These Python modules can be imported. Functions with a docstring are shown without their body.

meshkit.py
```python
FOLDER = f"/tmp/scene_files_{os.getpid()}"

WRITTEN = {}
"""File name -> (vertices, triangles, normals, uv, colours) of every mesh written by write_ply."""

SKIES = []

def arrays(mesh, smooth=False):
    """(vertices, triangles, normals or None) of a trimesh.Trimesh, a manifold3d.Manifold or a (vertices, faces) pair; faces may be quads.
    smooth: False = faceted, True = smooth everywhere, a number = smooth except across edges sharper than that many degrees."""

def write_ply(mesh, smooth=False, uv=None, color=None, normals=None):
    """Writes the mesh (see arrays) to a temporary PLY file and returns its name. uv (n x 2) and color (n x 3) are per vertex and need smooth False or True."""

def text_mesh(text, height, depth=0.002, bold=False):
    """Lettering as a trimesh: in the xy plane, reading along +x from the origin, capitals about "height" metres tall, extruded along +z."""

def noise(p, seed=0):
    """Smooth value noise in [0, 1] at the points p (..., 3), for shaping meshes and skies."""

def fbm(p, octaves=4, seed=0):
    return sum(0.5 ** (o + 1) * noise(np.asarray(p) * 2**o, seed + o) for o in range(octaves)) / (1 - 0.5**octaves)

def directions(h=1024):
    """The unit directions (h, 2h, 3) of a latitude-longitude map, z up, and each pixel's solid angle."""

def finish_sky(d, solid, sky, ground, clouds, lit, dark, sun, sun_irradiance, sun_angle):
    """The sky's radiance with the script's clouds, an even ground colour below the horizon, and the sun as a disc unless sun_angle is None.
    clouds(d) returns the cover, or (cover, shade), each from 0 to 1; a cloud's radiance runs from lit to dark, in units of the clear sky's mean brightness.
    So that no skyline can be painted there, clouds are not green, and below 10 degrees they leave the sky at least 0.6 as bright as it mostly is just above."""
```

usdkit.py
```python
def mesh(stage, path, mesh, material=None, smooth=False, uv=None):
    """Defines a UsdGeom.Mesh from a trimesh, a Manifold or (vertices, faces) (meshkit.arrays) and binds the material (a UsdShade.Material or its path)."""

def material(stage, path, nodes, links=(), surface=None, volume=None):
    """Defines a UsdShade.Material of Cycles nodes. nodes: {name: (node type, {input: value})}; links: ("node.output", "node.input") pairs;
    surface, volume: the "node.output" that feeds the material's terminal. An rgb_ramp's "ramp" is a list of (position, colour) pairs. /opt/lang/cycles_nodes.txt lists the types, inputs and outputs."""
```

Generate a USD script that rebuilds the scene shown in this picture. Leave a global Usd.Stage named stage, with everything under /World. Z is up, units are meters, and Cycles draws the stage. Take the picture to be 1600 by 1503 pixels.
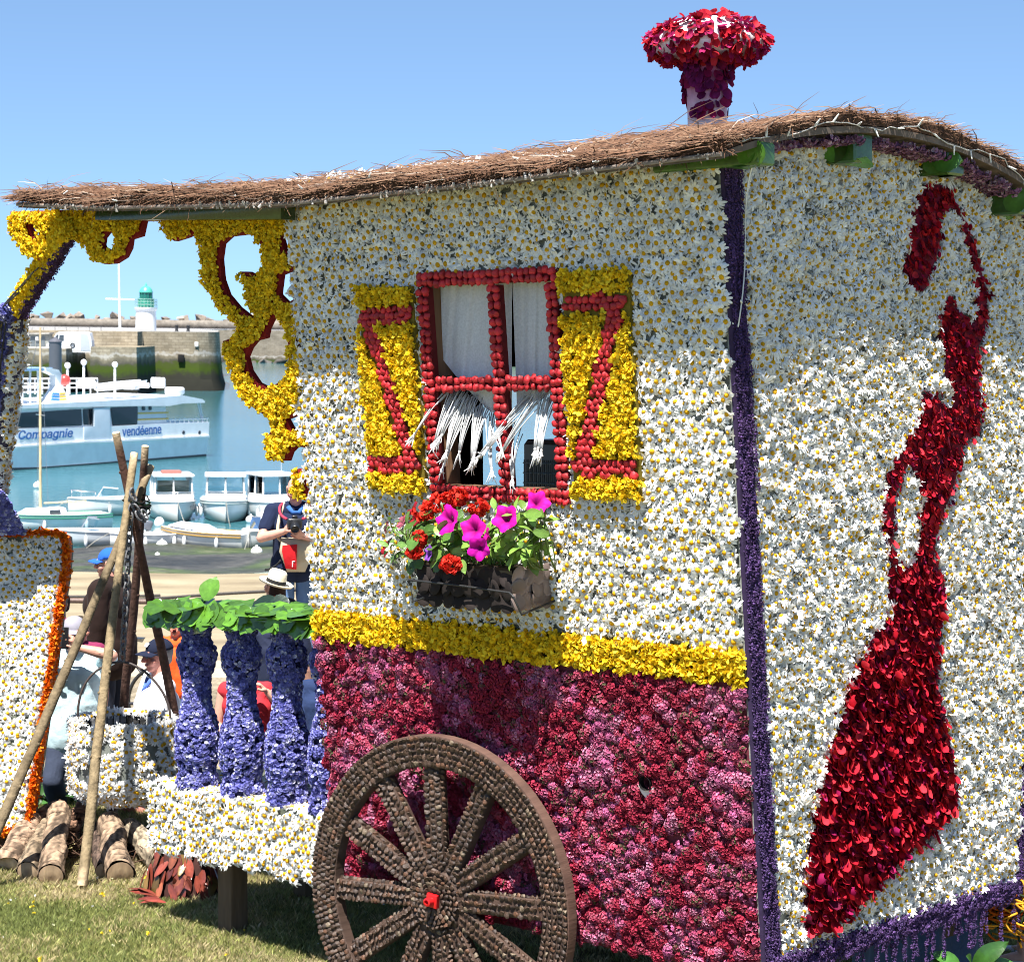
import math, random
import numpy as np, trimesh, usdkit, meshkit
import manifold3d as m3
from scipy.spatial.transform import Rotation as Rot
from scipy.interpolate import CubicSpline
from shapely.geometry import Polygon, Point, LineString, box as sbox
from shapely.ops import unary_union
import shapely
from pxr import Usd, UsdGeom, UsdLux, UsdShade, Gf, Sdf, Vt

stage = Usd.Stage.CreateInMemory()
UsdGeom.SetStageUpAxis(stage, 'Z'); UsdGeom.SetStageMetersPerUnit(stage, 1.0)
UsdGeom.Xform.Define(stage, '/World'); UsdGeom.Scope.Define(stage, '/World/Looks')
rng = np.random.default_rng(7); random.seed(7)
A = np.array

# ------------------------------------------------------------------ camera, sky, sun, exposure
CAMZ = 3.6
FPX = 3530.77                                     # focal length in photograph pixels (1600 wide)
C2W = A([[0.9999, 0.01406, 0.0], [0.00098, -0.06982, 0.99756], [0.01403, -0.99746, -0.06982]])
cam = UsdGeom.Camera.Define(stage, '/World/camera')
_r, _u, _b = C2W @ A([1., 0, 0]), C2W @ A([0, -1., 0]), C2W @ A([0, 0, -1.])
cam.AddTransformOp().Set(Gf.Matrix4d(*_r, 0, *_u, 0, *_b, 0, 0, 0, CAMZ, 1))
cam.CreateHorizontalApertureAttr(36.0); cam.CreateFocalLengthAttr(FPX / 1600 * 36.0)
cam.CreateFStopAttr(11.0); cam.CreateFocusDistanceAttr(11.2)
cam.CreateClippingRangeAttr(Gf.Vec2f(0.1, 20000.0))
cam.CreateExposureAttr(1.45)

# the caravan's own frame: x along its side towards the near corner, y along its end wall, z up (leaning slightly on the lawn)
WM = A([[0.73967, 0.67278, -0.01613], [-0.67229, 0.73979, 0.02722], [0.03025, -0.00929, 0.9995]])
WT = A([1.1895, 10.2313, -3.007 + CAMZ])
SUNW = WM @ A([0.5, -1.0, 2.25]); SUNW /= np.linalg.norm(SUNW)
SKY_K = 0.078
usdkit.material(stage, '/World/Looks/sky_look', {
    'tc': ('texture_coordinate', {}), 'lift': ('vector_math', {'math_type': 'multiply_add', 'vector2': (1.0, 1.0, 0.95), 'vector3': (0.0, 0.0, 0.11)}),   # clear sea air: the blue runs down to the horizon
    'sky': ('sky_texture', {'sky_type': 'single_scattering', 'sun_disc': False, 'sun_elevation': float(math.asin(SUNW[2])), 'sun_rotation': float(math.atan2(SUNW[0], SUNW[1])),
                            'air_density': 0.6, 'aerosol_density': 0.1, 'ozone_density': 1.5}),
    'air': ('vector_math', {'math_type': 'multiply', 'vector2': (1.0, 1.08, 1.06)}),
    'bg': ('background_shader', {'strength': SKY_K})}, [('tc.generated', 'lift.vector1'), ('lift.vector', 'sky.vector'), ('sky.color', 'air.vector1'), ('air.vector', 'bg.color')], surface='bg.background')
dome = UsdLux.DomeLight.Define(stage, '/World/sky')
UsdShade.MaterialBindingAPI.Apply(dome.GetPrim()).Bind(UsdShade.Material.Get(stage, '/World/Looks/sky_look'))
sun = UsdLux.DistantLight.Define(stage, '/World/sun')
sun.CreateIntensityAttr(1.25); sun.CreateAngleAttr(0.53); sun.CreateNormalizeAttr(True); sun.CreateColorAttr(Gf.Vec3f(1.0, 0.97, 0.925))
_x = np.cross([0, 0, 1.], SUNW); _x /= np.linalg.norm(_x); _y = np.cross(SUNW, _x)
sun.AddTransformOp().Set(Gf.Matrix4d(*_x, 0, *_y, 0, *SUNW, 0, 0, 0, 0, 1))
dome.GetPrim().SetCustomDataByKey('kind', 'structure')

# ------------------------------------------------------------------ from photograph pixels to places
def ray(x, y): return C2W @ A([(x - 800) / FPX, (y - 751.5) / FPX, 1.0])
CAM = A([0, 0, CAMZ])
def atY(x, y, Y):
    d = ray(x, y); return CAM + d * (Y / d[1])
def onz(x, y, z):
    d = ray(x, y); return CAM + d * ((z - CAMZ) / d[2])
def onplane(x, y, p, n):
    d = ray(x, y); n = A(n, float); return CAM + d * (n @ (A(p) - CAM) / (n @ d))
def to_w(p): return WM.T @ (A(p, float) - WT)
def w2(p): return WM @ A(p, float) + WT
def wplane(x, y, n, d):                            # the point of the caravan's plane n.q = d, in its own frame
    o, r, n = to_w(CAM), WM.T @ ray(x, y), A(n, float)
    return o + r * ((d - n @ o) / (n @ r))
LA = 0.0905                                        # the long walls lean outwards
WL, WW = 2.8465, 2.2958
def sidepx(x, y, off=0.0): q = wplane(x, y, [0, 1, LA], -off); return (q[0], q[2])
def endpx(x, y, off=0.0): q = wplane(x, y, [1, 0, 0], off); return (q[1], q[2])

# ------------------------------------------------------------------ materials
def mat(name, rough=0.6, noise=0.25, nscale=30.0, bump=0.0, bscale=80.0, trans=0.0, spec=0.4, metal=0.0, sheen=0.0, rand=0.12, stretch=None, detail=4.0, dist=0.01):
    N = {'tint': ('attribute', {'attribute': 'tint'}),
         'tc': ('texture_coordinate', {}), 'mp': ('mapping', {'scale': stretch or (1, 1, 1)}),
         'no': ('noise_texture', {'scale': nscale, 'detail': detail, 'roughness': 0.6}),
         'nr': ('map_range', {'from_min': 0.25, 'from_max': 0.75, 'to_min': 1 - noise, 'to_max': 1 + noise}),
         'oi': ('object_info', {}), 'orr': ('map_range', {'to_min': 1 - rand, 'to_max': 1 + rand}),
         'mul': ('math', {'math_type': 'multiply'}), 'vm': ('vector_math', {'math_type': 'scale'}),
         'p': ('principled_bsdf', {'roughness': rough, 'specular_ior_level': spec, 'metallic': metal, 'sheen_weight': sheen})}
    Lk = [('tc.object', 'mp.vector'), ('mp.vector', 'no.vector'), ('no.fac', 'nr.value'), ('oi.random', 'orr.value'), ('nr.result', 'mul.value1'), ('orr.result', 'mul.value2'),
          ('tint.color', 'vm.vector1'), ('mul.value', 'vm.scale'), ('vm.vector', 'p.base_color')]
    if bump:
        N['bn'] = ('noise_texture', {'scale': bscale, 'detail': 5.0, 'roughness': 0.6}); N['b'] = ('bump', {'strength': bump, 'distance': dist})
        Lk += [('mp.vector', 'bn.vector'), ('bn.fac', 'b.height'), ('b.normal', 'p.normal')]
    s = 'p.BSDF'
    if trans:
        N['t'] = ('translucent_bsdf', {}); N['mx'] = ('mix_closure', {'fac': trans})
        Lk += [('vm.vector', 't.color'), ('p.BSDF', 'mx.closure1'), ('t.BSDF', 'mx.closure2')]; s = 'mx.closure'
    return usdkit.material(stage, '/World/Looks/' + name, N, Lk, surface=s)

M = dict(
    petal=mat('petal', 0.68, 0.12, 60, trans=0.25, spec=0.14, rand=0.13),
    floret=mat('floret', 0.7, 0.2, 60, trans=0.15, spec=0.2, rand=0.28),
    bead=mat('bead', 0.5, 0.35, 160, bump=0.5, bscale=220, spec=0.35, rand=0.3, dist=0.004),
    leaf=mat('leaf', 0.38, 0.3, 25, bump=0.25, bscale=60, trans=0.22, spec=0.5, rand=0.25),
    gloss_leaf=mat('gloss_leaf', 0.25, 0.35, 20, bump=0.15, bscale=50, spec=0.6, rand=0.35),
    matte=mat('matte', 0.85, 0.2, 20, bump=0.2, bscale=60, spec=0.2, rand=0.06),
    wood=mat('wood', 0.75, 0.4, 14, bump=0.5, bscale=40, spec=0.25, rand=0.15, stretch=(1, 1, 0.15)),
    bark=mat('bark', 0.85, 0.5, 22, bump=0.9, bscale=45, spec=0.2, rand=0.2),
    scale=mat('scale', 0.5, 0.45, 60, bump=0.4, bscale=150, spec=0.4, rand=0.1),
    twig=mat('twig', 0.8, 0.3, 20, spec=0.15, rand=0.2),
    cloth=mat('cloth', 0.85, 0.08, 12, bump=0.35, bscale=14, spec=0.12, sheen=0.02, rand=0.0, dist=0.02),
    skin=mat('skin', 0.5, 0.10, 30, bump=0.1, bscale=200, spec=0.35, rand=0.0),
    paint=mat('paint', 0.3, 0.06, 3, spec=0.5, rand=0.0),
    gelcoat=mat('gelcoat', 0.25, 0.10, 1.2, spec=0.5, rand=0.05),
    metal=mat('metal', 0.4, 0.2, 40, spec=0.5, metal=0.9, rand=0.0),
    iron=mat('iron', 0.55, 0.3, 50, bump=0.3, bscale=120, spec=0.5, rand=0.0),
    plastic=mat('plastic', 0.35, 0.05, 20, spec=0.5, rand=0.0),
    lace=mat('lace', 0.9, 0.14, 90, trans=0.35, spec=0.1, rand=0.0),
    stone=mat('stone', 0.9, 0.45, 0.9, bump=0.6, bscale=3.0, spec=0.2, rand=0.05, detail=8, dist=0.1),
    rock=mat('rock', 0.9, 0.5, 0.6, bump=0.6, bscale=3.0, spec=0.2, rand=0.15, detail=8, dist=0.2),
    dark_glass=mat('dark_glass', 0.06, 0.1, 2, spec=0.6, rand=0.0),
)
def srgb(h, k=1.0):
    h = h.lstrip('#'); v = A([int(h[i:i + 2], 16) / 255 for i in (0, 2, 4)])
    return tuple(np.where(v <= 0.04045, v / 12.92, ((v + 0.055) / 1.055) ** 2.4) * k)

# ------------------------------------------------------------------ mesh builder
class MB:
    def __init__(s): s.v, s.f, s.c, s.n = [], [], [], 0
    def add(s, v, f, col, T=None):
        v = A(v, float).reshape(-1, 3)
        if T is not None: v = v @ T[:3, :3].T + T[:3, 3]
        f = A(f, int)
        if f.ndim == 2 and f.shape[1] == 4: f = np.vstack([f[:, [0, 1, 2]], f[:, [0, 2, 3]]])
        s.v.append(v); s.f.append(f + s.n); s.n += len(v)
        c = np.broadcast_to(A(col, float), (len(v), 3)); s.c.append(c); return s
    def tm(s, m, col, T=None):
        if hasattr(m, 'to_mesh'): q = m.to_mesh(); return s.add(q.vert_properties[:, :3], q.tri_verts, col, T)
        return s.add(m.vertices, m.faces, col, T)
    def mb(s, o, T=None):
        for v, f, c in [o.get()]: s.add(v, f, c, T)
        return s
    def box(s, c, sz, col, R=None, bev=0.0):
        sz = A(sz, float); h = sz / 2
        if bev:
            b = min(bev, h.min() * 0.45)
            pts = []
            for sx in (-1, 1):
                for sy in (-1, 1):
                    for sz_ in (-1, 1):
                        q = h * A([sx, sy, sz_])
                        for k in range(3):
                            w = q.copy()
                            for j in range(3):
                                if j != k: w[j] -= b * (sx, sy, sz_)[j]
                            pts.append(w)
            m = trimesh.convex.convex_hull(A(pts)); v, f = m.vertices, m.faces
        else:
            m = trimesh.creation.box(sz); v, f = m.vertices, m.faces
        if R is not None: v = v @ A(R).T
        return s.add(v + A(c, float), f, col)
    def bar(s, a, b, w, h, col, up=(0, 0, 1), bev=0.0):
        a, b = A(a, float), A(b, float); d = b - a; l = np.linalg.norm(d); d /= l
        x = np.cross(d, up); 
        if np.linalg.norm(x) < 1e-6: x = np.cross(d, [1, 0, 0])
        x /= np.linalg.norm(x); z = np.cross(x, d)
        return s.box((a + b) / 2, (w, l, h), col, R=np.stack([x, d, z], 1), bev=bev)
    def tube(s, pts, r, col, sides=6, cap=True, cols=None):
        p = A(pts, float); n = len(p); r = np.broadcast_to(r, (n,)).astype(float)
        t = np.gradient(p, axis=0); t /= np.linalg.norm(t, axis=1, keepdims=True) + 1e-12
        ref = A([0, 0, 1.]) if abs(t[:, 2]).mean() < 0.85 else A([1., 0, 0])
        a = np.cross(t, ref); a /= np.linalg.norm(a, axis=1, keepdims=True) + 1e-12; b = np.cross(t, a)
        an = np.arange(sides) * 2 * np.pi / sides
        v = p[:, None] + r[:, None, None] * (np.cos(an)[None, :, None] * a[:, None] + np.sin(an)[None, :, None] * b[:, None])
        f = []
        for i in range(n - 1):
            for j in range(sides):
                k = (j + 1) % sides; f += [(i * sides + j, i * sides + k, (i + 1) * sides + k), (i * sides + j, (i + 1) * sides + k, (i + 1) * sides + j)]
        vv = v.reshape(-1, 3)
        if cap:
            vv = np.vstack([vv, p[:1], p[-1:]]); m = n * sides
            for j in range(sides):
                k = (j + 1) % sides; f += [(m, k, j), (m + 1, (n - 1) * sides + j, (n - 1) * sides + k)]
        c = col
        if cols is not None:
            c = np.repeat(A(cols, float), sides, 0); c = np.vstack([c, c[:1], c[-1:]]) if cap else c
        return s.add(vv, f, c)
    def lathe(s, prof, col, seg=24, T=None, cols=None):
        p = A(prof, float); n = len(p); an = np.arange(seg) * 2 * np.pi / seg
        v = np.stack([p[:, None, 0] * np.cos(an), p[:, None, 0] * np.sin(an), np.broadcast_to(p[:, None, 1], (n, seg))], -1).reshape(-1, 3)
        f = [(i * seg + j, i * seg + (j + 1) % seg, (i + 1) * seg + (j + 1) % seg, (i + 1) * seg + j) for i in range(n - 1) for j in range(seg)]
        c = col if cols is None else np.repeat(A(cols, float), seg, 0)
        return s.add(v, f, c, T)
    def ball(s, c, r, col, sub=2, R=None):
        m = trimesh.creation.icosphere(sub); v = m.vertices * A(r)
        if R is not None: v = v @ A(R).T
        return s.add(v + A(c, float), m.faces, col)
    def prism(s, poly, h, col, fn):
        """A shapely polygon extruded from 0 to h; fn maps (x, y, depth) rows to places."""
        for g in getattr(poly, 'geoms', [poly]):
            if g.area < 1e-9: continue
            m = trimesh.creation.extrude_polygon(g, h, engine='earcut'); s.add(fn(m.vertices), m.faces, col)
        return s
    def hull(s, pts, col):
        m = trimesh.convex.convex_hull(A(pts, float)); return s.add(m.vertices, m.faces, col)
    def get(s): return np.vstack(s.v), np.vstack(s.f), np.vstack(s.c)

_used = {}
def uname(parent, name):
    k = (parent, name); n = _used.get(k, 0); _used[k] = n + 1
    return f'{parent}/{name}' if n == 0 else f'{parent}/{name}_{n:03d}'
def put_mesh(path, mb, m, smooth=40, xf=None):
    v, f, c = mb.get() if isinstance(mb, MB) else mb
    n = None
    if smooth:
        t = trimesh.Trimesh(v, f, process=False)
        if smooth is not True:
            fn = t.face_normals; vc = f.ravel()                      # split every corner, average normals over faces that meet softly
            vn = np.zeros_like(v); fa = t.area_faces[:, None] * fn
            for k in range(3): np.add.at(vn, f[:, k], fa)
            vn /= np.linalg.norm(vn, axis=1, keepdims=True) + 1e-12
            hard = (np.einsum('ij,ikj->ik', fn, vn[f]) < math.cos(math.radians(smooth)))
            if hard.any():
                nv = v[vc]; nn = np.where(hard[..., None], fn[:, None, :], vn[f]).reshape(-1, 3); c = c[vc]; v = nv; f = np.arange(len(vc)).reshape(-1, 3); n = nn
            else: n = vn
        else:
            n = np.array(t.vertex_normals)
    g = UsdGeom.Mesh.Define(stage, path)
    g.CreatePointsAttr(Vt.Vec3fArray.FromNumpy(np.ascontiguousarray(v, np.float32)))
    g.CreateFaceVertexCountsAttr(Vt.IntArray.FromNumpy(np.full(len(f), 3, np.int32)))
    g.CreateFaceVertexIndicesAttr(Vt.IntArray.FromNumpy(np.ascontiguousarray(f, np.int32).ravel()))
    g.CreateSubdivisionSchemeAttr('none')
    if n is not None:
        g.CreateNormalsAttr(Vt.Vec3fArray.FromNumpy(np.ascontiguousarray(n, np.float32))); g.SetNormalsInterpolation('vertex')
    UsdGeom.PrimvarsAPI(g).CreatePrimvar('tint', Sdf.ValueTypeNames.Color3fArray, 'vertex').Set(Vt.Vec3fArray.FromNumpy(np.ascontiguousarray(c, np.float32)))
    UsdShade.MaterialBindingAPI.Apply(g.GetPrim()).Bind(M[m] if isinstance(m, str) else m)
    if xf is not None: g.AddTransformOp().Set(gm(xf))
    return g.GetPrim()
def gm(T): return Gf.Matrix4d(*[float(x) for x in A(T).T.ravel()])
def T4(R=None, t=(0, 0, 0), s=1.0):
    T = np.eye(4); T[:3, :3] = (np.eye(3) if R is None else A(R)) * s; T[:3, 3] = t; return T
def rz(d): return Rot.from_euler('z', d, degrees=True).as_matrix()
def keys(p, label=None, cat=None, group=None, kind=None):
    for k, x in (('label', label), ('category', cat), ('group', group), ('kind', kind)):
        if x: p.SetCustomDataByKey(k, x)
    return p
def thing(name, label, cat, T=None, group=None):
    x = UsdGeom.Xform.Define(stage, uname('/World', name))
    if T is not None: x.AddTransformOp().Set(gm(T))
    keys(x.GetPrim(), label, cat, group); return str(x.GetPath())
def part(parent, name, mb, m, smooth=40, label=None, kind=None, xf=None):
    p = put_mesh(uname(parent, name), mb, m, smooth, xf); keys(p, label, None, None, kind); return str(p.GetPath())
def solo(name, mb, m, label, cat, group=None, smooth=40, xf=None):
    return keys(put_mesh(uname('/World', name), mb, m, smooth, xf), label, cat, group)
def struct(name, mb, m, smooth=40, kind='structure'): return keys(put_mesh(uname('/World', name), mb, m, smooth), None, None, None, kind)
def frames(nrm, tilt, spin=None, up=None, r=rng):
    """Rotations whose z follows nrm, tilted at random by about tilt (radians) and spun."""
    k = len(nrm); z = nrm + r.normal(0, tilt, (k, 3)); z /= np.linalg.norm(z, axis=1, keepdims=True)
    ref = np.broadcast_to(A(up if up is not None else [0.13, 0.31, 0.94]), (k, 3))
    x = np.cross(ref, z); x /= np.linalg.norm(x, axis=1, keepdims=True) + 1e-9; y = np.cross(z, x)
    a = r.uniform(0, 2 * np.pi, k) if spin is None else r.normal(0, spin, k)
    c, s_ = np.cos(a)[:, None], np.sin(a)[:, None]
    return np.stack([x * c + y * s_, -x * s_ + y * c, z], 2)
def scatter(parent, name, protos, m, pos, R, sc, idx=None, top=None, kind='stuff'):
    """Many small pieces joined into one part (or, with top = (label, category), one top-level object)."""
    path = uname(parent, name); pi = UsdGeom.PointInstancer.Define(stage, path); rel = pi.CreatePrototypesRel()
    for i, mb in enumerate(protos):
        put_mesh(f'{path}/piece_{i:03d}', mb, m, 50); rel.AddTarget(f'{path}/piece_{i:03d}')
    k = len(pos)
    if idx is None: idx = rng.integers(0, len(protos), k)
    q = Rot.from_matrix(R).as_quat().astype(float)
    pi.CreatePositionsAttr(Vt.Vec3fArray.FromNumpy(np.ascontiguousarray(pos, np.float32)))
    pi.CreateOrientationsAttr(Vt.QuathArray([Gf.Quath(w, x, y, z) for x, y, z, w in q.tolist()]))
    s3 = np.broadcast_to(A(sc, float).reshape(k, -1) if np.ndim(sc) else np.full((k, 1), sc), (k, 3))
    pi.CreateScalesAttr(Vt.Vec3fArray.FromNumpy(np.ascontiguousarray(s3, np.float32)))
    pi.CreateProtoIndicesAttr(Vt.IntArray.FromNumpy(np.ascontiguousarray(idx, np.int32)))
    keys(pi.GetPrim(), *(top or (None, None)), None, kind); return path
def pieces(parent, name, protos, m, pos, R, sc, idx):
    """The same, each piece a part of its own."""
    for k in range(len(pos)):
        put_mesh(uname(parent, name), protos[idx[k]], m, 50, T4(R[k], pos[k], float(sc[k]) if np.ndim(sc) else sc))
def fill(poly, step, jit=0.3, r=rng):
    """Points of a jittered hexagonal grid inside a polygon."""
    x0, y0, x1, y1 = poly.bounds; ys = np.arange(y0, y1 + step, step * 0.866); out = []
    for i, y in enumerate(ys):
        xs = np.arange(x0 - step, x1 + step, step) + (step / 2 if i % 2 else 0)
        out.append(np.stack([xs, np.full_like(xs, y)], 1))
    p = np.vstack(out); p = p + r.normal(0, jit * step, p.shape)
    return p[shapely.contains_xy(poly, p[:, 0], p[:, 1])]
def spline(pts, n, closed=False):
    p = A(pts, float); d = np.r_[0, np.cumsum(np.linalg.norm(np.diff(p, axis=0), axis=1))]
    return CubicSpline(d, p)(np.linspace(0, d[-1], n))
# ------------------------------------------------------------------ special materials
M['grass_ground'] = usdkit.material(stage, '/World/Looks/grass_ground', {
    'g': ('geometry', {}), 'n1': ('noise_texture', {'scale': 1.6, 'detail': 6.0}), 'n2': ('noise_texture', {'scale': 45.0, 'detail': 5.0}),
    'r1': ('rgb_ramp', {'ramp': [(0.3, (0.10, 0.12, 0.035)), (0.5, (0.16, 0.15, 0.06)), (0.72, (0.27, 0.21, 0.11))]}),
    'mx': ('mix', {'mix_type': 'multiply', 'fac': 0.7}), 'r2': ('rgb_ramp', {'ramp': [(0.3, (0.45, 0.45, 0.45)), (0.7, (1.2, 1.2, 1.2))]}),
    'b': ('bump', {'strength': 0.8, 'distance': 0.03}), 'p': ('principled_bsdf', {'roughness': 0.95, 'specular_ior_level': 0.1})},
    [('g.position', 'n1.vector'), ('g.position', 'n2.vector'), ('n1.fac', 'r1.fac'), ('n2.fac', 'r2.fac'), ('r1.color', 'mx.color1'), ('r2.color', 'mx.color2'), ('mx.color', 'p.base_color'), ('n2.fac', 'b.height'), ('b.normal', 'p.normal')], surface='p.BSDF')
M['paving'] = usdkit.material(stage, '/World/Looks/paving', {
    'g': ('geometry', {}), 'n1': ('noise_texture', {'scale': 0.35, 'detail': 8.0}), 'n2': ('noise_texture', {'scale': 30.0, 'detail': 4.0}),
    'r1': ('rgb_ramp', {'ramp': [(0.3, (0.19, 0.15, 0.095)), (0.5, (0.27, 0.22, 0.14)), (0.7, (0.34, 0.285, 0.19))]}),
    'mx': ('mix', {'mix_type': 'multiply', 'fac': 0.5}), 'r2': ('rgb_ramp', {'ramp': [(0.3, (0.6, 0.6, 0.6)), (0.7, (1.1, 1.1, 1.1))]}),
    'b': ('bump', {'strength': 0.4, 'distance': 0.02}), 'p': ('principled_bsdf', {'roughness': 0.9, 'specular_ior_level': 0.2})},
    [('g.position', 'n1.vector'), ('g.position', 'n2.vector'), ('n1.fac', 'r1.fac'), ('n2.fac', 'r2.fac'), ('r1.color', 'mx.color1'), ('r2.color', 'mx.color2'), ('mx.color', 'p.base_color'), ('n2.fac', 'b.height'), ('b.normal', 'p.normal')], surface='p.BSDF')
M['mud'] = usdkit.material(stage, '/World/Looks/mud', {
    'g': ('geometry', {}), 'n1': ('noise_texture', {'scale': 0.16, 'detail': 6.0, 'distortion': 0.6}), 'n2': ('noise_texture', {'scale': 2.2, 'detail': 6.0}),
    'r1': ('rgb_ramp', {'ramp': [(0.36, (0.03, 0.03, 0.026)), (0.47, (0.075, 0.07, 0.058)), (0.55, (0.05, 0.055, 0.035)), (0.64, (0.06, 0.085, 0.022)), (0.75, (0.17, 0.15, 0.11))]}),
    'mx': ('mix', {'mix_type': 'multiply', 'fac': 0.8}), 'r2': ('rgb_ramp', {'ramp': [(0.35, (0.4, 0.4, 0.4)), (0.65, (1.2, 1.2, 1.2))]}),
    'b': ('bump', {'strength': 0.8, 'distance': 0.2}), 'p': ('principled_bsdf', {'roughness': 0.55, 'specular_ior_level': 0.4})},
    [('g.position', 'n1.vector'), ('g.position', 'n2.vector'), ('n1.fac', 'r1.fac'), ('n2.fac', 'r2.fac'), ('r1.color', 'mx.color1'), ('r2.color', 'mx.color2'), ('mx.color', 'p.base_color'), ('n2.fac', 'b.height'), ('b.normal', 'p.normal')], surface='p.BSDF')
M['water'] = usdkit.material(stage, '/World/Looks/water_look', {
    'g': ('geometry', {}), 'mp': ('mapping', {'scale': (0.55, 1.0, 1.0)}), 'n1': ('noise_texture', {'scale': 0.9, 'detail': 5.0, 'roughness': 0.65}), 'n3': ('noise_texture', {'scale': 0.02, 'detail': 3.0}),
    'r': ('rgb_ramp', {'ramp': [(0.35, (0.032, 0.12, 0.14)), (0.65, (0.045, 0.16, 0.185))]}),
    'b': ('bump', {'strength': 0.30, 'distance': 0.16}), 'p': ('principled_bsdf', {'roughness': 0.05, 'specular_ior_level': 0.5, 'ior': 1.33})},
    [('g.position', 'mp.vector'), ('mp.vector', 'n1.vector'), ('g.position', 'n3.vector'), ('n3.fac', 'r.fac'), ('r.color', 'p.base_color'), ('n1.fac', 'b.height'), ('b.normal', 'p.normal')], surface='p.BSDF')
M['pane'] = usdkit.material(stage, '/World/Looks/pane', {
    't': ('transparent_bsdf', {'color': (0.75, 0.85, 0.87)}), 'g': ('glossy_bsdf', {'roughness': 0.03, 'color': (0.9, 0.95, 1)}), 'f': ('fresnel', {'IOR': 1.5}), 'm': ('mix_closure', {})},
    [('f.fac', 'm.fac'), ('t.BSDF', 'm.closure1'), ('g.BSDF', 'm.closure2')], surface='m.closure')
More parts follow.
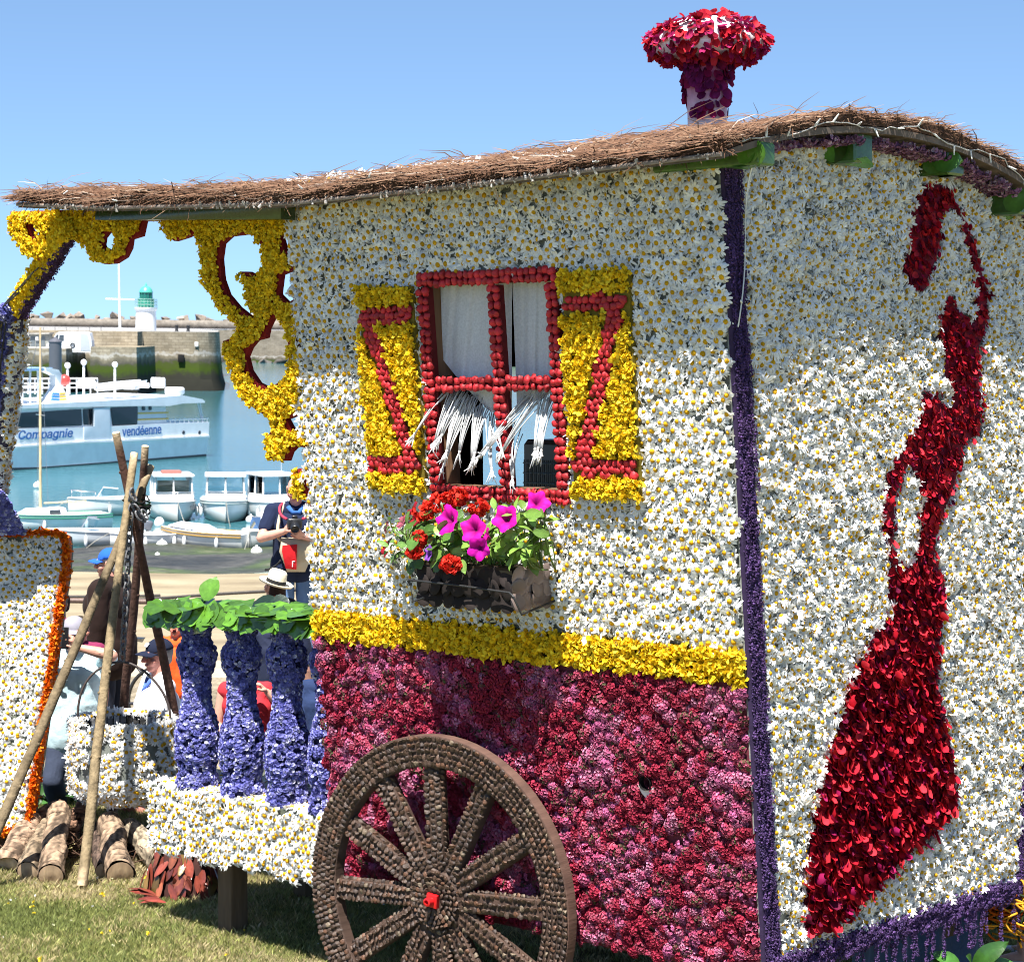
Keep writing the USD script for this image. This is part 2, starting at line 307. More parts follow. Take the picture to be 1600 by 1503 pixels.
M['pier'] = usdkit.material(stage, '/World/Looks/pier_stone', {
    'g': ('geometry', {}), 'sx': ('separate_xyz', {}), 'cx': ('combine_xyz', {}), 'ad': ('math', {'math_type': 'add'}),
    'br': ('brick_texture', {'color1': (0.24, 0.20, 0.14), 'color2': (0.31, 0.265, 0.195), 'mortar': (0.19, 0.155, 0.11), 'scale': 1.0, 'mortar_size': 0.03, 'brick_width': 0.95, 'row_height': 0.38}),
    'n1': ('noise_texture', {'scale': 0.6, 'detail': 8.0, 'roughness': 0.7}), 'rn': ('rgb_ramp', {'ramp': [(0.3, (0.5, 0.5, 0.5)), (0.7, (1.2, 1.2, 1.2))]}), 'mx': ('mix', {'mix_type': 'multiply', 'fac': 0.8}),
    'zn': ('math', {'math_type': 'multiply_add', 'value2': 2.6}), 'mr': ('map_range', {'from_min': -6.0, 'from_max': 3.0}),
    'zr': ('rgb_ramp', {'ramp': [(0.0, (0.022, 0.021, 0.018)), (0.38, (0.035, 0.034, 0.026)), (0.46, (0.05, 0.075, 0.012)), (0.54, (0.055, 0.07, 0.02)), (0.57, (0.075, 0.07, 0.055)), (0.66, (0.16, 0.14, 0.10)), (0.70, (0.9, 0.9, 0.9))]}),
    'fr': ('rgb_ramp', {'ramp': [(0.60, (0, 0, 0)), (0.72, (1, 1, 1))]}), 'mm': ('mix', {'mix_type': 'mix'}),
    'b': ('bump', {'strength': 0.3, 'distance': 0.15}), 'p': ('principled_bsdf', {'roughness': 0.95, 'specular_ior_level': 0.03})},
    [('g.position', 'sx.vector'), ('sx.x', 'ad.value1'), ('sx.y', 'ad.value2'), ('ad.value', 'cx.x'), ('sx.z', 'cx.y'), ('cx.vector', 'br.vector'), ('g.position', 'n1.vector'), ('n1.fac', 'rn.fac'),
     ('br.color', 'mx.color1'), ('rn.color', 'mx.color2'), ('n1.fac', 'zn.value1'), ('sx.z', 'zn.value3'), ('zn.value', 'mr.value'), ('mr.result', 'zr.fac'), ('mr.result', 'fr.fac'),
     ('fr.color', 'mm.fac'), ('zr.color', 'mm.color1'), ('mx.color', 'mm.color2'), ('mm.color', 'p.base_color'), ('n1.fac', 'b.height'), ('b.normal', 'p.normal')], surface='p.BSDF')

M['far_wall_stone'] = usdkit.material(stage, '/World/Looks/far_wall_stone', {
    'g': ('geometry', {}), 'sx': ('separate_xyz', {}), 'cx': ('combine_xyz', {}), 'ad': ('math', {'math_type': 'add'}),
    'br': ('brick_texture', {'color1': (0.20, 0.17, 0.13), 'color2': (0.25, 0.215, 0.17), 'mortar': (0.19, 0.155, 0.11), 'scale': 1.0, 'mortar_size': 0.03, 'brick_width': 0.95, 'row_height': 0.38}),
    'n1': ('noise_texture', {'scale': 0.6, 'detail': 8.0, 'roughness': 0.7}), 'rn': ('rgb_ramp', {'ramp': [(0.3, (0.5, 0.5, 0.5)), (0.7, (1.2, 1.2, 1.2))]}), 'mx': ('mix', {'mix_type': 'multiply', 'fac': 0.8}),
    'zn': ('math', {'math_type': 'multiply_add', 'value2': 2.6}), 'mr': ('map_range', {'from_min': -7.2, 'from_max': -1.6}),
    'zr': ('rgb_ramp', {'ramp': [(0.0, (0.022, 0.021, 0.018)), (0.38, (0.035, 0.034, 0.026)), (0.46, (0.05, 0.075, 0.012)), (0.54, (0.055, 0.07, 0.02)), (0.57, (0.075, 0.07, 0.055)), (0.66, (0.16, 0.14, 0.10)), (0.70, (0.9, 0.9, 0.9))]}),
    'fr': ('rgb_ramp', {'ramp': [(0.60, (0, 0, 0)), (0.72, (1, 1, 1))]}), 'mm': ('mix', {'mix_type': 'mix'}),
    'b': ('bump', {'strength': 0.3, 'distance': 0.15}), 'p': ('principled_bsdf', {'roughness': 0.95, 'specular_ior_level': 0.03})},
    [('g.position', 'sx.vector'), ('sx.x', 'ad.value1'), ('sx.y', 'ad.value2'), ('ad.value', 'cx.x'), ('sx.z', 'cx.y'), ('cx.vector', 'br.vector'), ('g.position', 'n1.vector'), ('n1.fac', 'rn.fac'),
     ('br.color', 'mx.color1'), ('rn.color', 'mx.color2'), ('n1.fac', 'zn.value1'), ('sx.z', 'zn.value3'), ('zn.value', 'mr.value'), ('mr.result', 'zr.fac'), ('mr.result', 'fr.fac'),
     ('fr.color', 'mm.fac'), ('zr.color', 'mm.color1'), ('mx.color', 'mm.color2'), ('mm.color', 'p.base_color'), ('n1.fac', 'b.height'), ('b.normal', 'p.normal')], surface='p.BSDF')

# ------------------------------------------------------------------ colours of flowers and things
WHITE, PETAL = (0.80, 0.80, 0.79), (0.84, 0.84, 0.82)
DAISY_EYE, YEL, YEL2 = (0.62, 0.34, 0.012), (0.84, 0.57, 0.015), (0.88, 0.68, 0.04)
GREEN, DKGREEN = (0.10, 0.22, 0.025), (0.03, 0.07, 0.02)
NET = (0.17, 0.18, 0.16)

# ------------------------------------------------------------------ flower pieces
def daisy(seed, r=0.041, n=17, droop=0.25):
    g = np.random.default_rng(seed); b = MB()
    for k in range(n):
        a = 2 * math.pi * k / n + g.normal(0, 0.1); L = r * g.uniform(0.82, 1.08); w = r * 0.145 * g.uniform(0.8, 1.15); d0 = g.normal(0.1, 0.25); tip = L * (g.normal(-droop, 0.35))
        ca, sa = math.cos(a), math.sin(a); rows = []
        for (t, ww, z) in ((0.22, 0.55, 0.002), (0.55, 1.0, 0.004 + 0.12 * L * d0), (0.86, 0.9, tip * 0.6), (1.0, 0.42, tip)):
            for s in (-1, 1): rows.append((ca * L * t - sa * w * ww * s, sa * L * t + ca * w * ww * s, z + (0.0025 if s > 0 else 0)))
        f = [(0, 1, 3), (0, 3, 2), (2, 3, 5), (2, 5, 4), (4, 5, 7), (4, 7, 6)]
        sh = g.uniform(0.88, 1.03); b.add(rows, f, A(PETAL) * sh * ((0.93, 0.88, 0.74) if g.random() < 0.04 else (1, 1, 1)))
    e = A(DAISY_EYE) * g.uniform(0.8, 1.25)
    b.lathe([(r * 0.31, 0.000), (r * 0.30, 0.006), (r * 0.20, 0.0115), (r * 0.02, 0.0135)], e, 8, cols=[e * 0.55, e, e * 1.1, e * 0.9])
    return b
DAISIES = [daisy(i, droop=d) for i, d in enumerate((0.1, 0.3, 0.5, 0.2, 0.75, -0.2))]
def tuft(seed, r, col, n=11, w=0.45, curl=0.5, col2=None):
    """A crumpled rosette of short petals."""
    g = np.random.default_rng(seed); b = MB()
    for k in range(n):
        a = g.uniform(0, 6.283); el = g.uniform(0.15, 1.3); L = r * g.uniform(0.7, 1.1); ww = r * w * g.uniform(0.7, 1.2)
        d = A([math.cos(a) * math.cos(el), math.sin(a) * math.cos(el), math.sin(el)]); s = np.cross(d, g.normal(0, 1, 3)); s /= np.linalg.norm(s); u = np.cross(s, d)
        p0 = d * L * 0.15; p1 = d * L * 0.65 + u * L * 0.12; p2 = d * L + u * L * curl * g.normal(0, 0.6)
        c = A(col if col2 is None or g.random() < 0.6 else col2) * g.uniform(0.78, 1.15)
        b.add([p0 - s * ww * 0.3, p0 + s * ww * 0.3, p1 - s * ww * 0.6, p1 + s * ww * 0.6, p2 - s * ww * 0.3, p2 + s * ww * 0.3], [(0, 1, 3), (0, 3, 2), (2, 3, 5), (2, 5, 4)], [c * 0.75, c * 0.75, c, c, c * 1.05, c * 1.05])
    return b
YELLOWS = [tuft(40 + i, 0.030, YEL, 12, 0.6, 0.6, YEL2) for i in range(5)]
def cluster(seed, R, col, n=46, fr=0.008, col2=None, dome=0.75):
    """A head of tiny four-petalled florets over a dome."""
    g = np.random.default_rng(seed); b = MB()
    for k in range(n):
        z = g.uniform(0.05, 1) ** 0.6; a = g.uniform(0, 6.283); q = math.sqrt(max(0, 1 - z * z)); d = A([q * math.cos(a), q * math.sin(a), z]); p = d * A([R, R, R * dome]) * g.uniform(0.78, 1.08)
        x = np.cross(d, g.normal(0, 1, 3)); x /= np.linalg.norm(x); y = np.cross(d, x); r = fr * g.uniform(0.7, 1.3)
        c = A(col if col2 is None or g.random() < 0.72 else col2) * g.uniform(0.7, 1.25)
        v = [p - d * r * 0.6] + [p + x * r * cx + y * r * cy + d * r * 0.35 for cx, cy in ((1, 0.25), (0.3, 1), (-0.8, 0.7), (-0.9, -0.45), (0.1, -1), (0.85, -0.6))]
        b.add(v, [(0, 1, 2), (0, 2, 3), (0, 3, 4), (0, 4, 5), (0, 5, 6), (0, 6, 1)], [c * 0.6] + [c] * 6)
    return b
PINKS = [cluster(60, 0.034, (0.42, 0.050, 0.100), 84, 0.0052, (0.52, 0.12, 0.18)), cluster(61, 0.031, (0.33, 0.022, 0.052), 84, 0.0052), cluster(62, 0.035, (0.49, 0.080, 0.18), 84, 0.0052, (0.58, 0.18, 0.30)),
         cluster(63, 0.034, (0.53, 0.115, 0.235), 84, 0.0052, (0.60, 0.25, 0.37)), cluster(64, 0.029, (0.32, 0.06, 0.10), 70, 0.0052, (0.11, 0.12, 0.05)), cluster(65, 0.028, (0.53, 0.13, 0.28), 70, 0.0052)]
BLUES = [cluster(70 + i, 0.017, c, 20, 0.0065, col2=c2, dome=0.9) for i, (c, c2) in enumerate((((0.21, 0.21, 0.54), (0.30, 0.31, 0.64)), ((0.15, 0.15, 0.45), (0.22, 0.22, 0.55)), ((0.25, 0.25, 0.60), (0.66, 0.65, 0.78))))]
def spike(seed, col, L=0.07, r=0.0095, n=36):
    g = np.random.default_rng(seed); b = MB()
    for k in range(n):
        y = g.uniform(-0.5, 0.5) * L; a = g.uniform(-0.4, 3.54); rr = r * g.uniform(0.75, 1.2); p = A([rr * math.cos(a), y, rr * math.sin(a)]); s = 0.0046 * g.uniform(0.7, 1.3); c = A(col) * g.uniform(0.55, 1.6)
        d = p * A([1, 0, 1]) / rr
        b.add([p + d * s, p + A([0, s, 0]), p + A([0, -s, 0]), p + np.cross(d, [0, 1, 0]) * s, p - np.cross(d, [0, 1, 0]) * s], [(0, 1, 3), (0, 3, 2), (0, 2, 4), (0, 4, 1)], c)
    return b
PURPLES = [spike(80 + i, c) for i, c in enumerate(((0.075, 0.038, 0.125), (0.10, 0.05, 0.16), (0.055, 0.03, 0.10)))]
def big_petal(seed, L=0.062, W=0.05, col=(0.42, 0.012, 0.03)):
    """One cupped petal, root at the origin, hanging along -y, outside towards +z."""
    g = np.random.default_rng(seed); nu, nv = 5, 4; b = MB(); v, c = [], []
    lift, cup = g.uniform(0.15, 0.6), g.uniform(0.3, 1.0)
    for i in range(nu):
        t = i / (nu - 1); w = W * 0.5 * math.sin(math.pi * (0.12 + 0.72 * t)) ** 0.7
        for j in range(nv):
            s = j / (nv - 1) * 2 - 1; v.append((s * w, -L * t + 0.15 * w * abs(s), lift * L * t * t + cup * w * (s * s) * 0.6 + g.normal(0, 0.0012)))
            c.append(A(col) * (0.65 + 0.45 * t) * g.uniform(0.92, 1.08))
    f = [(i * nv + j, (i + 1) * nv + j, (i + 1) * nv + j + 1, i * nv + j + 1) for i in range(nu - 1) for j in range(nv - 1)]
    return b.add(v, f, c)
REDS = [big_petal(90, col=(0.48, 0.012, 0.026)), big_petal(91, col=(0.36, 0.009, 0.024)), big_petal(92, 0.055, 0.042, (0.23, 0.006, 0.024)), big_petal(93, 0.05, 0.04, (0.32, 0.012, 0.085)), big_petal(94, 0.068, 0.052, (0.60, 0.03, 0.045)), big_petal(95, 0.05, 0.045, (0.12, 0.005, 0.03))]
def red_bead(seed):
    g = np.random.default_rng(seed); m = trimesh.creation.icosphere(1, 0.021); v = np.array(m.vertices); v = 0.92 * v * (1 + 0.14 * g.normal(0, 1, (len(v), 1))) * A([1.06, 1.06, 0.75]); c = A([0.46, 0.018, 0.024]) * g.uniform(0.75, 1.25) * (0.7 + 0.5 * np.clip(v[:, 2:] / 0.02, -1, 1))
    return MB().add(v, m.faces, c)
BEADS = [red_bead(100 + i) for i in range(5)]
def leaf_piece(seed, L, W, col, fold=0.25, bend=0.3, lobes=0.0):
    g = np.random.default_rng(seed); n = 7; v, c = [], []
    for i in range(n):
        t = i / (n - 1); w = W * 0.5 * math.sin(math.pi * min(1, t * 0.93 + 0.07)) ** 0.8 * (1 + lobes * math.sin(t * 15 + seed)); z = -bend * L * t * t
        for s in (-1, 0, 1): v.append((s * w, L * t, z + (abs(s) * fold * w) + g.normal(0, 0.004 * L))); c.append(A(col) * (1.25 if s == 0 else 1.0) * g.uniform(0.9, 1.1))
    f = [(i * 3 + j, i * 3 + j + 1, i * 3 + 4 + j, i * 3 + 3 + j) for i in range(n - 1) for j in range(2)]
    return MB().add(v, f, c)

# ------------------------------------------------------------------ ground, quay, beach, water
def lawn_h(x, y):
    x, y = np.asarray(x, float), np.asarray(y, float)
    dip = -0.2 * np.exp(-(((x + 0.36) / 0.9) ** 2 + ((y - 11.35) / 0.75) ** 2))
    return dip + 0.02 * np.sin(x * 1.9 + y * 0.7) + 0.012 * np.sin(y * 2.3 - x)
def sheet(xs, ys, fz, col):
    X, Y = np.meshgrid(xs, ys); Z = fz(X, Y); n = len(xs); v = np.stack([X, Y, Z], -1).reshape(-1, 3)
    i, j = np.meshgrid(np.arange(len(ys) - 1), np.arange(n - 1), indexing='ij'); k = (i * n + j).ravel()
    return MB().add(v, np.stack([k, k + 1, k + n + 1, k + n], 1), col)
ZW = -6.0
struct('lawn', sheet(np.r_[-60, -20, -10, np.linspace(-6, 8, 57), 14, 25, 60], np.r_[-30, -5, 3, np.linspace(6, 16.9, 44), 17.15, 17.2], lambda x, y: np.where(y > 17.1, -0.3, lawn_h(x, y) * (y < 17.05)), GREEN), 'grass_ground', True)
struct('quay', sheet(np.r_[-80, -20, 0, 20, 80], np.r_[17.0, 19, 21, 23.5, 24.0], lambda x, y: np.where(y > 23.8, -1.0, -0.25) + 0 * x, (0.4, 0.35, 0.25)), 'paving', True)
def beach(x, y): return np.interp(y, [23.9, 30, 60, 82, 97, 135], [-0.9, -1.6, -4.1, -5.35, -6.12, -9.0]) + (0.12 * np.sin(x * 0.23 + y * 0.11) + 0.07 * np.sin(x * 0.71)) * np.clip((y - 55) / 20, 0, 1)
struct('slipway', sheet(np.linspace(-90, 90, 37), np.r_[23.9, 30, 40, 50, 60, 70, 77], lambda x, y: beach(x, y), (0.4, 0.35, 0.25)), 'paving', True)
def shore(x, y): return beach(x, y) + 0.10 * meshkit.fbm(np.stack([x * 0.35, y * 0.25, x * 0], -1), 4) * np.clip((y - 76) / 3, 0, 1)
struct('mud_shore', sheet(np.linspace(-90, 90, 181), np.r_[76.9, np.linspace(77.5, 112, 60), 140], lambda x, y: shore(x, y) - 0.05, (0.1, 0.1, 0.08)), 'mud', True)
struct('harbour_water', sheet(np.r_[-9000, -1500, -300, 0, 300, 1500, 9000], np.r_[88, 130, 300, 520], lambda x, y: 0 * x + ZW, (0.05, 0.2, 0.25)), 'water', False)
struct('open_sea', sheet(np.r_[-15000, -1500, 0, 1500, 15000], np.r_[519, 1000, 14000], lambda x, y: 0 * x + ZW - 0.02, (0.03, 0.1, 0.2)), 'water', False)

# grass: tufts of blades near the caravan (nobody could count them)
def grass_tuft(seed, col):
    g = np.random.default_rng(seed); b = MB()
    for k in range(13):
        p = g.normal(0, 0.02, 2); a = g.uniform(0, 6.283); h = g.uniform(0.02, 0.05); ln = g.uniform(0.2, 0.9) * h; w = 0.0022
        d = A([math.cos(a), math.sin(a), 0]); s = A([-d[1], d[0], 0]) * w; q = A([p[0], p[1], -0.004]); c = A(col) * g.uniform(0.6, 1.4)
        b.add([q - s, q + s, q + d * ln * 0.4 + [0, 0, h * 0.65], q + d * ln + [0, 0, h]], [(0, 1, 2), (0, 2, 3)], c)
    return b
GT = [grass_tuft(1, (0.26, 0.27, 0.085)), grass_tuft(2, (0.33, 0.31, 0.125)), grass_tuft(3, (0.43, 0.36, 0.18)), grass_tuft(4, (0.19, 0.22, 0.065)), grass_tuft(5, (0.42, 0.34, 0.19))]
P = np.vstack([fill(sbox(-3.6, 12.0, -0.2, 17.05), 0.032), fill(sbox(-0.2, 9.6, 4.5, 17.05), 0.055), fill(sbox(-6, 8.0, -3.6, 17.05), 0.07), fill(sbox(-3.6, 8.0, -0.2, 12.0), 0.06)])
dens = meshkit.fbm(np.c_[P * 0.9, P[:, :1] * 0], 4)
dry = dens + 0.12 * rng.normal(0, 1, len(P))
gi = np.where(dry < 0.40, 3, np.where(dry < 0.50, 0, np.where(dry < 0.57, 1, np.where(dry < 0.64, 2, 4))))
keep = rng.random(len(P)) < np.where(dry > 0.66, 0.4, 1.0); P, gi = P[keep], gi[keep]
scatter('/World', 'grass', GT, 'leaf', np.c_[P, lawn_h(P[:, 0], P[:, 1])], frames(np.tile([0, 0, 1.], (len(P), 1)), 0.12), rng.uniform(0.7, 1.25, len(P)), gi, ('short dry lawn grass around the caravan and logs', 'grass'))
fp = np.c_[rng.uniform(-3.2, -0.7, 90), rng.uniform(12.3, 15.3, 90)]
scatter('/World', 'fallen_petals', [tuft(7, 0.016, YEL2, 5, 0.7), tuft(8, 0.012, WHITE, 4, 0.7), tuft(9, 0.012, (0.5, 0.5, 0.3), 4, 0.7)], 'petal', np.c_[fp, lawn_h(fp[:, 0], fp[:, 1]) + 0.035], frames(np.tile([0, 0, 1.], (90, 1)), 0.5), rng.uniform(0.6, 1.5, 90), None, ('fallen yellow and white petals scattered on the lawn', 'petals'))
# ================================================================== THE CARAVAN (built in its own frame)
WX = T4(WM, WT)
van = thing('gypsy_caravan', 'carnival float built as a daisy covered gypsy caravan with thatched roof and wheel', 'parade float', WX)
NS = A([0, -1, -LA]) / math.hypot(1, LA)
def S3(x, z, off=0.0): x, z = np.broadcast_arrays(np.asarray(x, float), np.asarray(z, float)); return np.stack([x, -LA * z - off, z], -1)       # on the long side
def sfn(off=0.0, sgn=1): return lambda v: np.stack([v[:, 0], -LA * v[:, 1] - off + sgn * v[:, 2], v[:, 1]], 1)
def efn(off=0.0): return lambda v: np.stack([off - v[:, 2], v[:, 0], v[:, 1]], 1)
# --- roof shape
RX0, RX1, RYC, RYH = -4.82, 0.24, 0.72, 1.36
RYF = 2.94
def roof_edge(x): return np.interp(x, [-4.82, -4.0, -2.5, -1.2, 0.24], [3.80, 3.735, 3.675, 3.695, 3.735])
def roof_rise(x): return np.interp(x, [-4.82, -3.8, -2.7, -1.2, 0.24], [0.05, 0.09, 0.145, 0.19, 0.205])
def roof_z(x, y): return roof_edge(x) + roof_rise(x) * (1 - ((y - RYC) / RYH) ** 2)
def ztop(y): return roof_z(0.0, y) - 0.035
WIN = sbox(-1.87, 2.22, -1.005, 3.27)
SIDE = sbox(-WL, 1.5406, -0.012, 3.80).difference(WIN)
ZB1, ZB0 = 1.5406, 1.383
fr = frames
def cover_side(parent, name, poly, protos, m, step, tilt, sc=(0.85, 1.15), off=0.012, idxf=None, jit=0.25, individual=0, spin=None, up=None, pname=None, noff=0.0):
    p = fill(poly, step, jit); k = len(p); pos = S3(p[:, 0], p[:, 1], off) + NS * (noff * rng.random((k, 1)))
    R = frames(np.tile(NS, (k, 1)), tilt, spin, up); s = rng.uniform(*sc, k); idx = idxf(p) if idxf else rng.integers(0, len(protos), k)
    if individual:
        o = np.argsort(-p[:, 0]); a = o[:individual]; o = o[individual:]
        pieces(parent, pname, protos, m, pos[a], R[a], s[a], idx[a]); pos, R, s, idx = pos[o], R[o], s[o], idx[o]
    return scatter(parent, name, protos, m, pos, R, s, idx)
# --- long side wall
sw = part(van, 'side_wall', MB().prism(SIDE, 0.06, NET, sfn(0, 1)), 'matte')
SH_L, SH_R = sbox(-2.315, 2.205, -1.928, 3.24), sbox(-0.931, 2.215, -0.525, 3.27)
DA = SIDE.difference(WIN.buffer(0.04, join_style=2)).difference(unary_union([SH_L, SH_R]).buffer(-0.03))
def didx(p): return rng.choice(6, len(p), p=[0.3, 0.22, 0.14, 0.2, 0.09, 0.05])
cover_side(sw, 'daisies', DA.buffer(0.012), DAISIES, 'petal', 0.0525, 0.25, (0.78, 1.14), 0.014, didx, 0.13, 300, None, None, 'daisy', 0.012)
yb = part(van, 'yellow_band', MB().prism(sbox(-WL, ZB0, -0.012, ZB1 - 0.001), 0.06, (0.12, 0.09, 0.01), sfn(0.004, 1)), 'matte')
cover_side(yb, 'yellow_petals', sbox(-WL - 0.01, ZB0 + 0.005, -0.0, ZB1 - 0.004), YELLOWS, 'petal', 0.027, 0.45, (0.8, 1.3), 0.012, noff=0.015)
pk = part(van, 'pink_panel', MB().prism(sbox(-WL, 0.0, -0.012, ZB0 - 0.001).difference(Point(sidepx(1015, 1222)).buffer(0.032)), 0.06, (0.15, 0.03, 0.045), sfn(0, 1)), 'matte')
def pink_idx(p):
    n = meshkit.fbm(np.c_[p * 4.5, p[:, :1] * 0], 3, 5) + 0.12 * rng.normal(0, 1, len(p)) + 0.16 * (p[:, 1] / 1.38 - 0.62)
    i = np.where(n < 0.44, 1, np.where(n < 0.50, 0, np.where(n < 0.58, rng.choice([0, 2, 4], len(n)), np.where(n < 0.66, rng.choice([2, 3, 5], len(n)), rng.choice([3, 5], len(n))))))
    return np.where(rng.random(len(n)) < 0.10, 4, i)
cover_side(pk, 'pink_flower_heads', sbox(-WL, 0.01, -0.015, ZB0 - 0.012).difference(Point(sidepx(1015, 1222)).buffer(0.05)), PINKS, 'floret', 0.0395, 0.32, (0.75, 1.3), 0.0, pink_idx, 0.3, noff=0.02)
q = sidepx(1015, 1222); hb = MB(); hb.add(S3(q[0] + A([-0.05, -0.03, 0.0, 0.035, 0.055, 0.03, 0.0, -0.03]), q[1] + A([-0.01, -0.05, -0.075, -0.06, -0.005, -0.03, -0.036, -0.03]), 0.030), [(0, 1, 7), (1, 2, 6), (1, 6, 7), (2, 3, 5), (2, 5, 6), (3, 4, 5)], (0.75, 0.66, 0.64)); hb.lathe([(0.034, -0.03), (0.036, 0.02), (0.036, 0.2), (0.0, 0.2)], (0.008, 0.007, 0.007), 20, T4(Rot.from_rotvec([-math.pi / 2, 0, 0]).as_matrix(), S3(*q, 0.012))); part(pk, 'pipe_hole', hb, 'matte')
# --- end wall
yy = np.linspace(-0.34, WW + 0.34, 30)
def eline(s, z): return (-LA * z if s < 0 else WW + LA * z)
EPOLY = Polygon([(eline(-1, 0.02), 0.02)] + [(-LA * 3.81, 3.81)] + [(y, float(ztop(y))) for y in np.linspace(-LA * 3.83 + 0.01, WW + LA * 3.4 - 0.01, 24)] + [(eline(1, 0.02), 0.02)])
ew = part(van, 'end_wall', MB().prism(EPOLY, 0.06, (0.26, 0.27, 0.24), efn(0)), 'matte')
def ep(pts): return Polygon([endpx(*p) for p in pts]).buffer(0)
LADY = ep([(1455, 288), (1442, 292), (1424, 318), (1416, 356), (1411, 404), (1409, 429), (1418, 448), (1432, 461), (1444, 449), (1449, 429), (1460, 400), (1466, 371), (1462, 345), (1473, 330), (1484, 324), (1497, 338), (1499, 363), (1510, 393), (1513, 415), (1521, 448), (1521, 484), (1520, 506),
           (1517, 506), (1506, 495), (1493, 484), (1484, 468), (1470, 470), (1464, 484), (1462, 543), (1470, 561), (1477, 590), (1486, 616), (1477, 640), (1466, 627), (1460, 618), (1438, 616), (1431, 645), (1422, 671), (1407, 693), (1393, 722), (1382, 752), (1376, 781), (1378, 825), (1380, 865), (1383, 905), (1386, 925), (1396, 945),
           (1373, 975), (1350, 1016), (1325, 1061), (1315, 1101), (1295, 1166), (1275, 1241), (1265, 1301), (1260, 1371), (1250, 1446), (1265, 1453), (1315, 1436), (1371, 1381), (1401, 1346), (1456, 1301), (1491, 1246), (1486, 1191), (1476, 1141), (1461, 1071), (1461, 1031), (1471, 950), (1468, 900), (1456, 875), (1458, 840), (1468, 805), (1486, 765),
           (1484, 770), (1495, 726), (1503, 691), (1525, 678), (1528, 653), (1526, 601), (1526, 540), (1533, 524), (1538, 499), (1539, 459), (1530, 426), (1521, 385), (1506, 356), (1497, 329), (1488, 316), (1479, 292)])
LADY = LADY.difference(ep([(1418, 722), (1407, 740), (1394, 780), (1390, 850), (1396, 893), (1412, 890), (1428, 870), (1431, 825), (1436, 780), (1431, 745)]))
def cover_end(parent, name, poly, protos, m, step, tilt, sc, off, idxf=None, jit=0.25, spin=None, up=None, noff=0.0, individual=0, pname=None, nrm=(1, 0, 0), scf=None):
    p = fill(poly, step, jit); k = len(p); pos = np.c_[off + noff * rng.random(k), p]
    n = A(nrm, float) / np.linalg.norm(nrm); R = frames(np.tile(n, (k, 1)), tilt, spin, up); s = rng.uniform(*sc, k) * (scf(p) if scf else 1); idx = idxf(p) if idxf else rng.integers(0, len(protos), k)
    if individual:
        o = np.argsort(p[:, 1] + 0.15 * p[:, 0] + rng.normal(0, 0.25, k)); a = o[:individual]; o = o[individual:]
        pieces(parent, pname, protos, m, pos[a], R[a], s[a], idx[a]); pos, R, s, idx = pos[o], R[o], s[o], idx[o]
    return scatter(parent, name, protos, m, pos, R, s, idx)
ZT0 = 0.10
WHT = EPOLY.intersection(Polygon([(eline(-1, ZT0) + 0.115, ZT0), (-LA * 3.9 + 0.11, 3.9), (WW + LA * 3.9 + 1, 3.9), (eline(1, ZT0) - 0.05, ZT0), ])).intersection(Polygon([(-2, ZT0), (WW + LA * ZT0 - 0.045, ZT0), (WW + LA * 4 - 0.045, 4), (-2, 4.2)]))
cover_end(ew, 'daisies', WHT.difference(LADY.buffer(0.012)), DAISIES, 'petal', 0.0375, 0.52, (0.72, 0.98), 0.010, lambda p: rng.choice(6, len(p), p=[0.15, 0.2, 0.2, 0.1, 0.25, 0.1]), 0.3, None, None, 0.022, nrm=(1, -0.22, -0.02))
lp = part(van, 'dancer_figure', MB().prism(LADY, 0.012, (0.16, 0.010, 0.03), lambda v: np.stack([0.003 + v[:, 2], v[:, 0], v[:, 1]], 1)), 'matte', label='dark red figure of a slender woman with raised arm')
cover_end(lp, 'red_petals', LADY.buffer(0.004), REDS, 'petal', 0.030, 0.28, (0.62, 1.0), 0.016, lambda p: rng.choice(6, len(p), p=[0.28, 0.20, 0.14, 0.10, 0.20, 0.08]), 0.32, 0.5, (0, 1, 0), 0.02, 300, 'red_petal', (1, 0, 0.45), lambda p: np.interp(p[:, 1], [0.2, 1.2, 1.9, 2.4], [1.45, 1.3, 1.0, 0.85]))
# --- purple edging of the end wall
def strip_cover(parent, name, pts, nrm, upv, sc=(0.8, 1.25)):
    k = len(pts); y = A(upv, float) / np.linalg.norm(upv); z = A(nrm, float); z = z - y * (z @ y); z /= np.linalg.norm(z); x = np.cross(y, z)
    R = np.tile(np.stack([x, y, z], 1), (k, 1, 1)); R = R @ Rot.from_euler('zyx', np.c_[rng.normal(0, 0.12, k), rng.normal(0, 0.5, k), rng.normal(0, 0.1, k)]).as_matrix()
    scatter(parent, name, PURPLES, 'floret', pts, R, rng.uniform(*sc, k))
PURP = (0.03, 0.018, 0.05)
e1 = part(van, 'corner_edging', MB().prism(Polygon([(eline(-1, 0.02) - 0.01, 0.0), (eline(-1, 3.8) - 0.01, 3.8), (eline(-1, 3.8) + 0.105, 3.8), (eline(-1, 0.02) + 0.11, 0.0)]), 0.02, PURP, lambda v: np.stack([0.004 + v[:, 2], v[:, 0], v[:, 1]], 1)), 'matte')
g = []
for c in range(5):
    zz = np.arange(-0.02, 3.8, 0.04); zz = zz + rng.normal(0, 0.008, len(zz)); g.append(np.c_[np.full(len(zz), 0.028) + rng.normal(0, 0.006, len(zz)), -LA * zz + 0.006 + c * 0.0215 + rng.normal(0, 0.0022, len(zz)) + 0.004 * np.sin(zz * 5 + c * 2), zz])
strip_cover(e1, 'purple_flower_strands', np.vstack(g), (1, 0, 0), (0, -LA, 1))
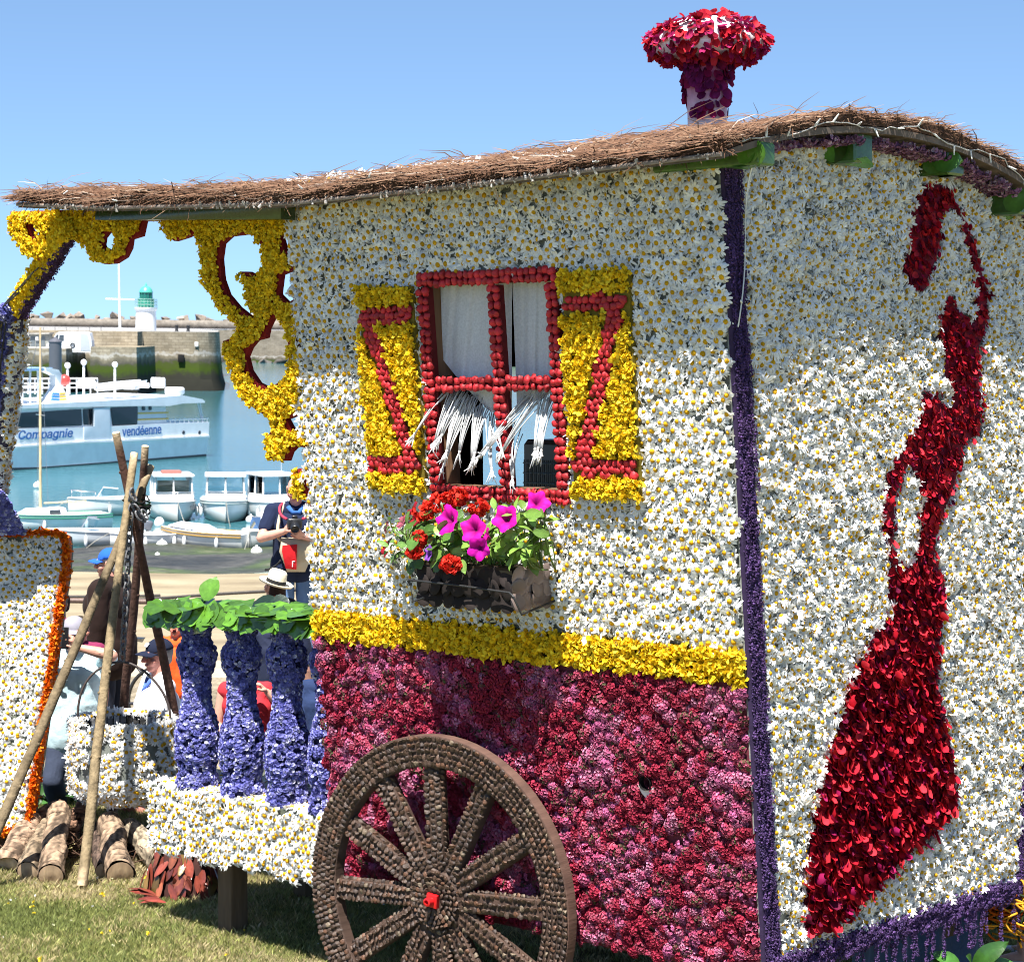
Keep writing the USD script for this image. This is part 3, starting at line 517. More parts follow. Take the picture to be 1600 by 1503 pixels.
e2 = part(van, 'corner_edging', MB().prism(Polygon([(eline(1, 0.02) - 0.05, 0.0), (eline(1, 3.4) - 0.05, 3.4), (eline(1, 3.4) + 0.004, 3.4), (eline(1, 0.02) + 0.004, 0.0)]), 0.02, PURP, lambda v: np.stack([0.004 + v[:, 2], v[:, 0], v[:, 1]], 1)), 'matte')
g = []
for c in range(4):
    zz = np.arange(-0.02, 3.38, 0.045); zz = zz + rng.normal(0, 0.012, len(zz)); g.append(np.c_[np.full(len(zz), 0.026), WW + LA * zz - 0.045 + c * 0.014 + rng.normal(0, 0.004, len(zz)), zz])
strip_cover(e2, 'purple_flower_strands', np.vstack(g), (1, 0.3, 0), (0, LA, 1))
e3 = part(van, 'bottom_edging', MB().box((0.012, WW / 2, 0.055), (0.025, WW + 0.02, 0.09), PURP), 'matte')
g = []
for c in range(7):
    y_ = np.arange(0.02, WW, 0.045); y_ = y_ + rng.normal(0, 0.012, len(y_)); g.append(np.c_[np.full(len(y_), 0.034) + rng.normal(0, 0.006, len(y_)), y_, 0.10 - c * 0.015 + rng.normal(0, 0.005, len(y_))])
g = np.vstack(g); strip_cover(e3, 'purple_flower_strands', g, (1, 0, 0.2), (0, 1, 0.4))
g = []
for y_ in np.r_[rng.uniform(0.15, WW, 46)]:
    n_ = rng.integers(1, 6); g += [(0.035, y_ + rng.normal(0, 0.005), 0.0 - 0.045 * i) for i in range(n_)]
strip_cover(e3, 'hanging_purple_strands', A(g), (1, 0, 0), (0, 0, 1), (0.7, 1.1))
# --- the walls one cannot see the front of, floor, wooden lining
far = sbox(-WL, 0.0, 0.0 - 0.065, 3.36)
DOOR = [wplane(*p, [1, 0, 0], -WL)[1:] for p in ((744, 640), (896, 640))]
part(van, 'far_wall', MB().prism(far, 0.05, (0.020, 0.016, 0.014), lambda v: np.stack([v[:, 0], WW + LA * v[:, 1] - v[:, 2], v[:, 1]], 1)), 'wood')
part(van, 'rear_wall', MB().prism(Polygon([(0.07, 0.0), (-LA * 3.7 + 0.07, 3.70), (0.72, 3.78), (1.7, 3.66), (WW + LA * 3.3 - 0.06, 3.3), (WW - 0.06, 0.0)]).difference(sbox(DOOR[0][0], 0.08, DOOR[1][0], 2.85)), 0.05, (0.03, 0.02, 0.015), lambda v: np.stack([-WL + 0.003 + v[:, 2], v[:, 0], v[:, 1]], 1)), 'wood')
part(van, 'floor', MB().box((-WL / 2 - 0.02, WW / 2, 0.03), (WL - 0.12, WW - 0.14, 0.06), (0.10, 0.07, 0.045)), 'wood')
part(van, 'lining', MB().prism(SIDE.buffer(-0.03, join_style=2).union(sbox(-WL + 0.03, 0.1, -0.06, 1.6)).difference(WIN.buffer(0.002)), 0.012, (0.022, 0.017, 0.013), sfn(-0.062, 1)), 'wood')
part(van, 'axle_beam', MB().bar((-1.9, -0.3, 0.1), (-1.9, WW + 0.3, 0.1), 0.09, 0.09, (0.06, 0.04, 0.03)).box((-1.4, 0.5, -0.08), (2.6, 0.1, 0.12), (0.05, 0.035, 0.025)).box((-1.4, 1.8, -0.08), (2.6, 0.1, 0.12), (0.05, 0.035, 0.025)), 'wood')
# --- window: frame of red flower heads, wooden reveal, mullion and transom
wf = part(van, 'window_frame', MB().prism(WIN.difference(WIN.buffer(-0.022, join_style=2)), 0.13, (0.16, 0.09, 0.05), sfn(-0.002, 1)), 'wood')
bars = [(-1.90, 3.268, -0.975, 3.268, 2), (-1.90, 2.205, -0.975, 2.205, 2), (-1.865, 2.25, -1.865, 3.23, 2), (-1.01, 2.25, -1.01, 3.23, 2), (-1.385, 2.25, -1.385, 3.23, 2), (-1.82, 2.75, -1.43, 2.75, 2), (-1.34, 2.75, -1.055, 2.75, 2)]
bb = MB(); bp = []
for x0, z0, x1, z1, rows in bars:
    hor = abs(x1 - x0) > abs(z1 - z0); L_ = abs(x1 - x0) + abs(z1 - z0); n_ = int(L_ / 0.040)
    c_ = A([(x0 + x1) / 2, (z0 + z1) / 2]); bb.prism(sbox(min(x0, x1) - (0 if hor else 0.03), min(z0, z1) - (0.03 if hor else 0), max(x0, x1) + (0 if hor else 0.03), max(z0, z1) + (0.03 if hor else 0)), 0.04, (0.12, 0.01, 0.012), sfn(0.028, 1))
    for i in range(n_):
        t = (i + 0.5) / n_
        for r_ in range(rows):
            o = (r_ - (rows - 1) / 2) * 0.036; bp.append((x0 + (x1 - x0) * t + (0 if hor else o) + rng.normal(0, 0.003), z0 + (z1 - z0) * t + (o if hor else 0) + rng.normal(0, 0.003)))
part(wf, 'glazing_bars', bb, 'matte')
bp = A(bp); k = len(bp); R_ = frames(np.tile(NS, (k, 1)), 0.25); S_ = rng.uniform(0.88, 1.12, k); I_ = rng.integers(0, 5, k); pos = S3(bp[:, 0], bp[:, 1], 0.036)
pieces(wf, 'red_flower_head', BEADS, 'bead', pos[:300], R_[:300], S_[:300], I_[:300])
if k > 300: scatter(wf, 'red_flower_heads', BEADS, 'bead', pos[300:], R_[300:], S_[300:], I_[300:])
# --- shutters with their Z of red flower heads
def shutter(x0, z0, x1, z1, mirror, label):
    s = part(van, 'shutter', MB().prism(sbox(x0, z0, x1, z1), 0.045, (0.16, 0.12, 0.015), sfn(0.045, 1)), 'matte', label=label)
    w, h = x1 - x0, z1 - z0; b_ = 0.105
    lo, hi = z0 + h * 0.085, z1 - h * 0.085
    Z = unary_union([sbox(x0, hi - b_, x1, hi), sbox(x0, lo, x1, lo + b_)])
    d0, d1 = ((x0 + 0.055, hi - 0.04), (x1 - 0.06, lo + 0.04)) if mirror else ((x1 - 0.055, hi - 0.04), (x0 + 0.06, lo + 0.04))
    Z = Z.union(LineString([d0, d1]).buffer(0.058, cap_style=2)).intersection(sbox(x0, z0, x1, z1))
    cover_side(s, 'yellow_petals', sbox(x0, z0, x1, z1).difference(Z), YELLOWS, 'petal', 0.026, 0.4, (0.75, 1.2), 0.052, noff=0.012)
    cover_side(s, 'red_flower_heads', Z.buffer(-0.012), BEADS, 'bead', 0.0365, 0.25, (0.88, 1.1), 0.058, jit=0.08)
shutter(-2.315, 2.205, -1.928, 3.24, True, 'left yellow shutter with a mirrored red Z')
shutter(-0.931, 2.215, -0.525, 3.27, False, 'right yellow shutter with a red Z')
# --- roof
nx, ny = 60, 31
X_, Y_ = np.meshgrid(np.linspace(RX0, RX1, nx), np.linspace(RYC - RYH, RYF, ny), indexing='ij'); Z_ = roof_z(X_, Y_)
def shell(X, Y, Z0, Z1, col):
    n0, n1 = X.shape; b = MB(); i, j = np.meshgrid(np.arange(n0 - 1), np.arange(n1 - 1), indexing='ij'); k = (i * n1 + j).ravel()
    q_ = np.stack([k, k + n1, k + n1 + 1, k + 1], 1); v0 = np.stack([X, Y, Z0], -1).reshape(-1, 3); v1 = np.stack([X, Y, Z1], -1).reshape(-1, 3); N = len(v0)
    ring = np.r_[np.arange(n1), (np.arange(1, n0)) * n1 + n1 - 1, (n0 - 1) * n1 + np.arange(n1 - 2, -1, -1), np.arange(n0 - 2, 0, -1) * n1]
    side = np.stack([ring, np.roll(ring, -1), np.roll(ring, -1) + N, ring + N], 1)
    return b.add(np.vstack([v0, v1]), np.vstack([q_ + N, q_[:, ::-1], side]), col)
rf = part(van, 'roof', shell(X_, Y_, Z_ - 0.03, Z_, (0.13, 0.10, 0.08)), 'wood')
bumpz = 0.004 + 0.075 * (meshkit.fbm(np.stack([X_ * 3.5, Y_ * 3.5, X_ * 0], -1), 3, 3) - 0.35)
th = part(rf, 'thatch_base', shell(X_[1:], Y_[1:], Z_[1:] + 0.004, Z_[1:] + 0.035 + bumpz[1:], (0.075, 0.038, 0.022)), 'bark')
part(rf, 'eave_mat', MB().tube(np.c_[np.linspace(RX0, RX1, 40), np.full(40, RYC - RYH - 0.008), roof_edge(np.linspace(RX0, RX1, 40)) - 0.012], 0.011, (0.22, 0.18, 0.15), 6), 'twig')
g = []
for xi in np.arange(RX0 + 0.3, RX1, 0.035):
    if rng.random() < 0.5 + 0.4 * math.sin(xi * 4): g.append((xi + rng.normal(0, 0.006), RYC - RYH - 0.012, float(roof_edge(xi)) - 0.012 + rng.normal(0, 0.004)))
g = A(g); scatter(rf, 'eave_reed_ends', [MB().tube([(0, 0, -0.02), (0, 0, 0.02)], 0.008, (0.44, 0.40, 0.36), 5)], 'twig', g, frames(np.tile([0, -0.2, 1.], (len(g), 1)), 0.3), rng.uniform(0.5, 1.1, len(g)))
nst = 26000
u = rng.uniform(RX0 + 0.01, RX1 - 0.01, nst); v_ = RYC - RYH + (RYF - RYC + RYH) * rng.random(nst) ** 1.5 * 0.98; edge = rng.random(nst) < 0.16
v_ = np.where(edge, RYC - RYH + rng.uniform(0, 0.10, nst), v_)
left = rng.random(nst) < 0.05; u = np.where(left, RX0 + rng.uniform(0, 0.18, nst), u)
right = rng.random(nst) < 0.06; u = np.where(right, RX1 - rng.uniform(0, 0.10, nst), u)
ang = np.where(rng.random(nst) < 0.7, rng.normal(0.25, 0.35, nst), rng.uniform(-1.6, 1.6, nst)); ln = rng.uniform(0.06, 0.20, nst) * np.where(rng.random(nst) < 0.06, 1.6, 1.0); rise = np.abs(rng.normal(0.0, 0.10, nst)) * ln * 1.2 + np.where(rng.random(nst) < 0.03, 0.3 * ln, 0)
sg = np.where(rng.random(nst) < 0.5, 1, -1); dx, dy = np.cos(ang) * ln * sg, np.sin(ang) * ln * sg
base = roof_z(u, v_) + 0.038 + 0.075 * (meshkit.fbm(np.stack([u * 3.5, v_ * 3.5, u * 0], -1), 3, 3) - 0.35) + rng.uniform(-0.012, 0.022, nst)
x2, y2 = np.clip(u + dx, RX0 - 0.07, RX1 + 0.045), v_ + dy; z2 = np.where(y2 >= RYC - RYH, roof_z(x2, np.clip(y2, RYC - RYH, RYF)) + 0.034 + 0.05 * (meshkit.fbm(np.stack([x2 * 3.5, y2 * 3.5, x2 * 0], -1), 3, 3) - 0.35) + rise + rng.uniform(-0.01, 0.02, nst), base - 0.25 * np.abs(y2 - v_) + rise)
xm, ym = (u + x2) / 2 + rng.normal(0, 0.01, nst), (v_ + y2) / 2 + rng.normal(0, 0.01, nst); zm = (base + z2) / 2 + 0.25 * rise + rng.normal(0, 0.004, nst)
TW = [A(c) for c in ((0.155, 0.080, 0.046), (0.20, 0.112, 0.068), (0.11, 0.054, 0.030), (0.27, 0.17, 0.105), (0.07, 0.036, 0.022), (0.42, 0.34, 0.27))]
def ribbons(P0, P1, P2, w, cols):
    d = P2 - P0; s = np.cross(d, A([0.2, -0.75, 0.6])); s /= np.linalg.norm(s, axis=1, keepdims=True) + 1e-9; s = s * (w[:, None] if np.ndim(w) else w)
    k = len(P0); V = np.stack([P0 - s, P0 + s, P1 - s, P1 + s, P2 - s * 0.3, P2 + s * 0.3], 1).reshape(-1, 3); F = (np.arange(k) * 6)[:, None, None] + A([[0, 1, 3], [0, 3, 2], [2, 3, 5], [2, 5, 4]])
    return MB().add(V, F.reshape(-1, 3), np.repeat(cols, 6, 0))
cols = A(TW)[rng.choice(6, nst, p=[0.34, 0.24, 0.2, 0.1, 0.1, 0.02])] * rng.uniform(0.75, 1.25, (nst, 1))
ne = 5200; ue = rng.uniform(RX0, RX1, ne); fr_ = rng.random(ne) < 0.2; te = rng.random(ne)
E0 = np.c_[ue, np.full(ne, RYC - RYH + 0.03) + rng.uniform(-0.02, 0.06, ne), roof_edge(ue) + 0.005 + 0.045 * te]; la = rng.uniform(0.05, 0.16, ne); sx_ = rng.choice([-1, 1], ne)
E2 = E0 + np.c_[sx_ * la * rng.uniform(0.3, 1, ne), -rng.uniform(0.02, 0.085, ne), rng.normal(-0.015, 0.022, ne)]
yf = rng.uniform(RYC - RYH, RYF, ne); F0_ = np.c_[np.full(ne, RX1 - 0.03) + rng.uniform(-0.05, 0.02, ne), yf, roof_z(RX1, yf) + 0.008 + 0.045 * te]; yf2 = np.clip(yf + sx_ * la, RYC - RYH, RYF); F2_ = np.c_[F0_[:, 0] + rng.uniform(0.01, 0.07, ne), yf2, roof_z(RX1, yf2) + 0.008 + 0.045 * te + rng.normal(-0.01, 0.016, ne)]
E0 = np.where(fr_[:, None], F0_, E0); E2 = np.where(fr_[:, None], F2_, E2); Em = (E0 + E2) / 2 + A([0, 0, 0.008]) + rng.normal(0, 0.004, (ne, 3)); colE = A(TW)[rng.choice(6, ne, p=[0.32, 0.22, 0.22, 0.10, 0.12, 0.02])] * rng.uniform(0.7, 1.2, (ne, 1))
part(rf, 'thatch_twigs', ribbons(np.vstack([np.c_[u, v_, base], E0]), np.vstack([np.c_[xm, ym, zm], Em]), np.vstack([np.c_[x2, y2, z2], E2]), rng.uniform(0.0016, 0.0036, nst + ne), np.vstack([cols, colE])), 'twig', False, kind='stuff')
# loose longer stalks standing off the roof
lt = MB()
for k in range(85):
    x = rng.uniform(RX0, RX1); y = RYC - RYH + rng.choice([rng.uniform(0, 0.12), rng.uniform(0.6, 1.9)]); z = float(roof_z(x, y)) + 0.05; L_ = rng.uniform(0.08, 0.24); a = rng.uniform(0, 6.28); e = rng.uniform(-0.2, 0.9) if y > 0.2 else rng.uniform(-1.2, 0.2)
    d = A([math.cos(a) * math.cos(e), -abs(math.sin(a)) * math.cos(e) if y < 0.2 else math.sin(a) * math.cos(e), math.sin(e)]); p0 = A([x, y, z]); lt.tube([p0, p0 + d * L_ * 0.5 + [0, 0, 0.01], p0 + d * L_ + rng.normal(0, 0.02, 3)], [0.0022, 0.0017, 0.0008], TW[k % 5] * 1.2, 3, False)
q0 = wplane(990, 200, [0, 1, 0], 0.75); q0[2] = float(roof_z(q0[0], 0.75)) + 0.04
for d in ((-0.10, 0.0, 0.02), (0.02, 0.02, 0.11), (0.16, 0, 0.03)): lt.tube([q0, q0 + A(d) * 0.6 + [0, 0, 0.02], q0 + A(d)], [0.007, 0.005, 0.003], TW[2], 4)
part(rf, 'loose_stalks', lt, 'twig', True, kind='stuff')
# heather fringe under the front edge of the roof
p_ = np.vstack([np.c_[np.full(n_ := 520, 0.0) + rng.uniform(0.02, 0.21, n_), yv := rng.uniform(-0.35, 2.85, n_), roof_z(0.1, yv) - 0.05]])
scatter(rf, 'lilac_fringe', [cluster(110, 0.03, (0.30, 0.15, 0.26), 26, 0.007, (0.42, 0.30, 0.38)), cluster(111, 0.026, (0.22, 0.10, 0.20), 26, 0.007)], 'floret', p_, frames(np.tile([0.35, -0.2, -1.], (len(p_), 1)), 0.35), rng.uniform(0.8, 1.2, len(p_)))
# --- green leaf-wrapped purlins that stick out of the end wall, and the porch beam
def purlin(x0, x1, y, z, w, h):
    b = MB().box(((x0 + x1) / 2, y, z), (x1 - x0, w, h), (0.035, 0.09, 0.015), bev=0.01)
    s = part(van, 'leaf_wrapped_beam', b, 'gloss_leaf')
    for k in range(3):
        yk = y - w / 2 - 0.006 if k < 2 else (y + rng.uniform(-0.03, 0.03)); xk = x1 + 0.008 if k >= 3 else rng.uniform(max(x0, x1 - 0.3), x1)
        lf = leaf_piece(120 + k, h * 1.1, h * 0.95, A((0.055, 0.15, 0.02)) * rng.uniform(0.6, 1.3), 0.12, 0.15)
        n = A([1, 0, 0.1]) if k >= 3 else (A([0, -1, 0.1]) if k < 2 else A([0, 0, -1])); R = frames(n[None] / np.linalg.norm(n), 0.12, 0.8, (0, 1, 0.2) if k >= 3 else (1, 0, 0.1))[0]
        part(s, 'green_leaf', lf, 'gloss_leaf', True, xf=T4(R, A([xk, yk, z]) - R[:, 1] * h * 0.5 - (A([0, 0, h / 2 + 0.004]) if k == 2 else 0)))
for (bx, by) in ((1335, 230), (1480, 250), (1590, 312)):
    q = wplane(bx - 10, by + 2, [1, 0, 0], 0.10); purlin(-0.02, 0.19, q[1], q[2] - 0.005, 0.15, 0.14)
q = wplane(1185, 238, [1, 0, 0], 0.20); purlin(-0.35, 0.25, q[1], q[2] - 0.01, 0.12, 0.10)
a_, b_ = sidepx(160, 334, 0.12), sidepx(450, 332, 0.12); pb = part(van, 'porch_beam', MB().bar(S3(*a_, 0.12), S3(*b_, 0.12), 0.10, 0.075, (0.03, 0.06, 0.012)), 'gloss_leaf', label='dark leaf wrapped beam under the porch eave')
# --- yellow scrollwork of the porch
def sp(pts, off=0.0): return Polygon([sidepx(*p, off) for p in pts]).buffer(0)
SCR = sp([(16, 331), (18, 350), (20, 364), (26, 378), (34, 389), (46, 400), (60, 407), (72, 405), (84, 398), (93, 386), (103, 371), (112, 366), (131, 380), (138, 392), (150, 408), (163, 413), (178, 412), (194, 402), (201, 388), (203, 374), (219, 369), (224, 346), (251, 345), (256, 358), (264, 371), (272, 377), (291, 371), (305, 364), (314, 380), (316, 411), (314, 433), (328, 455), (341, 480), (359, 496), (372, 511), (367, 527), (348, 533), (352, 549), (359, 567), (366, 596), (375, 617), (394, 636), (412, 648), (424, 653), (427, 668), (417, 683), (416, 700), (424, 715), (433, 720), (448, 720), (453, 706), (462, 697), (480, 700), (480, 675), (455, 670), (447, 655), (470, 646), (474, 600), (470, 540), (462, 470), (452, 325), (300, 322), (150, 326)])
for h in ([(345, 405), (348, 383), (359, 373), (384, 370), (397, 371), (408, 389), (411, 411), (403, 430), (387, 421), (375, 421), (374, 433), (383, 455), (387, 477), (397, 492), (390, 491), (372, 477), (356, 458), (348, 436)],
          [(441, 371), (452, 370), (456, 390), (445, 390)], [(440, 432), (458, 425), (462, 462), (449, 470), (437, 458)],
          [(391, 546), (400, 535), (416, 531), (419, 515), (425, 502), (434, 497), (445, 517), (449, 546), (448, 580), (437, 593), (419, 603), (403, 595), (391, 577), (386, 558)],
          [(47, 353), (56, 355), (59, 367), (52, 367)], [(78, 371), (88, 356), (97, 353), (103, 366), (92, 383), (82, 389), (77, 383)], [(162, 374), (170, 363), (178, 371), (180, 383), (170, 389), (161, 383)]):
    SCR = SCR.difference(sp(h).buffer(0.012))
SCR2 = sp([(456, 735), (468, 732), (480, 738), (478, 762), (482, 772), (484, 785), (472, 780), (459, 776), (453, 762), (462, 752)])
scr = part(van, 'scroll_bracket', MB().prism(unary_union([SCR, SCR2]).simplify(0.003), 0.035, (0.20, 0.012, 0.012), sfn(0.0, 1)), 'matte', label='yellow scroll shaped bracket with red edges under the porch roof')
cover_side(scr, 'yellow_petals', unary_union([SCR, SCR2]).buffer(-0.010), YELLOWS, 'petal', 0.022, 0.5, (0.62, 1.05), 0.004, noff=0.02)
# --- porch platform, balusters, rail, leg
PX0, PX1, PZ1 = -4.46, -WL - 0.004, 0.385
pf = part(van, 'porch_platform', MB().box(((PX0 + PX1) / 2, 0.55, PZ1 / 2), (PX1 - PX0, 1.1, PZ1 - 0.01), (0.10, 0.11, 0.08)), 'matte')
p = fill(sbox(PX0, 0.0, PX1 - 0.02, PZ1 - 0.01), 0.047, 0.2); k = len(p)
k = len(p); p1 = np.c_[p[:, 0], np.full(k, -0.016), p[:, 1]]; n1 = np.tile([0, -1, 0.05], (k, 1))
p = fill(sbox(PX0, 0.0, PX1, 0.5), 0.05, 0.2); p2 = np.c_[p, np.full(len(p), PZ1 + 0.01)]; n2 = np.tile([0, -0.1, 1.], (len(p), 1))
p = fill(sbox(0.0, 0.0, 0.5, PZ1), 0.06, 0.2); p3 = np.c_[np.full(len(p), PX0 - 0.012), p]; n3 = np.tile([-1., 0, 0], (len(p), 1))
pp, nn = np.vstack([p1, p2, p3]), np.vstack([n1, n2, n3])
scatter(pf, 'daisies', DAISIES, 'petal', pp, frames(nn, 0.25), rng.uniform(0.85, 1.2, len(pp)), didx(pp))
BPROF = [(0.105, 0.0), (0.118, 0.03), (0.105, 0.06), (0.098, 0.085), (0.118, 0.16), (0.121, 0.24), (0.112, 0.32), (0.080, 0.41), (0.068, 0.50), (0.078, 0.58), (0.104, 0.65), (0.100, 0.71), (0.070, 0.755), (0.076, 0.79), (0.104, 0.84), (0.10, 0.90)]
bz = CubicSpline([q_[1] for q_ in BPROF], [q_[0] for q_ in BPROF])
for bx, by in ((307, 1208), (377, 1218), (448, 1232), (516, 1240)):
    q = sidepx(bx, by, -0.14); top_ = sidepx(bx, 962, -0.14)[1]; H_ = top_ - PZ1 + 0.01; base_ = A([q[0], 0.14 - LA * PZ1, PZ1 + 0.004]); sc_ = H_ / 0.9; rs_ = 0.93
    bl = part(van, 'baluster', MB().lathe([(r * rs_ * 0.93, z * sc_) for r, z in BPROF], (0.02, 0.02, 0.06), 20, T4(None, base_)), 'matte')
    zz = rng.uniform(0.0, 0.9, 1500); aa = rng.uniform(0, 6.283, 1500); rr = bz(zz) * rs_; n_ = np.c_[np.cos(aa), np.sin(aa), -bz(zz, 1) * rs_ / sc_]; n_ /= np.linalg.norm(n_, axis=1, keepdims=True)
    scatter(bl, 'blue_florets', BLUES, 'floret', base_ + np.c_[rr * np.cos(aa), rr * np.sin(aa), zz * sc_], frames(n_, 0.4), rng.uniform(0.8, 1.35, 1500))
ra, rb_ = sidepx(258, 957, -0.14), sidepx(502, 973, -0.14); ra, rb_ = A([ra[0], 0.14 - LA * ra[1], ra[1]]), A([rb_[0], 0.14 - LA * rb_[1], rb_[1]])
rl = part(van, 'hand_rail', MB().bar(ra, rb_, 0.20, 0.08, (0.03, 0.06, 0.015)), 'matte')
for k in range(104):
    t = (k + rng.random()) / 104; p = ra + (rb_ - ra) * t; w_ = rng.random(); up_ = w_ < 0.55
    n = A([0, -0.3, 1]) if up_ else A([0, -1, 0.35]); n = n / np.linalg.norm(n); R = frames(n[None], 0.07, None)[0]
    p = p + (A([0, rng.uniform(-0.12, 0.12), 0.056]) if up_ else A([0, -0.108, rng.uniform(-0.015, 0.03)])); L_ = rng.uniform(0.15, 0.22) if up_ else rng.uniform(0.12, 0.16)
    part(rl, 'ivy_leaf', leaf_piece(200 + k, L_, L_ * 1.05, A((0.062, 0.150, 0.014)) * rng.uniform(0.55, 1.35), 0.08, 0.12, 0.14), 'gloss_leaf', True, xf=T4(R, p - R[:, 1] * L_ * 0.45))
for px_, L_, tl in (((322, 938), 0.15, (0.1, 0.3, 0.95)), ((395, 945), 0.16, (0.8, 0.5, 0.25)), ((420, 946), 0.13, (0.9, 0.4, 0.3))):
    q = sidepx(*px_, -0.18); y = A(tl) / np.linalg.norm(tl); z = np.cross([1, 0.2, 0.1], y); z /= np.linalg.norm(z); R = np.stack([np.cross(y, z), y, z], 1)
    part(rl, 'ivy_leaf', leaf_piece(300, L_, L_, (0.09, 0.21, 0.025) if tl[2] > 0.5 else (0.012, 0.03, 0.02), 0.15, 0.2), 'leaf', True, xf=T4(R, (q[0], 0.18 - LA * q[1], q[1])))
lg = to_w(onz(360, 1455, 0)); part(van, 'support_post', MB().box((lg[0], lg[1] + 0.02, (lg[2] - 0.02) / 2 + 0.0), (0.13, 0.13, 0.02 - lg[2]), (0.13, 0.085, 0.05), bev=0.008), 'wood')
for x_, y_ in ((-0.4, 0.4), (-0.4, 1.9), (-2.5, 1.9), (-4.2, 1.0)):
    zg = to_w(A([*w2([x_, y_, 0])[:2], 0]))[2]; part(van, 'support_post', MB().box((x_, y_, zg / 2), (0.12, 0.12, -zg), (0.10, 0.07, 0.04), bev=0.008), 'wood')
# --- wheel
wc = sidepx(689, 1403, 0.22); wc = A([wc[0], -LA * wc[1] - 0.22, wc[1]]); RW = 0.835
WR = Rot.from_euler('z', 5, degrees=True).as_matrix() @ Rot.from_euler('x', 90, degrees=True).as_matrix()           # wheel frame: z towards the viewer, outwards from the wall
TWH = T4(WR, wc)
whl = str(UsdGeom.Xform.Define(stage, uname(van, 'wheel')).GetPath()); UsdGeom.Xformable(stage.GetPrimAtPath(whl)).AddTransformOp().Set(gm(TWH))
BR = (0.06, 0.036, 0.026)
part(whl, 'rim', MB().lathe([(RW, -0.02), (RW, 0.045), (RW - 0.012, 0.05), (RW - 0.155, 0.05), (RW - 0.16, 0.045), (RW - 0.16, -0.02), (RW, -0.02)], BR, 72, cols=[(0.095, 0.052, 0.038)] * 2 + [BR] * 5), 'wood', 30)
sc_p, sc_r = [], []
for r_ in np.linspace(RW - 0.018, RW - 0.143, 5):
    n_ = int(2 * math.pi * r_ / 0.0285); a = np.arange(n_) * 2 * math.pi / n_ + rng.normal(0, 0.003, n_); sc_p.append(np.c_[r_ * np.cos(a), r_ * np.sin(a), np.full(n_, 0.052)]); sc_r.append(a + rng.normal(0, 0.15, n_))
for k in range(12):
    a = math.radians(3 + 30 * k); d = A([math.cos(a), math.sin(a), 0]); s = A([-d[1], d[0], 0]); w0 = 0.052
    part(whl, 'spoke', MB().bar(d * 0.10, d * (RW - 0.155), 0.104, 0.06, BR, (0, 0, 1), 0.006), 'wood')
    for j, o in enumerate(np.linspace(-0.037, 0.037, 3)):
        t = np.arange(0.13 + (0.012 if j % 2 else 0), RW - 0.16, 0.0285); pt = d[None] * t[:, None] + s * o; pt[:, 2] = 0.032; pt += rng.normal(0, 0.002, pt.shape); sc_p.append(pt); sc_r.append(np.full(len(t), a + math.pi / 2) + rng.normal(0, 0.2, len(t)))
    t = np.arange(0.2, RW - 0.17, 0.028)                           # scales on the spoke's upper flank
    sc_p.append(d[None] * t[:, None] + s * 0.054 * (1 if d[0] > 0 else -1) + A([0, 0, 0.012])); sc_r.append(np.full(len(t), a))
part(whl, 'hub', MB().lathe([(0.15, -0.06), (0.15, 0.03), (0.135, 0.045), (0.0, 0.055)], BR, 32), 'wood')
for r_, z_ in ((0.135, 0.05), (0.11, 0.056), (0.085, 0.058), (0.06, 0.06)):
    n_ = int(2 * math.pi * r_ / 0.027); a = np.arange(n_) * 2 * math.pi / n_; sc_p.append(np.c_[r_ * np.cos(a), r_ * np.sin(a), np.full(n_, z_)]); sc_r.append(a)
sc_p, sc_r = np.vstack(sc_p), np.concatenate(sc_r)
def pine_scale(seed, col):
    g = np.random.default_rng(seed); m = trimesh.creation.icosphere(1, 1.0); v = np.array(m.vertices) * A([0.0148, 0.0155, 0.009]); v[:, 2] += np.clip(-v[:, 1], -0.01, 0.02) * 0.35; v += g.normal(0, 0.0016, v.shape)
    return MB().add(v, m.faces, A(col) * (0.65 + 0.6 * np.clip(v[:, 2:] / 0.008, 0, 1)))
SCL = [pine_scale(140, (0.052, 0.030, 0.019)), pine_scale(141, (0.072, 0.041, 0.026)), pine_scale(142, (0.036, 0.022, 0.016)), pine_scale(143, (0.100, 0.047, 0.026)), pine_scale(144, (0.13, 0.095, 0.062))]
cs, sn = np.cos(sc_r), np.sin(sc_r); z0 = np.zeros_like(cs); Rm_ = np.stack([np.stack([-sn, -cs, z0], 1), np.stack([cs, -sn, z0], 1), np.stack([z0, z0, z0 + 1], 1)], 1)
Rm_ = Rm_ @ Rot.from_euler('xy', rng.normal(0, 0.34, (len(cs), 2))).as_matrix()
scatter(whl, 'pine_cone_scales', SCL, 'scale', sc_p, Rm_, rng.uniform(0.8, 1.18, (len(cs), 3)), rng.choice(5, len(cs), p=[0.36, 0.26, 0.22, 0.12, 0.04]))
nut = MB().lathe([(0.048, 0.05), (0.048, 0.075), (0.044, 0.08), (0.0, 0.081)], (0.50, 0.010, 0.012), 4, T4(rz(38)))
nut.lathe([(0.022, 0.08), (0.022, 0.115), (0.013, 0.118), (0.012, 0.10), (0.0, 0.10)], (0.50, 0.010, 0.012), 14); part(whl, 'hub_nut', nut, 'paint', 30, label='red hub nut')
# ================================================================== THINGS ON AND AROUND THE CARAVAN
def wthing(name, label, cat, group=None): return thing(name, label, cat, WX, group)
def SP(x, y, off): q = sidepx(x, y, off); return A([q[0], -LA * q[1] - off, q[1]])
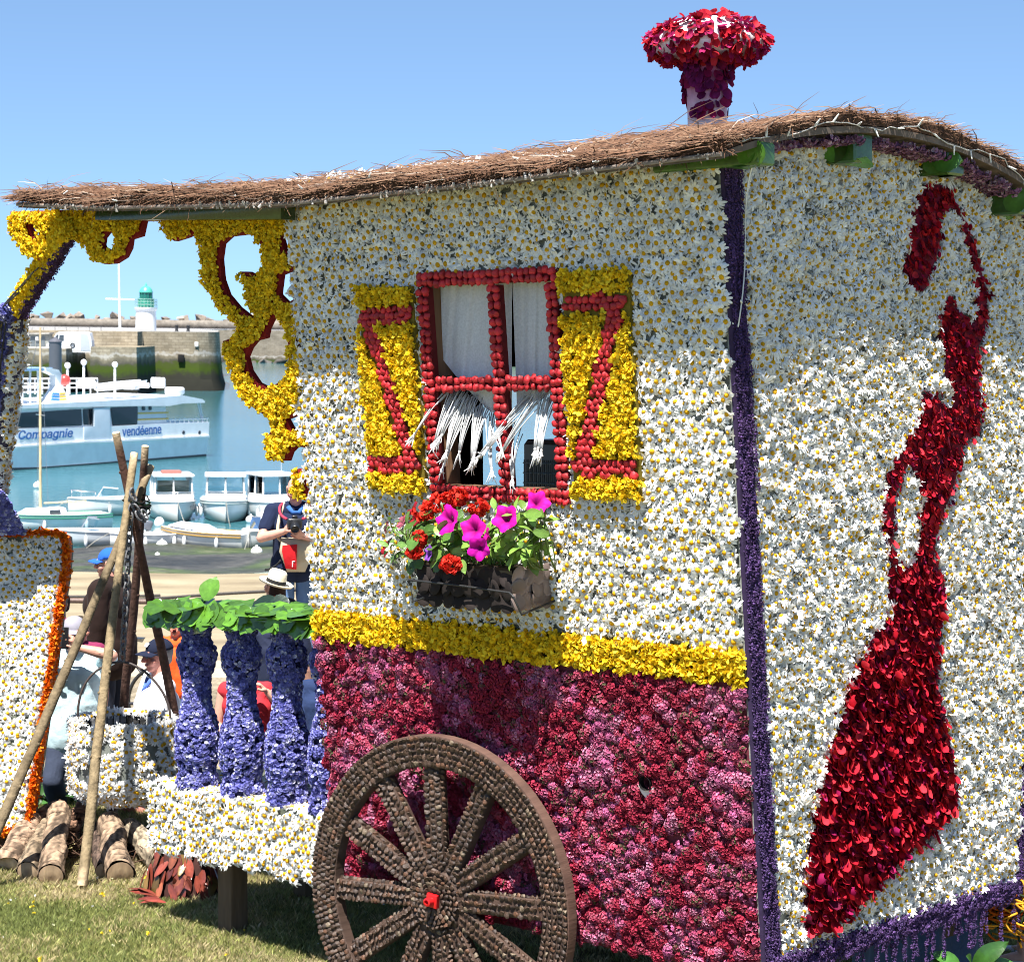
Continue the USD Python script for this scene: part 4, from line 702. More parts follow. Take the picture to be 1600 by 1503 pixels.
# --- toadstool chimney
mb_ = wplane(1105, 197, [0, 1, 0], 0.78); mz = float(roof_z(mb_[0], 0.78)) - 0.0; mx_ = mb_[0]
mu = wthing('toadstool', 'large toadstool with red petal cap and pink stem standing on the thatched roof', 'toadstool')
CZ = 0.50
stem = lambda z: np.interp(z, [0, 0.15, 0.35, 0.5, 0.6], [0.095, 0.098, 0.105, 0.112, 0.112])
cn = 40; zz = np.linspace(0, CZ + 0.02, 14); sc = MB(); sc.lathe([(float(stem(z)), z) for z in zz], (0.6, 0.3, 0.4), cn, T4(None, (mx_, 0.78, mz)), cols=[A([0.72, 0.66, 0.64]) * (1 - t) + A([0.52, 0.14, 0.27]) * t for t in np.clip((zz - 0.12) / 0.26, 0, 1)])
st = part(mu, 'stem', sc, 'matte')
CAPP = [(0.11, CZ - 0.02), (0.17, CZ - 0.0), (0.235, CZ + 0.01), (0.278, CZ + 0.045), (0.285, CZ + 0.08), (0.26, CZ + 0.125), (0.205, CZ + 0.165), (0.13, CZ + 0.19), (0.0, CZ + 0.2)]
cap_ = part(mu, 'cap', MB().lathe(CAPP, (0.70, 0.60, 0.60), 40, T4(None, (mx_, 0.78, mz))), 'matte')
cp = CubicSpline(np.linspace(0, 1, 9), A(CAPP))
k = 1050; t = rng.uniform(0.02, 1, k); a = rng.uniform(0, 6.283, k); pr = cp(t); d = cp(t, 1); nr = np.c_[d[:, 1], -d[:, 0]]; nr /= np.linalg.norm(nr, axis=1, keepdims=True)
keep = rng.random(k) < np.clip(0.22 + pr[:, 0] / 0.36, 0, 1); t, a, pr, nr = t[keep], a[keep], pr[keep], nr[keep]; k = len(t)
bare = (np.abs(((a - 4.0 + math.pi) % (2 * math.pi)) - math.pi) < 0.6) & (t > 0.72) & (rng.random(k) < 0.75); t, a, pr, nr = t[~bare], a[~bare], pr[~bare], nr[~bare]; k = len(t)
pos = np.c_[mx_ + pr[:, 0] * np.cos(a), 0.78 + pr[:, 0] * np.sin(a), mz + pr[:, 1]]; n_ = np.c_[nr[:, 0] * np.cos(a), nr[:, 0] * np.sin(a), nr[:, 1]]
R_ = frames(n_, 0.38, 1.1, (0, 0, 1)); o = np.argsort(pos[:, 1] - 0.4 * pos[:, 0]); pi_ = rng.choice([0, 1, 2, 3, 3, 4, 3], k)
pieces(cap_, 'red_petal', REDS, 'petal', (pos + n_ * 0.008)[o[:220]], R_[o[:220]], rng.uniform(0.55, 0.95, 220), pi_[o[:220]])
scatter(cap_, 'red_petals', REDS, 'petal', (pos + n_ * 0.008)[o[220:]], R_[o[220:]], rng.uniform(0.55, 0.95, k - 220), pi_[o[220:]])
k = 230; z = 0.14 + 0.36 * rng.random(k) ** 0.55; a = rng.uniform(0, 6.283, k); keep = meshkit.noise(np.c_[a * 1.6, z * 9, z * 0], 4) + (z - 0.33) * 1.6 > 0.52; z, a = z[keep], a[keep]; k = len(z)
PLUM = [big_petal(150, 0.06, 0.05, (0.20, 0.012, 0.09)), big_petal(151, 0.055, 0.05, (0.27, 0.01, 0.06)), big_petal(152, 0.05, 0.045, (0.13, 0.008, 0.06))]
n_ = np.c_[np.cos(a), np.sin(a), 0 * a]; pos = np.c_[mx_ + stem(z) * n_[:, 0], 0.78 + stem(z) * n_[:, 1], mz + z] + n_ * 0.006; R_ = frames(n_, 0.2, 0.7, (0, 0, 1))
pieces(st, 'plum_petal', PLUM, 'petal', pos, R_, rng.uniform(0.7, 1.1, k), rng.integers(0, 3, k))
# --- string of small lights
sl = wthing('string_of_lights', 'white string of small lights along the thatched roof edge above the end wall', 'string lights')
yv = np.linspace(-0.62, 2.75, 60); wire = np.c_[np.full(60, RX1 + 0.01) + rng.normal(0, 0.008, 60), yv, roof_z(RX1, yv) + 0.005 + 0.018 * np.sin(yv * 9) + rng.normal(0, 0.004, 60)]
x_ = np.linspace(RX1, -4.6, 90); wire2 = np.c_[x_, np.full(90, RYC - RYH - 0.03) + 0.02 * np.sin(x_ * 7) + rng.normal(0, 0.006, 90), roof_edge(x_) + 0.05 + 0.03 * np.sin(x_ * 5.3) + rng.normal(0, 0.006, 90)]
hang = spline([(0.2, -0.33, 3.75), (0.07, -0.24, 3.55), (0.05, -0.22, 3.3), (0.06, -0.25, 3.15), (0.05, -0.27, 3.0)], 16)
part(sl, 'wire', MB().tube(wire, 0.0028, (0.45, 0.43, 0.39), 4).tube(wire2, 0.0012, (0.30, 0.22, 0.17), 3).tube(hang, 0.004, (0.6, 0.58, 0.54), 4), 'plastic', True)
def bulb(p, d, L=0.045): d = A(d, float) / np.linalg.norm(d); part(sl, 'bulb', MB().tube([p, p + d * L * 0.5, p + d * L * 0.6, p + d * L], [0.005, 0.005, 0.004, 0.003], (0.62, 0.61, 0.57), 6), 'plastic')
for i in range(2, 59, 3): bulb(wire[i], rng.normal(0, 0.5, 3) + [0.2, 0, 0.6 * rng.choice([-1, 1])])
for i in range(3, 90, 9): bulb(wire2[i], rng.normal(0, 0.6, 3) + [0, -0.3, 0.5], 0.03)
for i in (4, 9, 13): bulb(hang[i], (0.3, -0.5, 0.1))
# --- window box and its plants
wb = wthing('window_box', 'dark window box on a black wire bracket under the curtained window', 'planter')
bx0, bx1 = -1.77, -1.135
def yb_(z, o): return -LA * z - o
part(wb, 'box', MB().hull([(x, yb_(1.67, o) if z < 1.75 else yb_(1.67, o2), z) for x in (bx0 + 0.02, bx1 - 0.02) for z, o, o2 in ((1.68, 0.07, 0), (1.68, 0.27, 0), (1.86, 0, 0.05), (1.86, 0, 0.295))], (0.028, 0.02, 0.017)), 'plastic')
part(wb, 'soil', MB().box(((bx0 + bx1) / 2, yb_(1.86, 0.17), 1.863), (bx1 - bx0 - 0.06, 0.22, 0.012), (0.03, 0.02, 0.012)), 'matte')
disc = lambda s: MB().lathe([(0.0, 0.004), (0.03, 0.003), (0.047, 0.0), (0.05, -0.002)], A((0.135, 0.10, 0.088)) * s, 14)
for i in range(24): 
    x = bx0 + 0.03 + (i % 8) * 0.08; z = 1.70 + (i // 8) * 0.062; n = A([0, -1, 0.1]); R = frames(n[None], 0.15)[0]; part(wb, 'seed_disc', disc(rng.uniform(0.10, 0.22)), 'matte', True, xf=T4(R, (x, yb_(1.67, 0.285 + 0.012 * (i // 8 % 2)) - 0.01, z)))
for i in range(12):
    o = 0.06 + (i % 4) * 0.07; z = 1.71 + (i // 4) * 0.062; R = frames(A([[1, 0, 0.05]]), 0.15)[0]; part(wb, 'seed_disc', disc(rng.uniform(1.0, 1.8)), 'plastic', True, xf=T4(R, (bx1 - 0.004 + 0.006 * (i % 2), yb_(1.67, o), z)))
br_ = [SP(662, 934, 0.33), SP(645, 940, 0.33), SP(640, 906, 0.33), SP(720, 915, 0.33), SP(796, 926, 0.33), SP(802, 932, 0.33), SP(815, 960, 0.31), SP(868, 938, 0.02), SP(871, 905, 0.02), SP(873, 832, 0.02)]
part(wb, 'wire_bracket', MB().tube(br_, 0.006, (0.012, 0.012, 0.012), 6), 'iron')
def petunia(col, R_, seed):
    g = np.random.default_rng(seed); b = MB(); nr_, ns = 6, 30; v, c = [], []
    for i in range(nr_):
        t = i / (nr_ - 1)
        for j in range(ns):
            a = 2 * math.pi * j / ns; lobe = 1 + 0.13 * math.cos(5 * a) * t ** 2; r = R_ * (0.008 + 0.992 * t ** 1.0) * lobe; z = R_ * (-0.75 * (1 - t) ** 1.7 + 0.10 * t * math.sin(5 * a + 1.0) + 0.07 * t * t * math.sin(11 * a + seed) - 0.12 * t ** 3)
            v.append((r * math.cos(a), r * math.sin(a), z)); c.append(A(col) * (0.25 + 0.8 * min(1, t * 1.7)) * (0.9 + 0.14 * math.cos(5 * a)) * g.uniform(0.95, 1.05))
    f = [(i * ns + j, i * ns + (j + 1) % ns, (i + 1) * ns + (j + 1) % ns, (i + 1) * ns + j) for i in range(nr_ - 1) for j in range(ns)]
    return b.add(v, f, c)
def blossom(th, nm, px, off, R_, col, dirn, seed):
    p = SP(*px, off); R = frames(A([dirn], float) / np.linalg.norm(dirn), 0.05)[0]; part(th, nm, petunia(col, R_, seed), 'petal', True, xf=T4(R, p)); return p
soilp = lambda px, off: A([SP(*px, off)[0], yb_(1.86, 0.18), 1.865])
MAG, VIO, DRED = (0.60, 0.008, 0.30), (0.24, 0.07, 0.42), (0.28, 0.010, 0.022)
pe = wthing('petunia_plant', 'magenta flowering petunia in the right half of the window box', 'plant')
stems = MB()
for i, (px, off, r, c, d) in enumerate((((697, 812), 0.36, 0.072, MAG, (-0.1, -1, 0.35)), ((738, 826), 0.38, 0.064, MAG, (0.3, -1, 0.2)), ((788, 809), 0.36, 0.064, MAG, (0.25, -1, 0.3)), ((747, 858), 0.40, 0.055, (0.48, 0.006, 0.30), (0.4, -1, -0.2)), ((842, 783), 0.27, 0.055, MAG, (0.9, -0.6, 0.75)), ((668, 864), 0.37, 0.040, VIO, (-0.4, -1, 0.1)), ((757, 838), 0.33, 0.045, MAG, (-0.6, -0.8, 0.3)), ((830, 800), 0.22, 0.035, MAG, (0.6, -0.8, 0.5)))):
    p = blossom(pe, 'petunia_flower', px, off, r, c, d, 160 + i); s = soilp(px, off); stems.tube(spline([s, (s + p) / 2 + [0, -0.02, 0.06], p + [0, 0.05, -0.02]], 8), 0.005, (0.12, 0.2, 0.04), 5)
for i in range(210):
    px = (rng.uniform(770, 852), rng.uniform(792, 874)) if i < 125 else (rng.uniform(680, 780), rng.uniform(815, 875)); off = rng.uniform(0.08, 0.33); p = SP(*px, off); L_ = rng.uniform(0.05, 0.10)
    R = frames(A([[0.1, -0.8, 0.6]]), 0.45)[0]; part(pe, 'leaf', leaf_piece(170 + i, L_, L_ * 0.55, A((0.17, 0.30, 0.05)) * rng.uniform(0.6, 1.25), 0.15, 0.3), 'leaf', True, xf=T4(R, p))
    if i % 6 == 0: s = soilp(px, off); stems.tube(spline([s, (s + p) / 2 + rng.normal(0, 0.02, 3), p], 6), 0.004, (0.13, 0.22, 0.05), 4)
part(pe, 'stems', stems, 'leaf', True)
ge = wthing('geranium_plant', 'red geranium with clustered flowers at the back left of the window box', 'plant'); stems = MB()
GER = [tuft(190 + i, 0.024, (0.62, 0.018, 0.012), 7, 0.85, 0.5, (0.70, 0.04, 0.02)) for i in range(3)]
for i, (px, off, r) in enumerate((((690, 786), 0.22, 0.075), ((662, 798), 0.24, 0.06), ((748, 793), 0.2, 0.05), ((704, 882), 0.35, 0.055), ((655, 842), 0.30, 0.042), ((648, 862), 0.33, 0.036), ((715, 776), 0.18, 0.05))):
    p = SP(*px, off); k = 22; d = rng.normal(0, 1, (k, 3)); d /= np.linalg.norm(d, axis=1, keepdims=True); b = MB()
    for q in range(k): b.mb(GER[q % 3], T4(frames(d[q:q + 1], 0.2)[0], p + d[q] * r * A([1, 0.7, 0.75]) * 0.75))
    part(ge, 'flower_head', b, 'petal', False); s = soilp(px, off); stems.tube(spline([s, (s + p) / 2 + [0, -0.01, 0.05], p], 8), 0.005, (0.12, 0.2, 0.04), 5)
for i in range(80):
    px = (rng.uniform(640, 735), rng.uniform(800, 885)); off = rng.uniform(0.1, 0.33); L_ = rng.uniform(0.05, 0.09); R = frames(A([[-0.2, -0.8, 0.6]]), 0.5)[0]
    part(ge, 'leaf', leaf_piece(320 + i, L_, L_ * 0.9, A((0.07, 0.15, 0.025)) * rng.uniform(0.6, 1.3), 0.12, 0.2, 0.1), 'leaf', True, xf=T4(R, SP(*px, off)))
part(ge, 'stems', stems, 'leaf', True)
tr = wthing('trailing_petunia', 'dark red petunia trailing over the left end of the window box', 'plant'); stems = MB()
for i, (px, off, r, c, d) in enumerate((((600, 857), 0.16, 0.042, DRED, (-0.5, -1, 0.0)), ((603, 823), 0.14, 0.034, (0.40, 0.13, 0.16), (-0.9, -0.6, 0.3)), ((626, 815), 0.18, 0.038, (0.33, 0.08, 0.12), (-0.3, -1, 0.6)), ((641, 796), 0.2, 0.05, DRED, (-0.4, -0.8, 0.7)), ((648, 812), 0.24, 0.04, DRED, (-0.2, -1, 0.2)))):
    p = blossom(tr, 'petunia_flower', px, off, r, c, d, 400 + i); s = soilp((650, 870), 0.2); stems.tube(spline([s, (s + p) / 2 + [0, -0.04, 0.05], p + [0.02, 0.03, -0.01]], 8), 0.005, (0.12, 0.2, 0.04), 5)
for i in range(90):
    px = (rng.uniform(606, 665), rng.uniform(808, 872)); L_ = rng.uniform(0.035, 0.075); R = frames(A([[-0.3, -0.8, 0.5]]), 0.5)[0]
    part(tr, 'leaf', leaf_piece(410 + i, L_, L_ * 0.4, A((0.12, 0.22, 0.05)) * rng.uniform(0.6, 1.3), 0.15, 0.3), 'leaf', True, xf=T4(R, SP(*px, rng.uniform(0.1, 0.26))))
part(tr, 'stems', stems, 'leaf', True)
# --- lace curtain blowing through the window
cu = wthing('lace_curtain', 'white lace curtain with knotted fringe blowing out of the caravan window', 'curtain')
def panel(px_top, px_bot, off):
    nu_, nv_ = 48, 14; v = []
    for i in range(nv_):
        t = i / (nv_ - 1)
        for j in range(nu_):
            s = j / (nu_ - 1); a = A(px_top[0]) * (1 - s) + A(px_top[1]) * s; b = np.interp(s, np.linspace(0, 1, len(px_bot)), [q[0] for q in px_bot]), np.interp(s, np.linspace(0, 1, len(px_bot)), [q[1] for q in px_bot])
            q = a * (1 - t) + A(b) * t; v.append(SP(q[0], q[1], off + 0.009 * math.sin(s * 19 + t * 1.3 + 0.8 * math.sin(t * 3)) * (0.35 + t) + 0.003 * math.sin(s * 47 + t * 5)))
    f = [(i * nu_ + j, i * nu_ + j + 1, (i + 1) * nu_ + j + 1, (i + 1) * nu_ + j) for i in range(nv_ - 1) for j in range(nu_ - 1)]
    return MB().add(v, f, (0.82, 0.83, 0.86))
for tp, bt in ((((688, 440), (800, 426)), ((692, 562), (722, 600), (762, 640), (800, 660))), (((800, 430), (886, 420)), ((808, 640), (835, 628), (858, 616), (876, 606)))): part(cu, 'lace_panel', panel(tp, bt, -0.075), 'lace', True)
for (x0, y0, x1, y1) in ((703, 606, 648, 678), (712, 612, 680, 690), (722, 613, 698, 705), (735, 618, 703, 697), (742, 622, 718, 706), (752, 630, 738, 718), (760, 635, 742, 708), (735, 624, 694, 726), (728, 610, 690, 680), (768, 648, 768, 732), (774, 650, 783, 700), (835, 618, 748, 714), (828, 622, 762, 700), (848, 616, 786, 704), (853, 620, 836, 702), (862, 622, 846, 704), (856, 618, 841, 700), (806, 668, 801, 746)):
    p0, p2 = SP(x0, y0, -0.06), SP(x1, y1, 0.10 if x1 < 700 or 740 < x1 < 790 else 0.05); b = MB()
    for q in range(9):
        e = rng.normal(0, 0.012, 3); m = (p0 * 0.5 + p2 * 0.5) + A([0, -0.012, 0.006]) + e * 0.8; b.tube(spline([p0 + e * 1.6, m, p2 + e * 0.25], 6), 0.0025, A((0.80, 0.80, 0.79)) * rng.uniform(0.85, 1.0), 5)
    dd = (p2 - p0) / np.linalg.norm(p2 - p0); b.ball(p2, 0.008, (0.78, 0.78, 0.77), 1)
    for q in range(7): b.tube([p2, p2 + dd * 0.03 + rng.normal(0, 0.006, 3), p2 + dd * 0.055 + rng.normal(0, 0.013, 3) + [0, 0, -0.012]], [0.004, 0.004, 0.002], (0.82, 0.82, 0.81), 4)
    part(cu, 'tassel', b, 'lace', True)
# --- black loudspeaker seen through the window
q0, q1 = wplane(812, 770, [0, 1, 0], 1.7), wplane(884, 688, [0, 1, 0], 1.7); xc, wd = (q0[0] + q1[0]) / 2, abs(q1[0] - q0[0]); zt_ = q1[2]
ls = wthing('loudspeaker', 'black loudspeaker with wire grille standing inside the caravan behind the window', 'loudspeaker')
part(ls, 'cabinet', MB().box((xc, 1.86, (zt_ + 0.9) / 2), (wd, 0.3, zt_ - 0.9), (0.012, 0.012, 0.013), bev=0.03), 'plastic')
part(ls, 'stand', MB().tube([(xc, 1.86, 0.06), (xc, 1.86, 0.92)], 0.02, (0.01, 0.01, 0.01), 10).lathe([(0.18, 0.062), (0.18, 0.08), (0.02, 0.1)], (0.01, 0.01, 0.01), 16, T4(None, (xc, 1.86, 0))), 'iron')
gr = MB()
for i in range(10): gr.tube([(xc - wd * 0.4 + i * wd * 0.089, 1.70, 1.6), (xc - wd * 0.4 + i * wd * 0.089, 1.70, zt_ - 0.12)], 0.004, (0.10, 0.12, 0.13), 4)
for i in range(12): gr.tube([(xc - wd * 0.42, 1.698, 1.62 + i * (zt_ - 1.76) / 11), (xc + wd * 0.42, 1.698, 1.62 + i * (zt_ - 1.76) / 11)], 0.004, (0.10, 0.12, 0.13), 4)
part(ls, 'grille', gr, 'iron')

# --- giant flower-covered guitar at the left edge
gt = thing('flower_guitar', 'giant flower covered guitar leaning at the left edge, white body with orange border', 'parade float')
gv = atY(50, 840, 15.15) - atY(50, 1285, 14.86); gv /= np.linalg.norm(gv); gn = np.cross([1, 0, 0], gv); gn = gn / np.linalg.norm(gn); gn = gn if gn[1] < 0 else -gn; gp = atY(50, 840, 15.15); gu = np.cross(gv, gn); gu = gu if gu[0] > 0 else -gu
def G2(x, y): q = onplane(x, y, gp, gn) - gp; return (q @ gu, q @ gv)
def gfn(off=0.0): return lambda v: gp + v[:, :1] * gu + v[:, 1:2] * gv + (off - v[:, 2:3]) * gn
BODY = Polygon([G2(*p) for p in [(-420, 900), (-300, 845), (-120, 830), (0, 832), (90, 830), (103, 836), (105, 860), (101, 900), (92, 960), (82, 1040), (70, 1120), (58, 1200), (45, 1292), (-60, 1320), (-300, 1330), (-440, 1200)]]).buffer(0)
gb = part(gt, 'body', MB().prism(BODY, 0.22, (0.14, 0.15, 0.11), gfn(0)), 'matte')
INN = BODY.buffer(-0.035); p = fill(INN, 0.052, 0.2); k = len(p); c_ = gp + p[:, :1] * gu + p[:, 1:2] * gv + gn * 0.012
scatter(gb, 'daisies', DAISIES, 'petal', c_, frames(np.tile(gn, (k, 1)), 0.2), rng.uniform(0.85, 1.15, k), didx(p))
ring = BODY.exterior; L_ = ring.length; dd = np.arange(0, L_, 0.019); pts = A([ring.interpolate(t).coords[0] for t in dd]); k = len(pts)
OR = [tuft(450 + i, 0.032, (0.72, 0.13, 0.006), 12, 0.6, 0.6, (0.80, 0.22, 0.01)) for i in range(3)]
off_ = rng.uniform(-0.14, 0.03, (k, 1)); inn = 1 - 0.012 / np.linalg.norm(pts - A(BODY.centroid.coords[0]), axis=1, keepdims=True); ctr = A(BODY.centroid.coords[0]); pts = ctr + (pts - ctr) * inn
og = part(gt, 'orange_border', MB().prism(BODY.buffer(0.004).difference(BODY.buffer(-0.03)), 0.16, (0.40, 0.08, 0.01), gfn(0.008)), 'matte')
o_ = np.vstack([gp + pts[:, :1] * gu + pts[:, 1:2] * gv + off_ * gn, gp + pts[:, :1] * gu + pts[:, 1:2] * gv + gn * 0.012])
od = (pts - ctr); od /= np.linalg.norm(od, axis=1, keepdims=True); on = od[:, :1] * gu + od[:, 1:2] * gv
scatter(og, 'orange_petals', OR, 'petal', o_, frames(np.vstack([on, np.tile(gn, (k, 1))]), 0.4), rng.uniform(0.75, 1.15, 2 * k))
nk_a, nk_b, nk_c = atY(-13, 770, 14.95), atY(22, 490, 14.4), atY(103, 360, 13.15)
def slab_pts(a, b, wa, wb, right, up_): return None
def neckbox(a, b, w, h, col, name):
    d = (b - a) / np.linalg.norm(b - a); x = np.cross(d, gn); x /= np.linalg.norm(x); x = x if x[0] > 0 else -x; z = np.cross(x, d); z = z if z[1] < 0 else -z
    return part(gt, name, MB().box((a + b) / 2, (w, np.linalg.norm(b - a), h), col, np.stack([x, d, z], 1)), 'matte'), d, x, z
def face_cover(par, nm, a, b, u0, u1, w0, axis, nrm, protos, m, step, sc, tilt=0.35, strand=False):
    L_ = np.linalg.norm(b - a); d = (b - a) / L_; p = fill(sbox(0, u0, L_, u1), step, 0.25); k = len(p); pos = a + p[:, :1] * d + p[:, 1:2] * axis + nrm * w0
    scatter(par, nm, protos, m, pos, frames(np.tile(nrm, (k, 1)), tilt, None), rng.uniform(*sc, k))
nk, d, x, z = neckbox(nk_a, nk_b, 0.16, 0.15, (0.06, 0.05, 0.08), 'neck')
xs_, zs_ = x, z
vw = (A([0.85, -0.5, 0])); 
face_cover(nk, 'neck_daisies', nk_a, nk_b, 0.015, 0.085, 0.082, x, z, DAISIES, 'petal', 0.05, (0.8, 1.0))
face_cover(nk, 'neck_side_daisies', nk_a, nk_b, -0.08, 0.08, 0.085, z, x, DAISIES, 'petal', 0.05, (0.8, 1.0))
strip_pts = lambda a, b, u, w, n: a + np.linspace(0, 1, n)[:, None] * (b - a) + x * u + z * w
pts = np.vstack([strip_pts(nk_a, nk_b, u, 0.08, 60) for u in (-0.04, -0.025, -0.01, 0.004)]) + rng.normal(0, 0.004, (240, 3)); scatter(nk, 'purple_florets', BLUES, 'floret', pts, frames(np.tile(z, (240, 1)), 0.4), rng.uniform(0.7, 1.0, 240))
pts = np.vstack([strip_pts(nk_a, nk_b, u, 0.08, 70) for u in (-0.075, -0.058)]); scatter(nk, 'yellow_petals', YELLOWS, 'petal', pts, frames(np.tile(z, (140, 1)), 0.4), rng.uniform(0.7, 1.0, 140))
hs, d, x, z = neckbox(nk_b, nk_c, 0.11, 0.05, (0.06, 0.05, 0.05), 'headstock')
face_cover(hs, 'yellow_petals', nk_b + d * 0.02, nk_c, -0.05, 0.05, 0.028, x, z, YELLOWS, 'petal', 0.027, (0.8, 1.15))
k = 40; scatter(hs, 'tip_petals', YELLOWS, 'petal', nk_c + x * rng.uniform(-0.05, 0.05, (k, 1)) + z * rng.uniform(-0.025, 0.025, (k, 1)) + d * 0.005, frames(np.tile(d, (k, 1)), 0.4), rng.uniform(0.7, 1.1, k))
face_cover(hs, 'purple_florets', nk_b, nk_c - d * 0.04, -0.03, 0.03, 0.055, z, x, PURPLES, 'floret', 0.018, (0.8, 1.2))
for px in ((103, 388), (86, 411), (72, 433)): q = atY(*px, 13.2 + (px[1] - 362) / 128 * 1.2); part(hs, 'tuning_peg', MB().ball(q, (0.022, 0.026, 0.02), (0.22, 0.12, 0.09), 2).tube([q, q - x * 0.06], 0.006, (0.1, 0.06, 0.04), 6), 'wood')
sn_ = part(gt, 'nut', MB().ball(atY(12, 488, 14.3), 0.045, (0.04, 0.035, 0.12), 2), 'matte'); k = 90; dd = rng.normal(0, 1, (k, 3)); dd /= np.linalg.norm(dd, axis=1, keepdims=True); scatter(sn_, 'purple_florets', BLUES, 'floret', atY(12, 488, 14.3) + dd * 0.05, frames(dd, 0.3), rng.uniform(0.7, 1.1, k))
for q in ((14, 474, 52, 425), (20, 470, 60, 418), (10, 480, 84, 408)): part(gt, 'string', MB().tube([atY(q[0] - 6, q[1], 14.25), atY(q[2], q[3], 13.6)], 0.005, (0.02, 0.02, 0.025), 5).tube([atY(q[0] - 6, q[1], 14.25), atY(q[0] - 44, 760, 14.8)], 0.005, (0.02, 0.02, 0.025), 5), 'iron')
hl = part(gt, 'heel', MB().hull([atY(-50, 770, 14.75), atY(2, 768, 14.75), atY(36, 832, 14.95), atY(-80, 836, 14.95), atY(-50, 770, 15.1), atY(2, 768, 15.1), atY(36, 832, 15.3), atY(-80, 836, 15.3)], (0.03, 0.028, 0.09)), 'matte')
k = 900; uv = rng.random((k, 2)); top, bot = atY(-50, 770, 14.75) * (1 - uv[:, :1]) + atY(4, 768, 14.75) * uv[:, :1], atY(-80, 836, 14.95) * (1 - uv[:, :1]) + atY(38, 832, 14.95) * uv[:, :1]
scatter(hl, 'blue_florets', BLUES, 'floret', top * (1 - uv[:, 1:]) + bot * uv[:, 1:], frames(np.tile(gn, (k, 1)), 0.4), rng.uniform(0.9, 1.4, k))
# --- cooking tripod of poles, chain and cauldron over a pile of logs
tp = thing('pole_tripod', 'tripod of four rough wooden poles tied together above the daisy cauldron', 'tripod')
for (tx, ty, Yt, fx, fy, c, r) in ((181, 676, 15.0, 311, 1290, (0.13, 0.068, 0.05), 0.031), (227, 697, 15.25, 175, 1285, (0.075, 0.04, 0.03), 0.031), (210, 708, 15.12, 128, 1384, (0.20, 0.15, 0.085), 0.031), (236, 728, 15.35, -47, 1400, (0.16, 0.12, 0.07), 0.031)):
    p0, p1 = onz(fx, fy, 0.0), atY(tx, ty, Yt); n_ = 22; t = np.linspace(0, 1, n_)[:, None]; w = p0 + (p1 - p0) * t + np.cumsum(rng.normal(0, 0.0025, (n_, 3)), 0) * np.sin(t * math.pi)
    rr = r * (1.12 - 0.28 * t[:, 0]) * (1 + rng.normal(0, 0.025, n_)); cc = A(c) * rng.uniform(0.95, 1.05, (n_, 1)); cc[0] = cc[-1] = (0.5, 0.38, 0.24)
    p_ = part(tp, 'pole', MB().tube(w, rr, c, 10, True, cc), 'bark')
    for q in range(5): i = rng.integers(2, n_ - 2); part(p_, 'knot', MB().ball(w[i] + A([rng.choice([-1, 1]) * rr[i] * 0.8, -rr[i] * 0.5, 0]), 0.012, A(c) * 0.7, 1), 'bark')
ap = atY(214, 790, 15.12); lash = MB()
for q in range(7): a = np.linspace(0, 6.283, 20); lash.tube(np.c_[ap[0] + 0.085 * np.cos(a) + rng.normal(0, 0.006, 20), ap[1] + 0.12 * np.sin(a), ap[2] + (q - 3) * 0.016 + 0.02 * np.sin(a + q) + rng.normal(0, 0.004, 20)], 0.005, (0.03, 0.06, 0.03) if q % 2 else (0.02, 0.02, 0.02), 5)
part(tp, 'lashing', lash, 'twig')
ch = thing('hanging_chain', 'grey iron chain hanging between the tripod poles', 'chain')
def link(c, d, tw):
    d = d / np.linalg.norm(d); x = np.cross(d, [0, 1, 0.1]); x /= np.linalg.norm(x); y = np.cross(d, x); s = x * math.cos(tw) + y * math.sin(tw); a = np.linspace(0, 6.283, 15); return MB().tube(c + np.outer(np.cos(a) * 0.021, s) + np.outer(np.sin(a) * 0.038, d), 0.0075, (0.13, 0.13, 0.135), 6, False)
c0, c1 = atY(206, 765, 14.95), atY(191, 1032, 15.2); nl = 22
for i in range(nl): part(ch, 'link', link(c0 + (c1 - c0) * (i + 0.5) / nl, c1 - c0, 0.5 if i % 2 else 2.07), 'iron', True)
c2 = atY(228, 800, 15.0)
for i in range(5): t = (i + 0.5) / 5; part(ch, 'link', link(c0 + (c2 - c0) * t + A([0, 0, -0.10 * math.sin(t * 3.14)]), c2 - c0, 0.5 if i % 2 else 2.07), 'iron', True)
cd = thing('daisy_cauldron', 'round cauldron covered in daisies hanging by its wire handle from the chain', 'cauldron')
cc = atY(193, 1180, 15.25); CR = 0.355; zt2 = atY(190, 1128, 15.25)[2]; zb2 = atY(190, 1246, 15.25)[2]; ctr = A([cc[0], cc[1], 0])
cpf = [(0.0, zb2), (0.25, zb2 + 0.01), (0.33, zb2 + 0.08), (0.355, zb2 + 0.2), (0.345, zt2 - 0.1), (0.335, zt2), (0.31, zt2), (0.315, zt2 - 0.1), (0.31, zb2 + 0.12), (0.0, zb2 + 0.06)]
cb = part(cd, 'pot', MB().lathe(cpf, NET, 40, T4(None, ctr), cols=[NET] * 5 + [(0.03, 0.03, 0.03)] * 5), 'matte')
fl = MB()
for k in range(16): a = 0.4 + k * 0.15; d = A([math.cos(a), math.sin(a), 0]); s = A([-d[1], d[0], 0]); fl.bar(ctr + d * 0.305 + [0, 0, zt2 - 0.26], ctr + d * 0.305 + [0, 0, zt2 - 0.01], 0.036, 0.006, ((0.55, 0.55, 0.53), (0.03, 0.03, 0.03), (0.25, 0.25, 0.25))[int(rng.integers(0, 3))], d)
part(cd, 'scorched_lining', fl, 'bark')
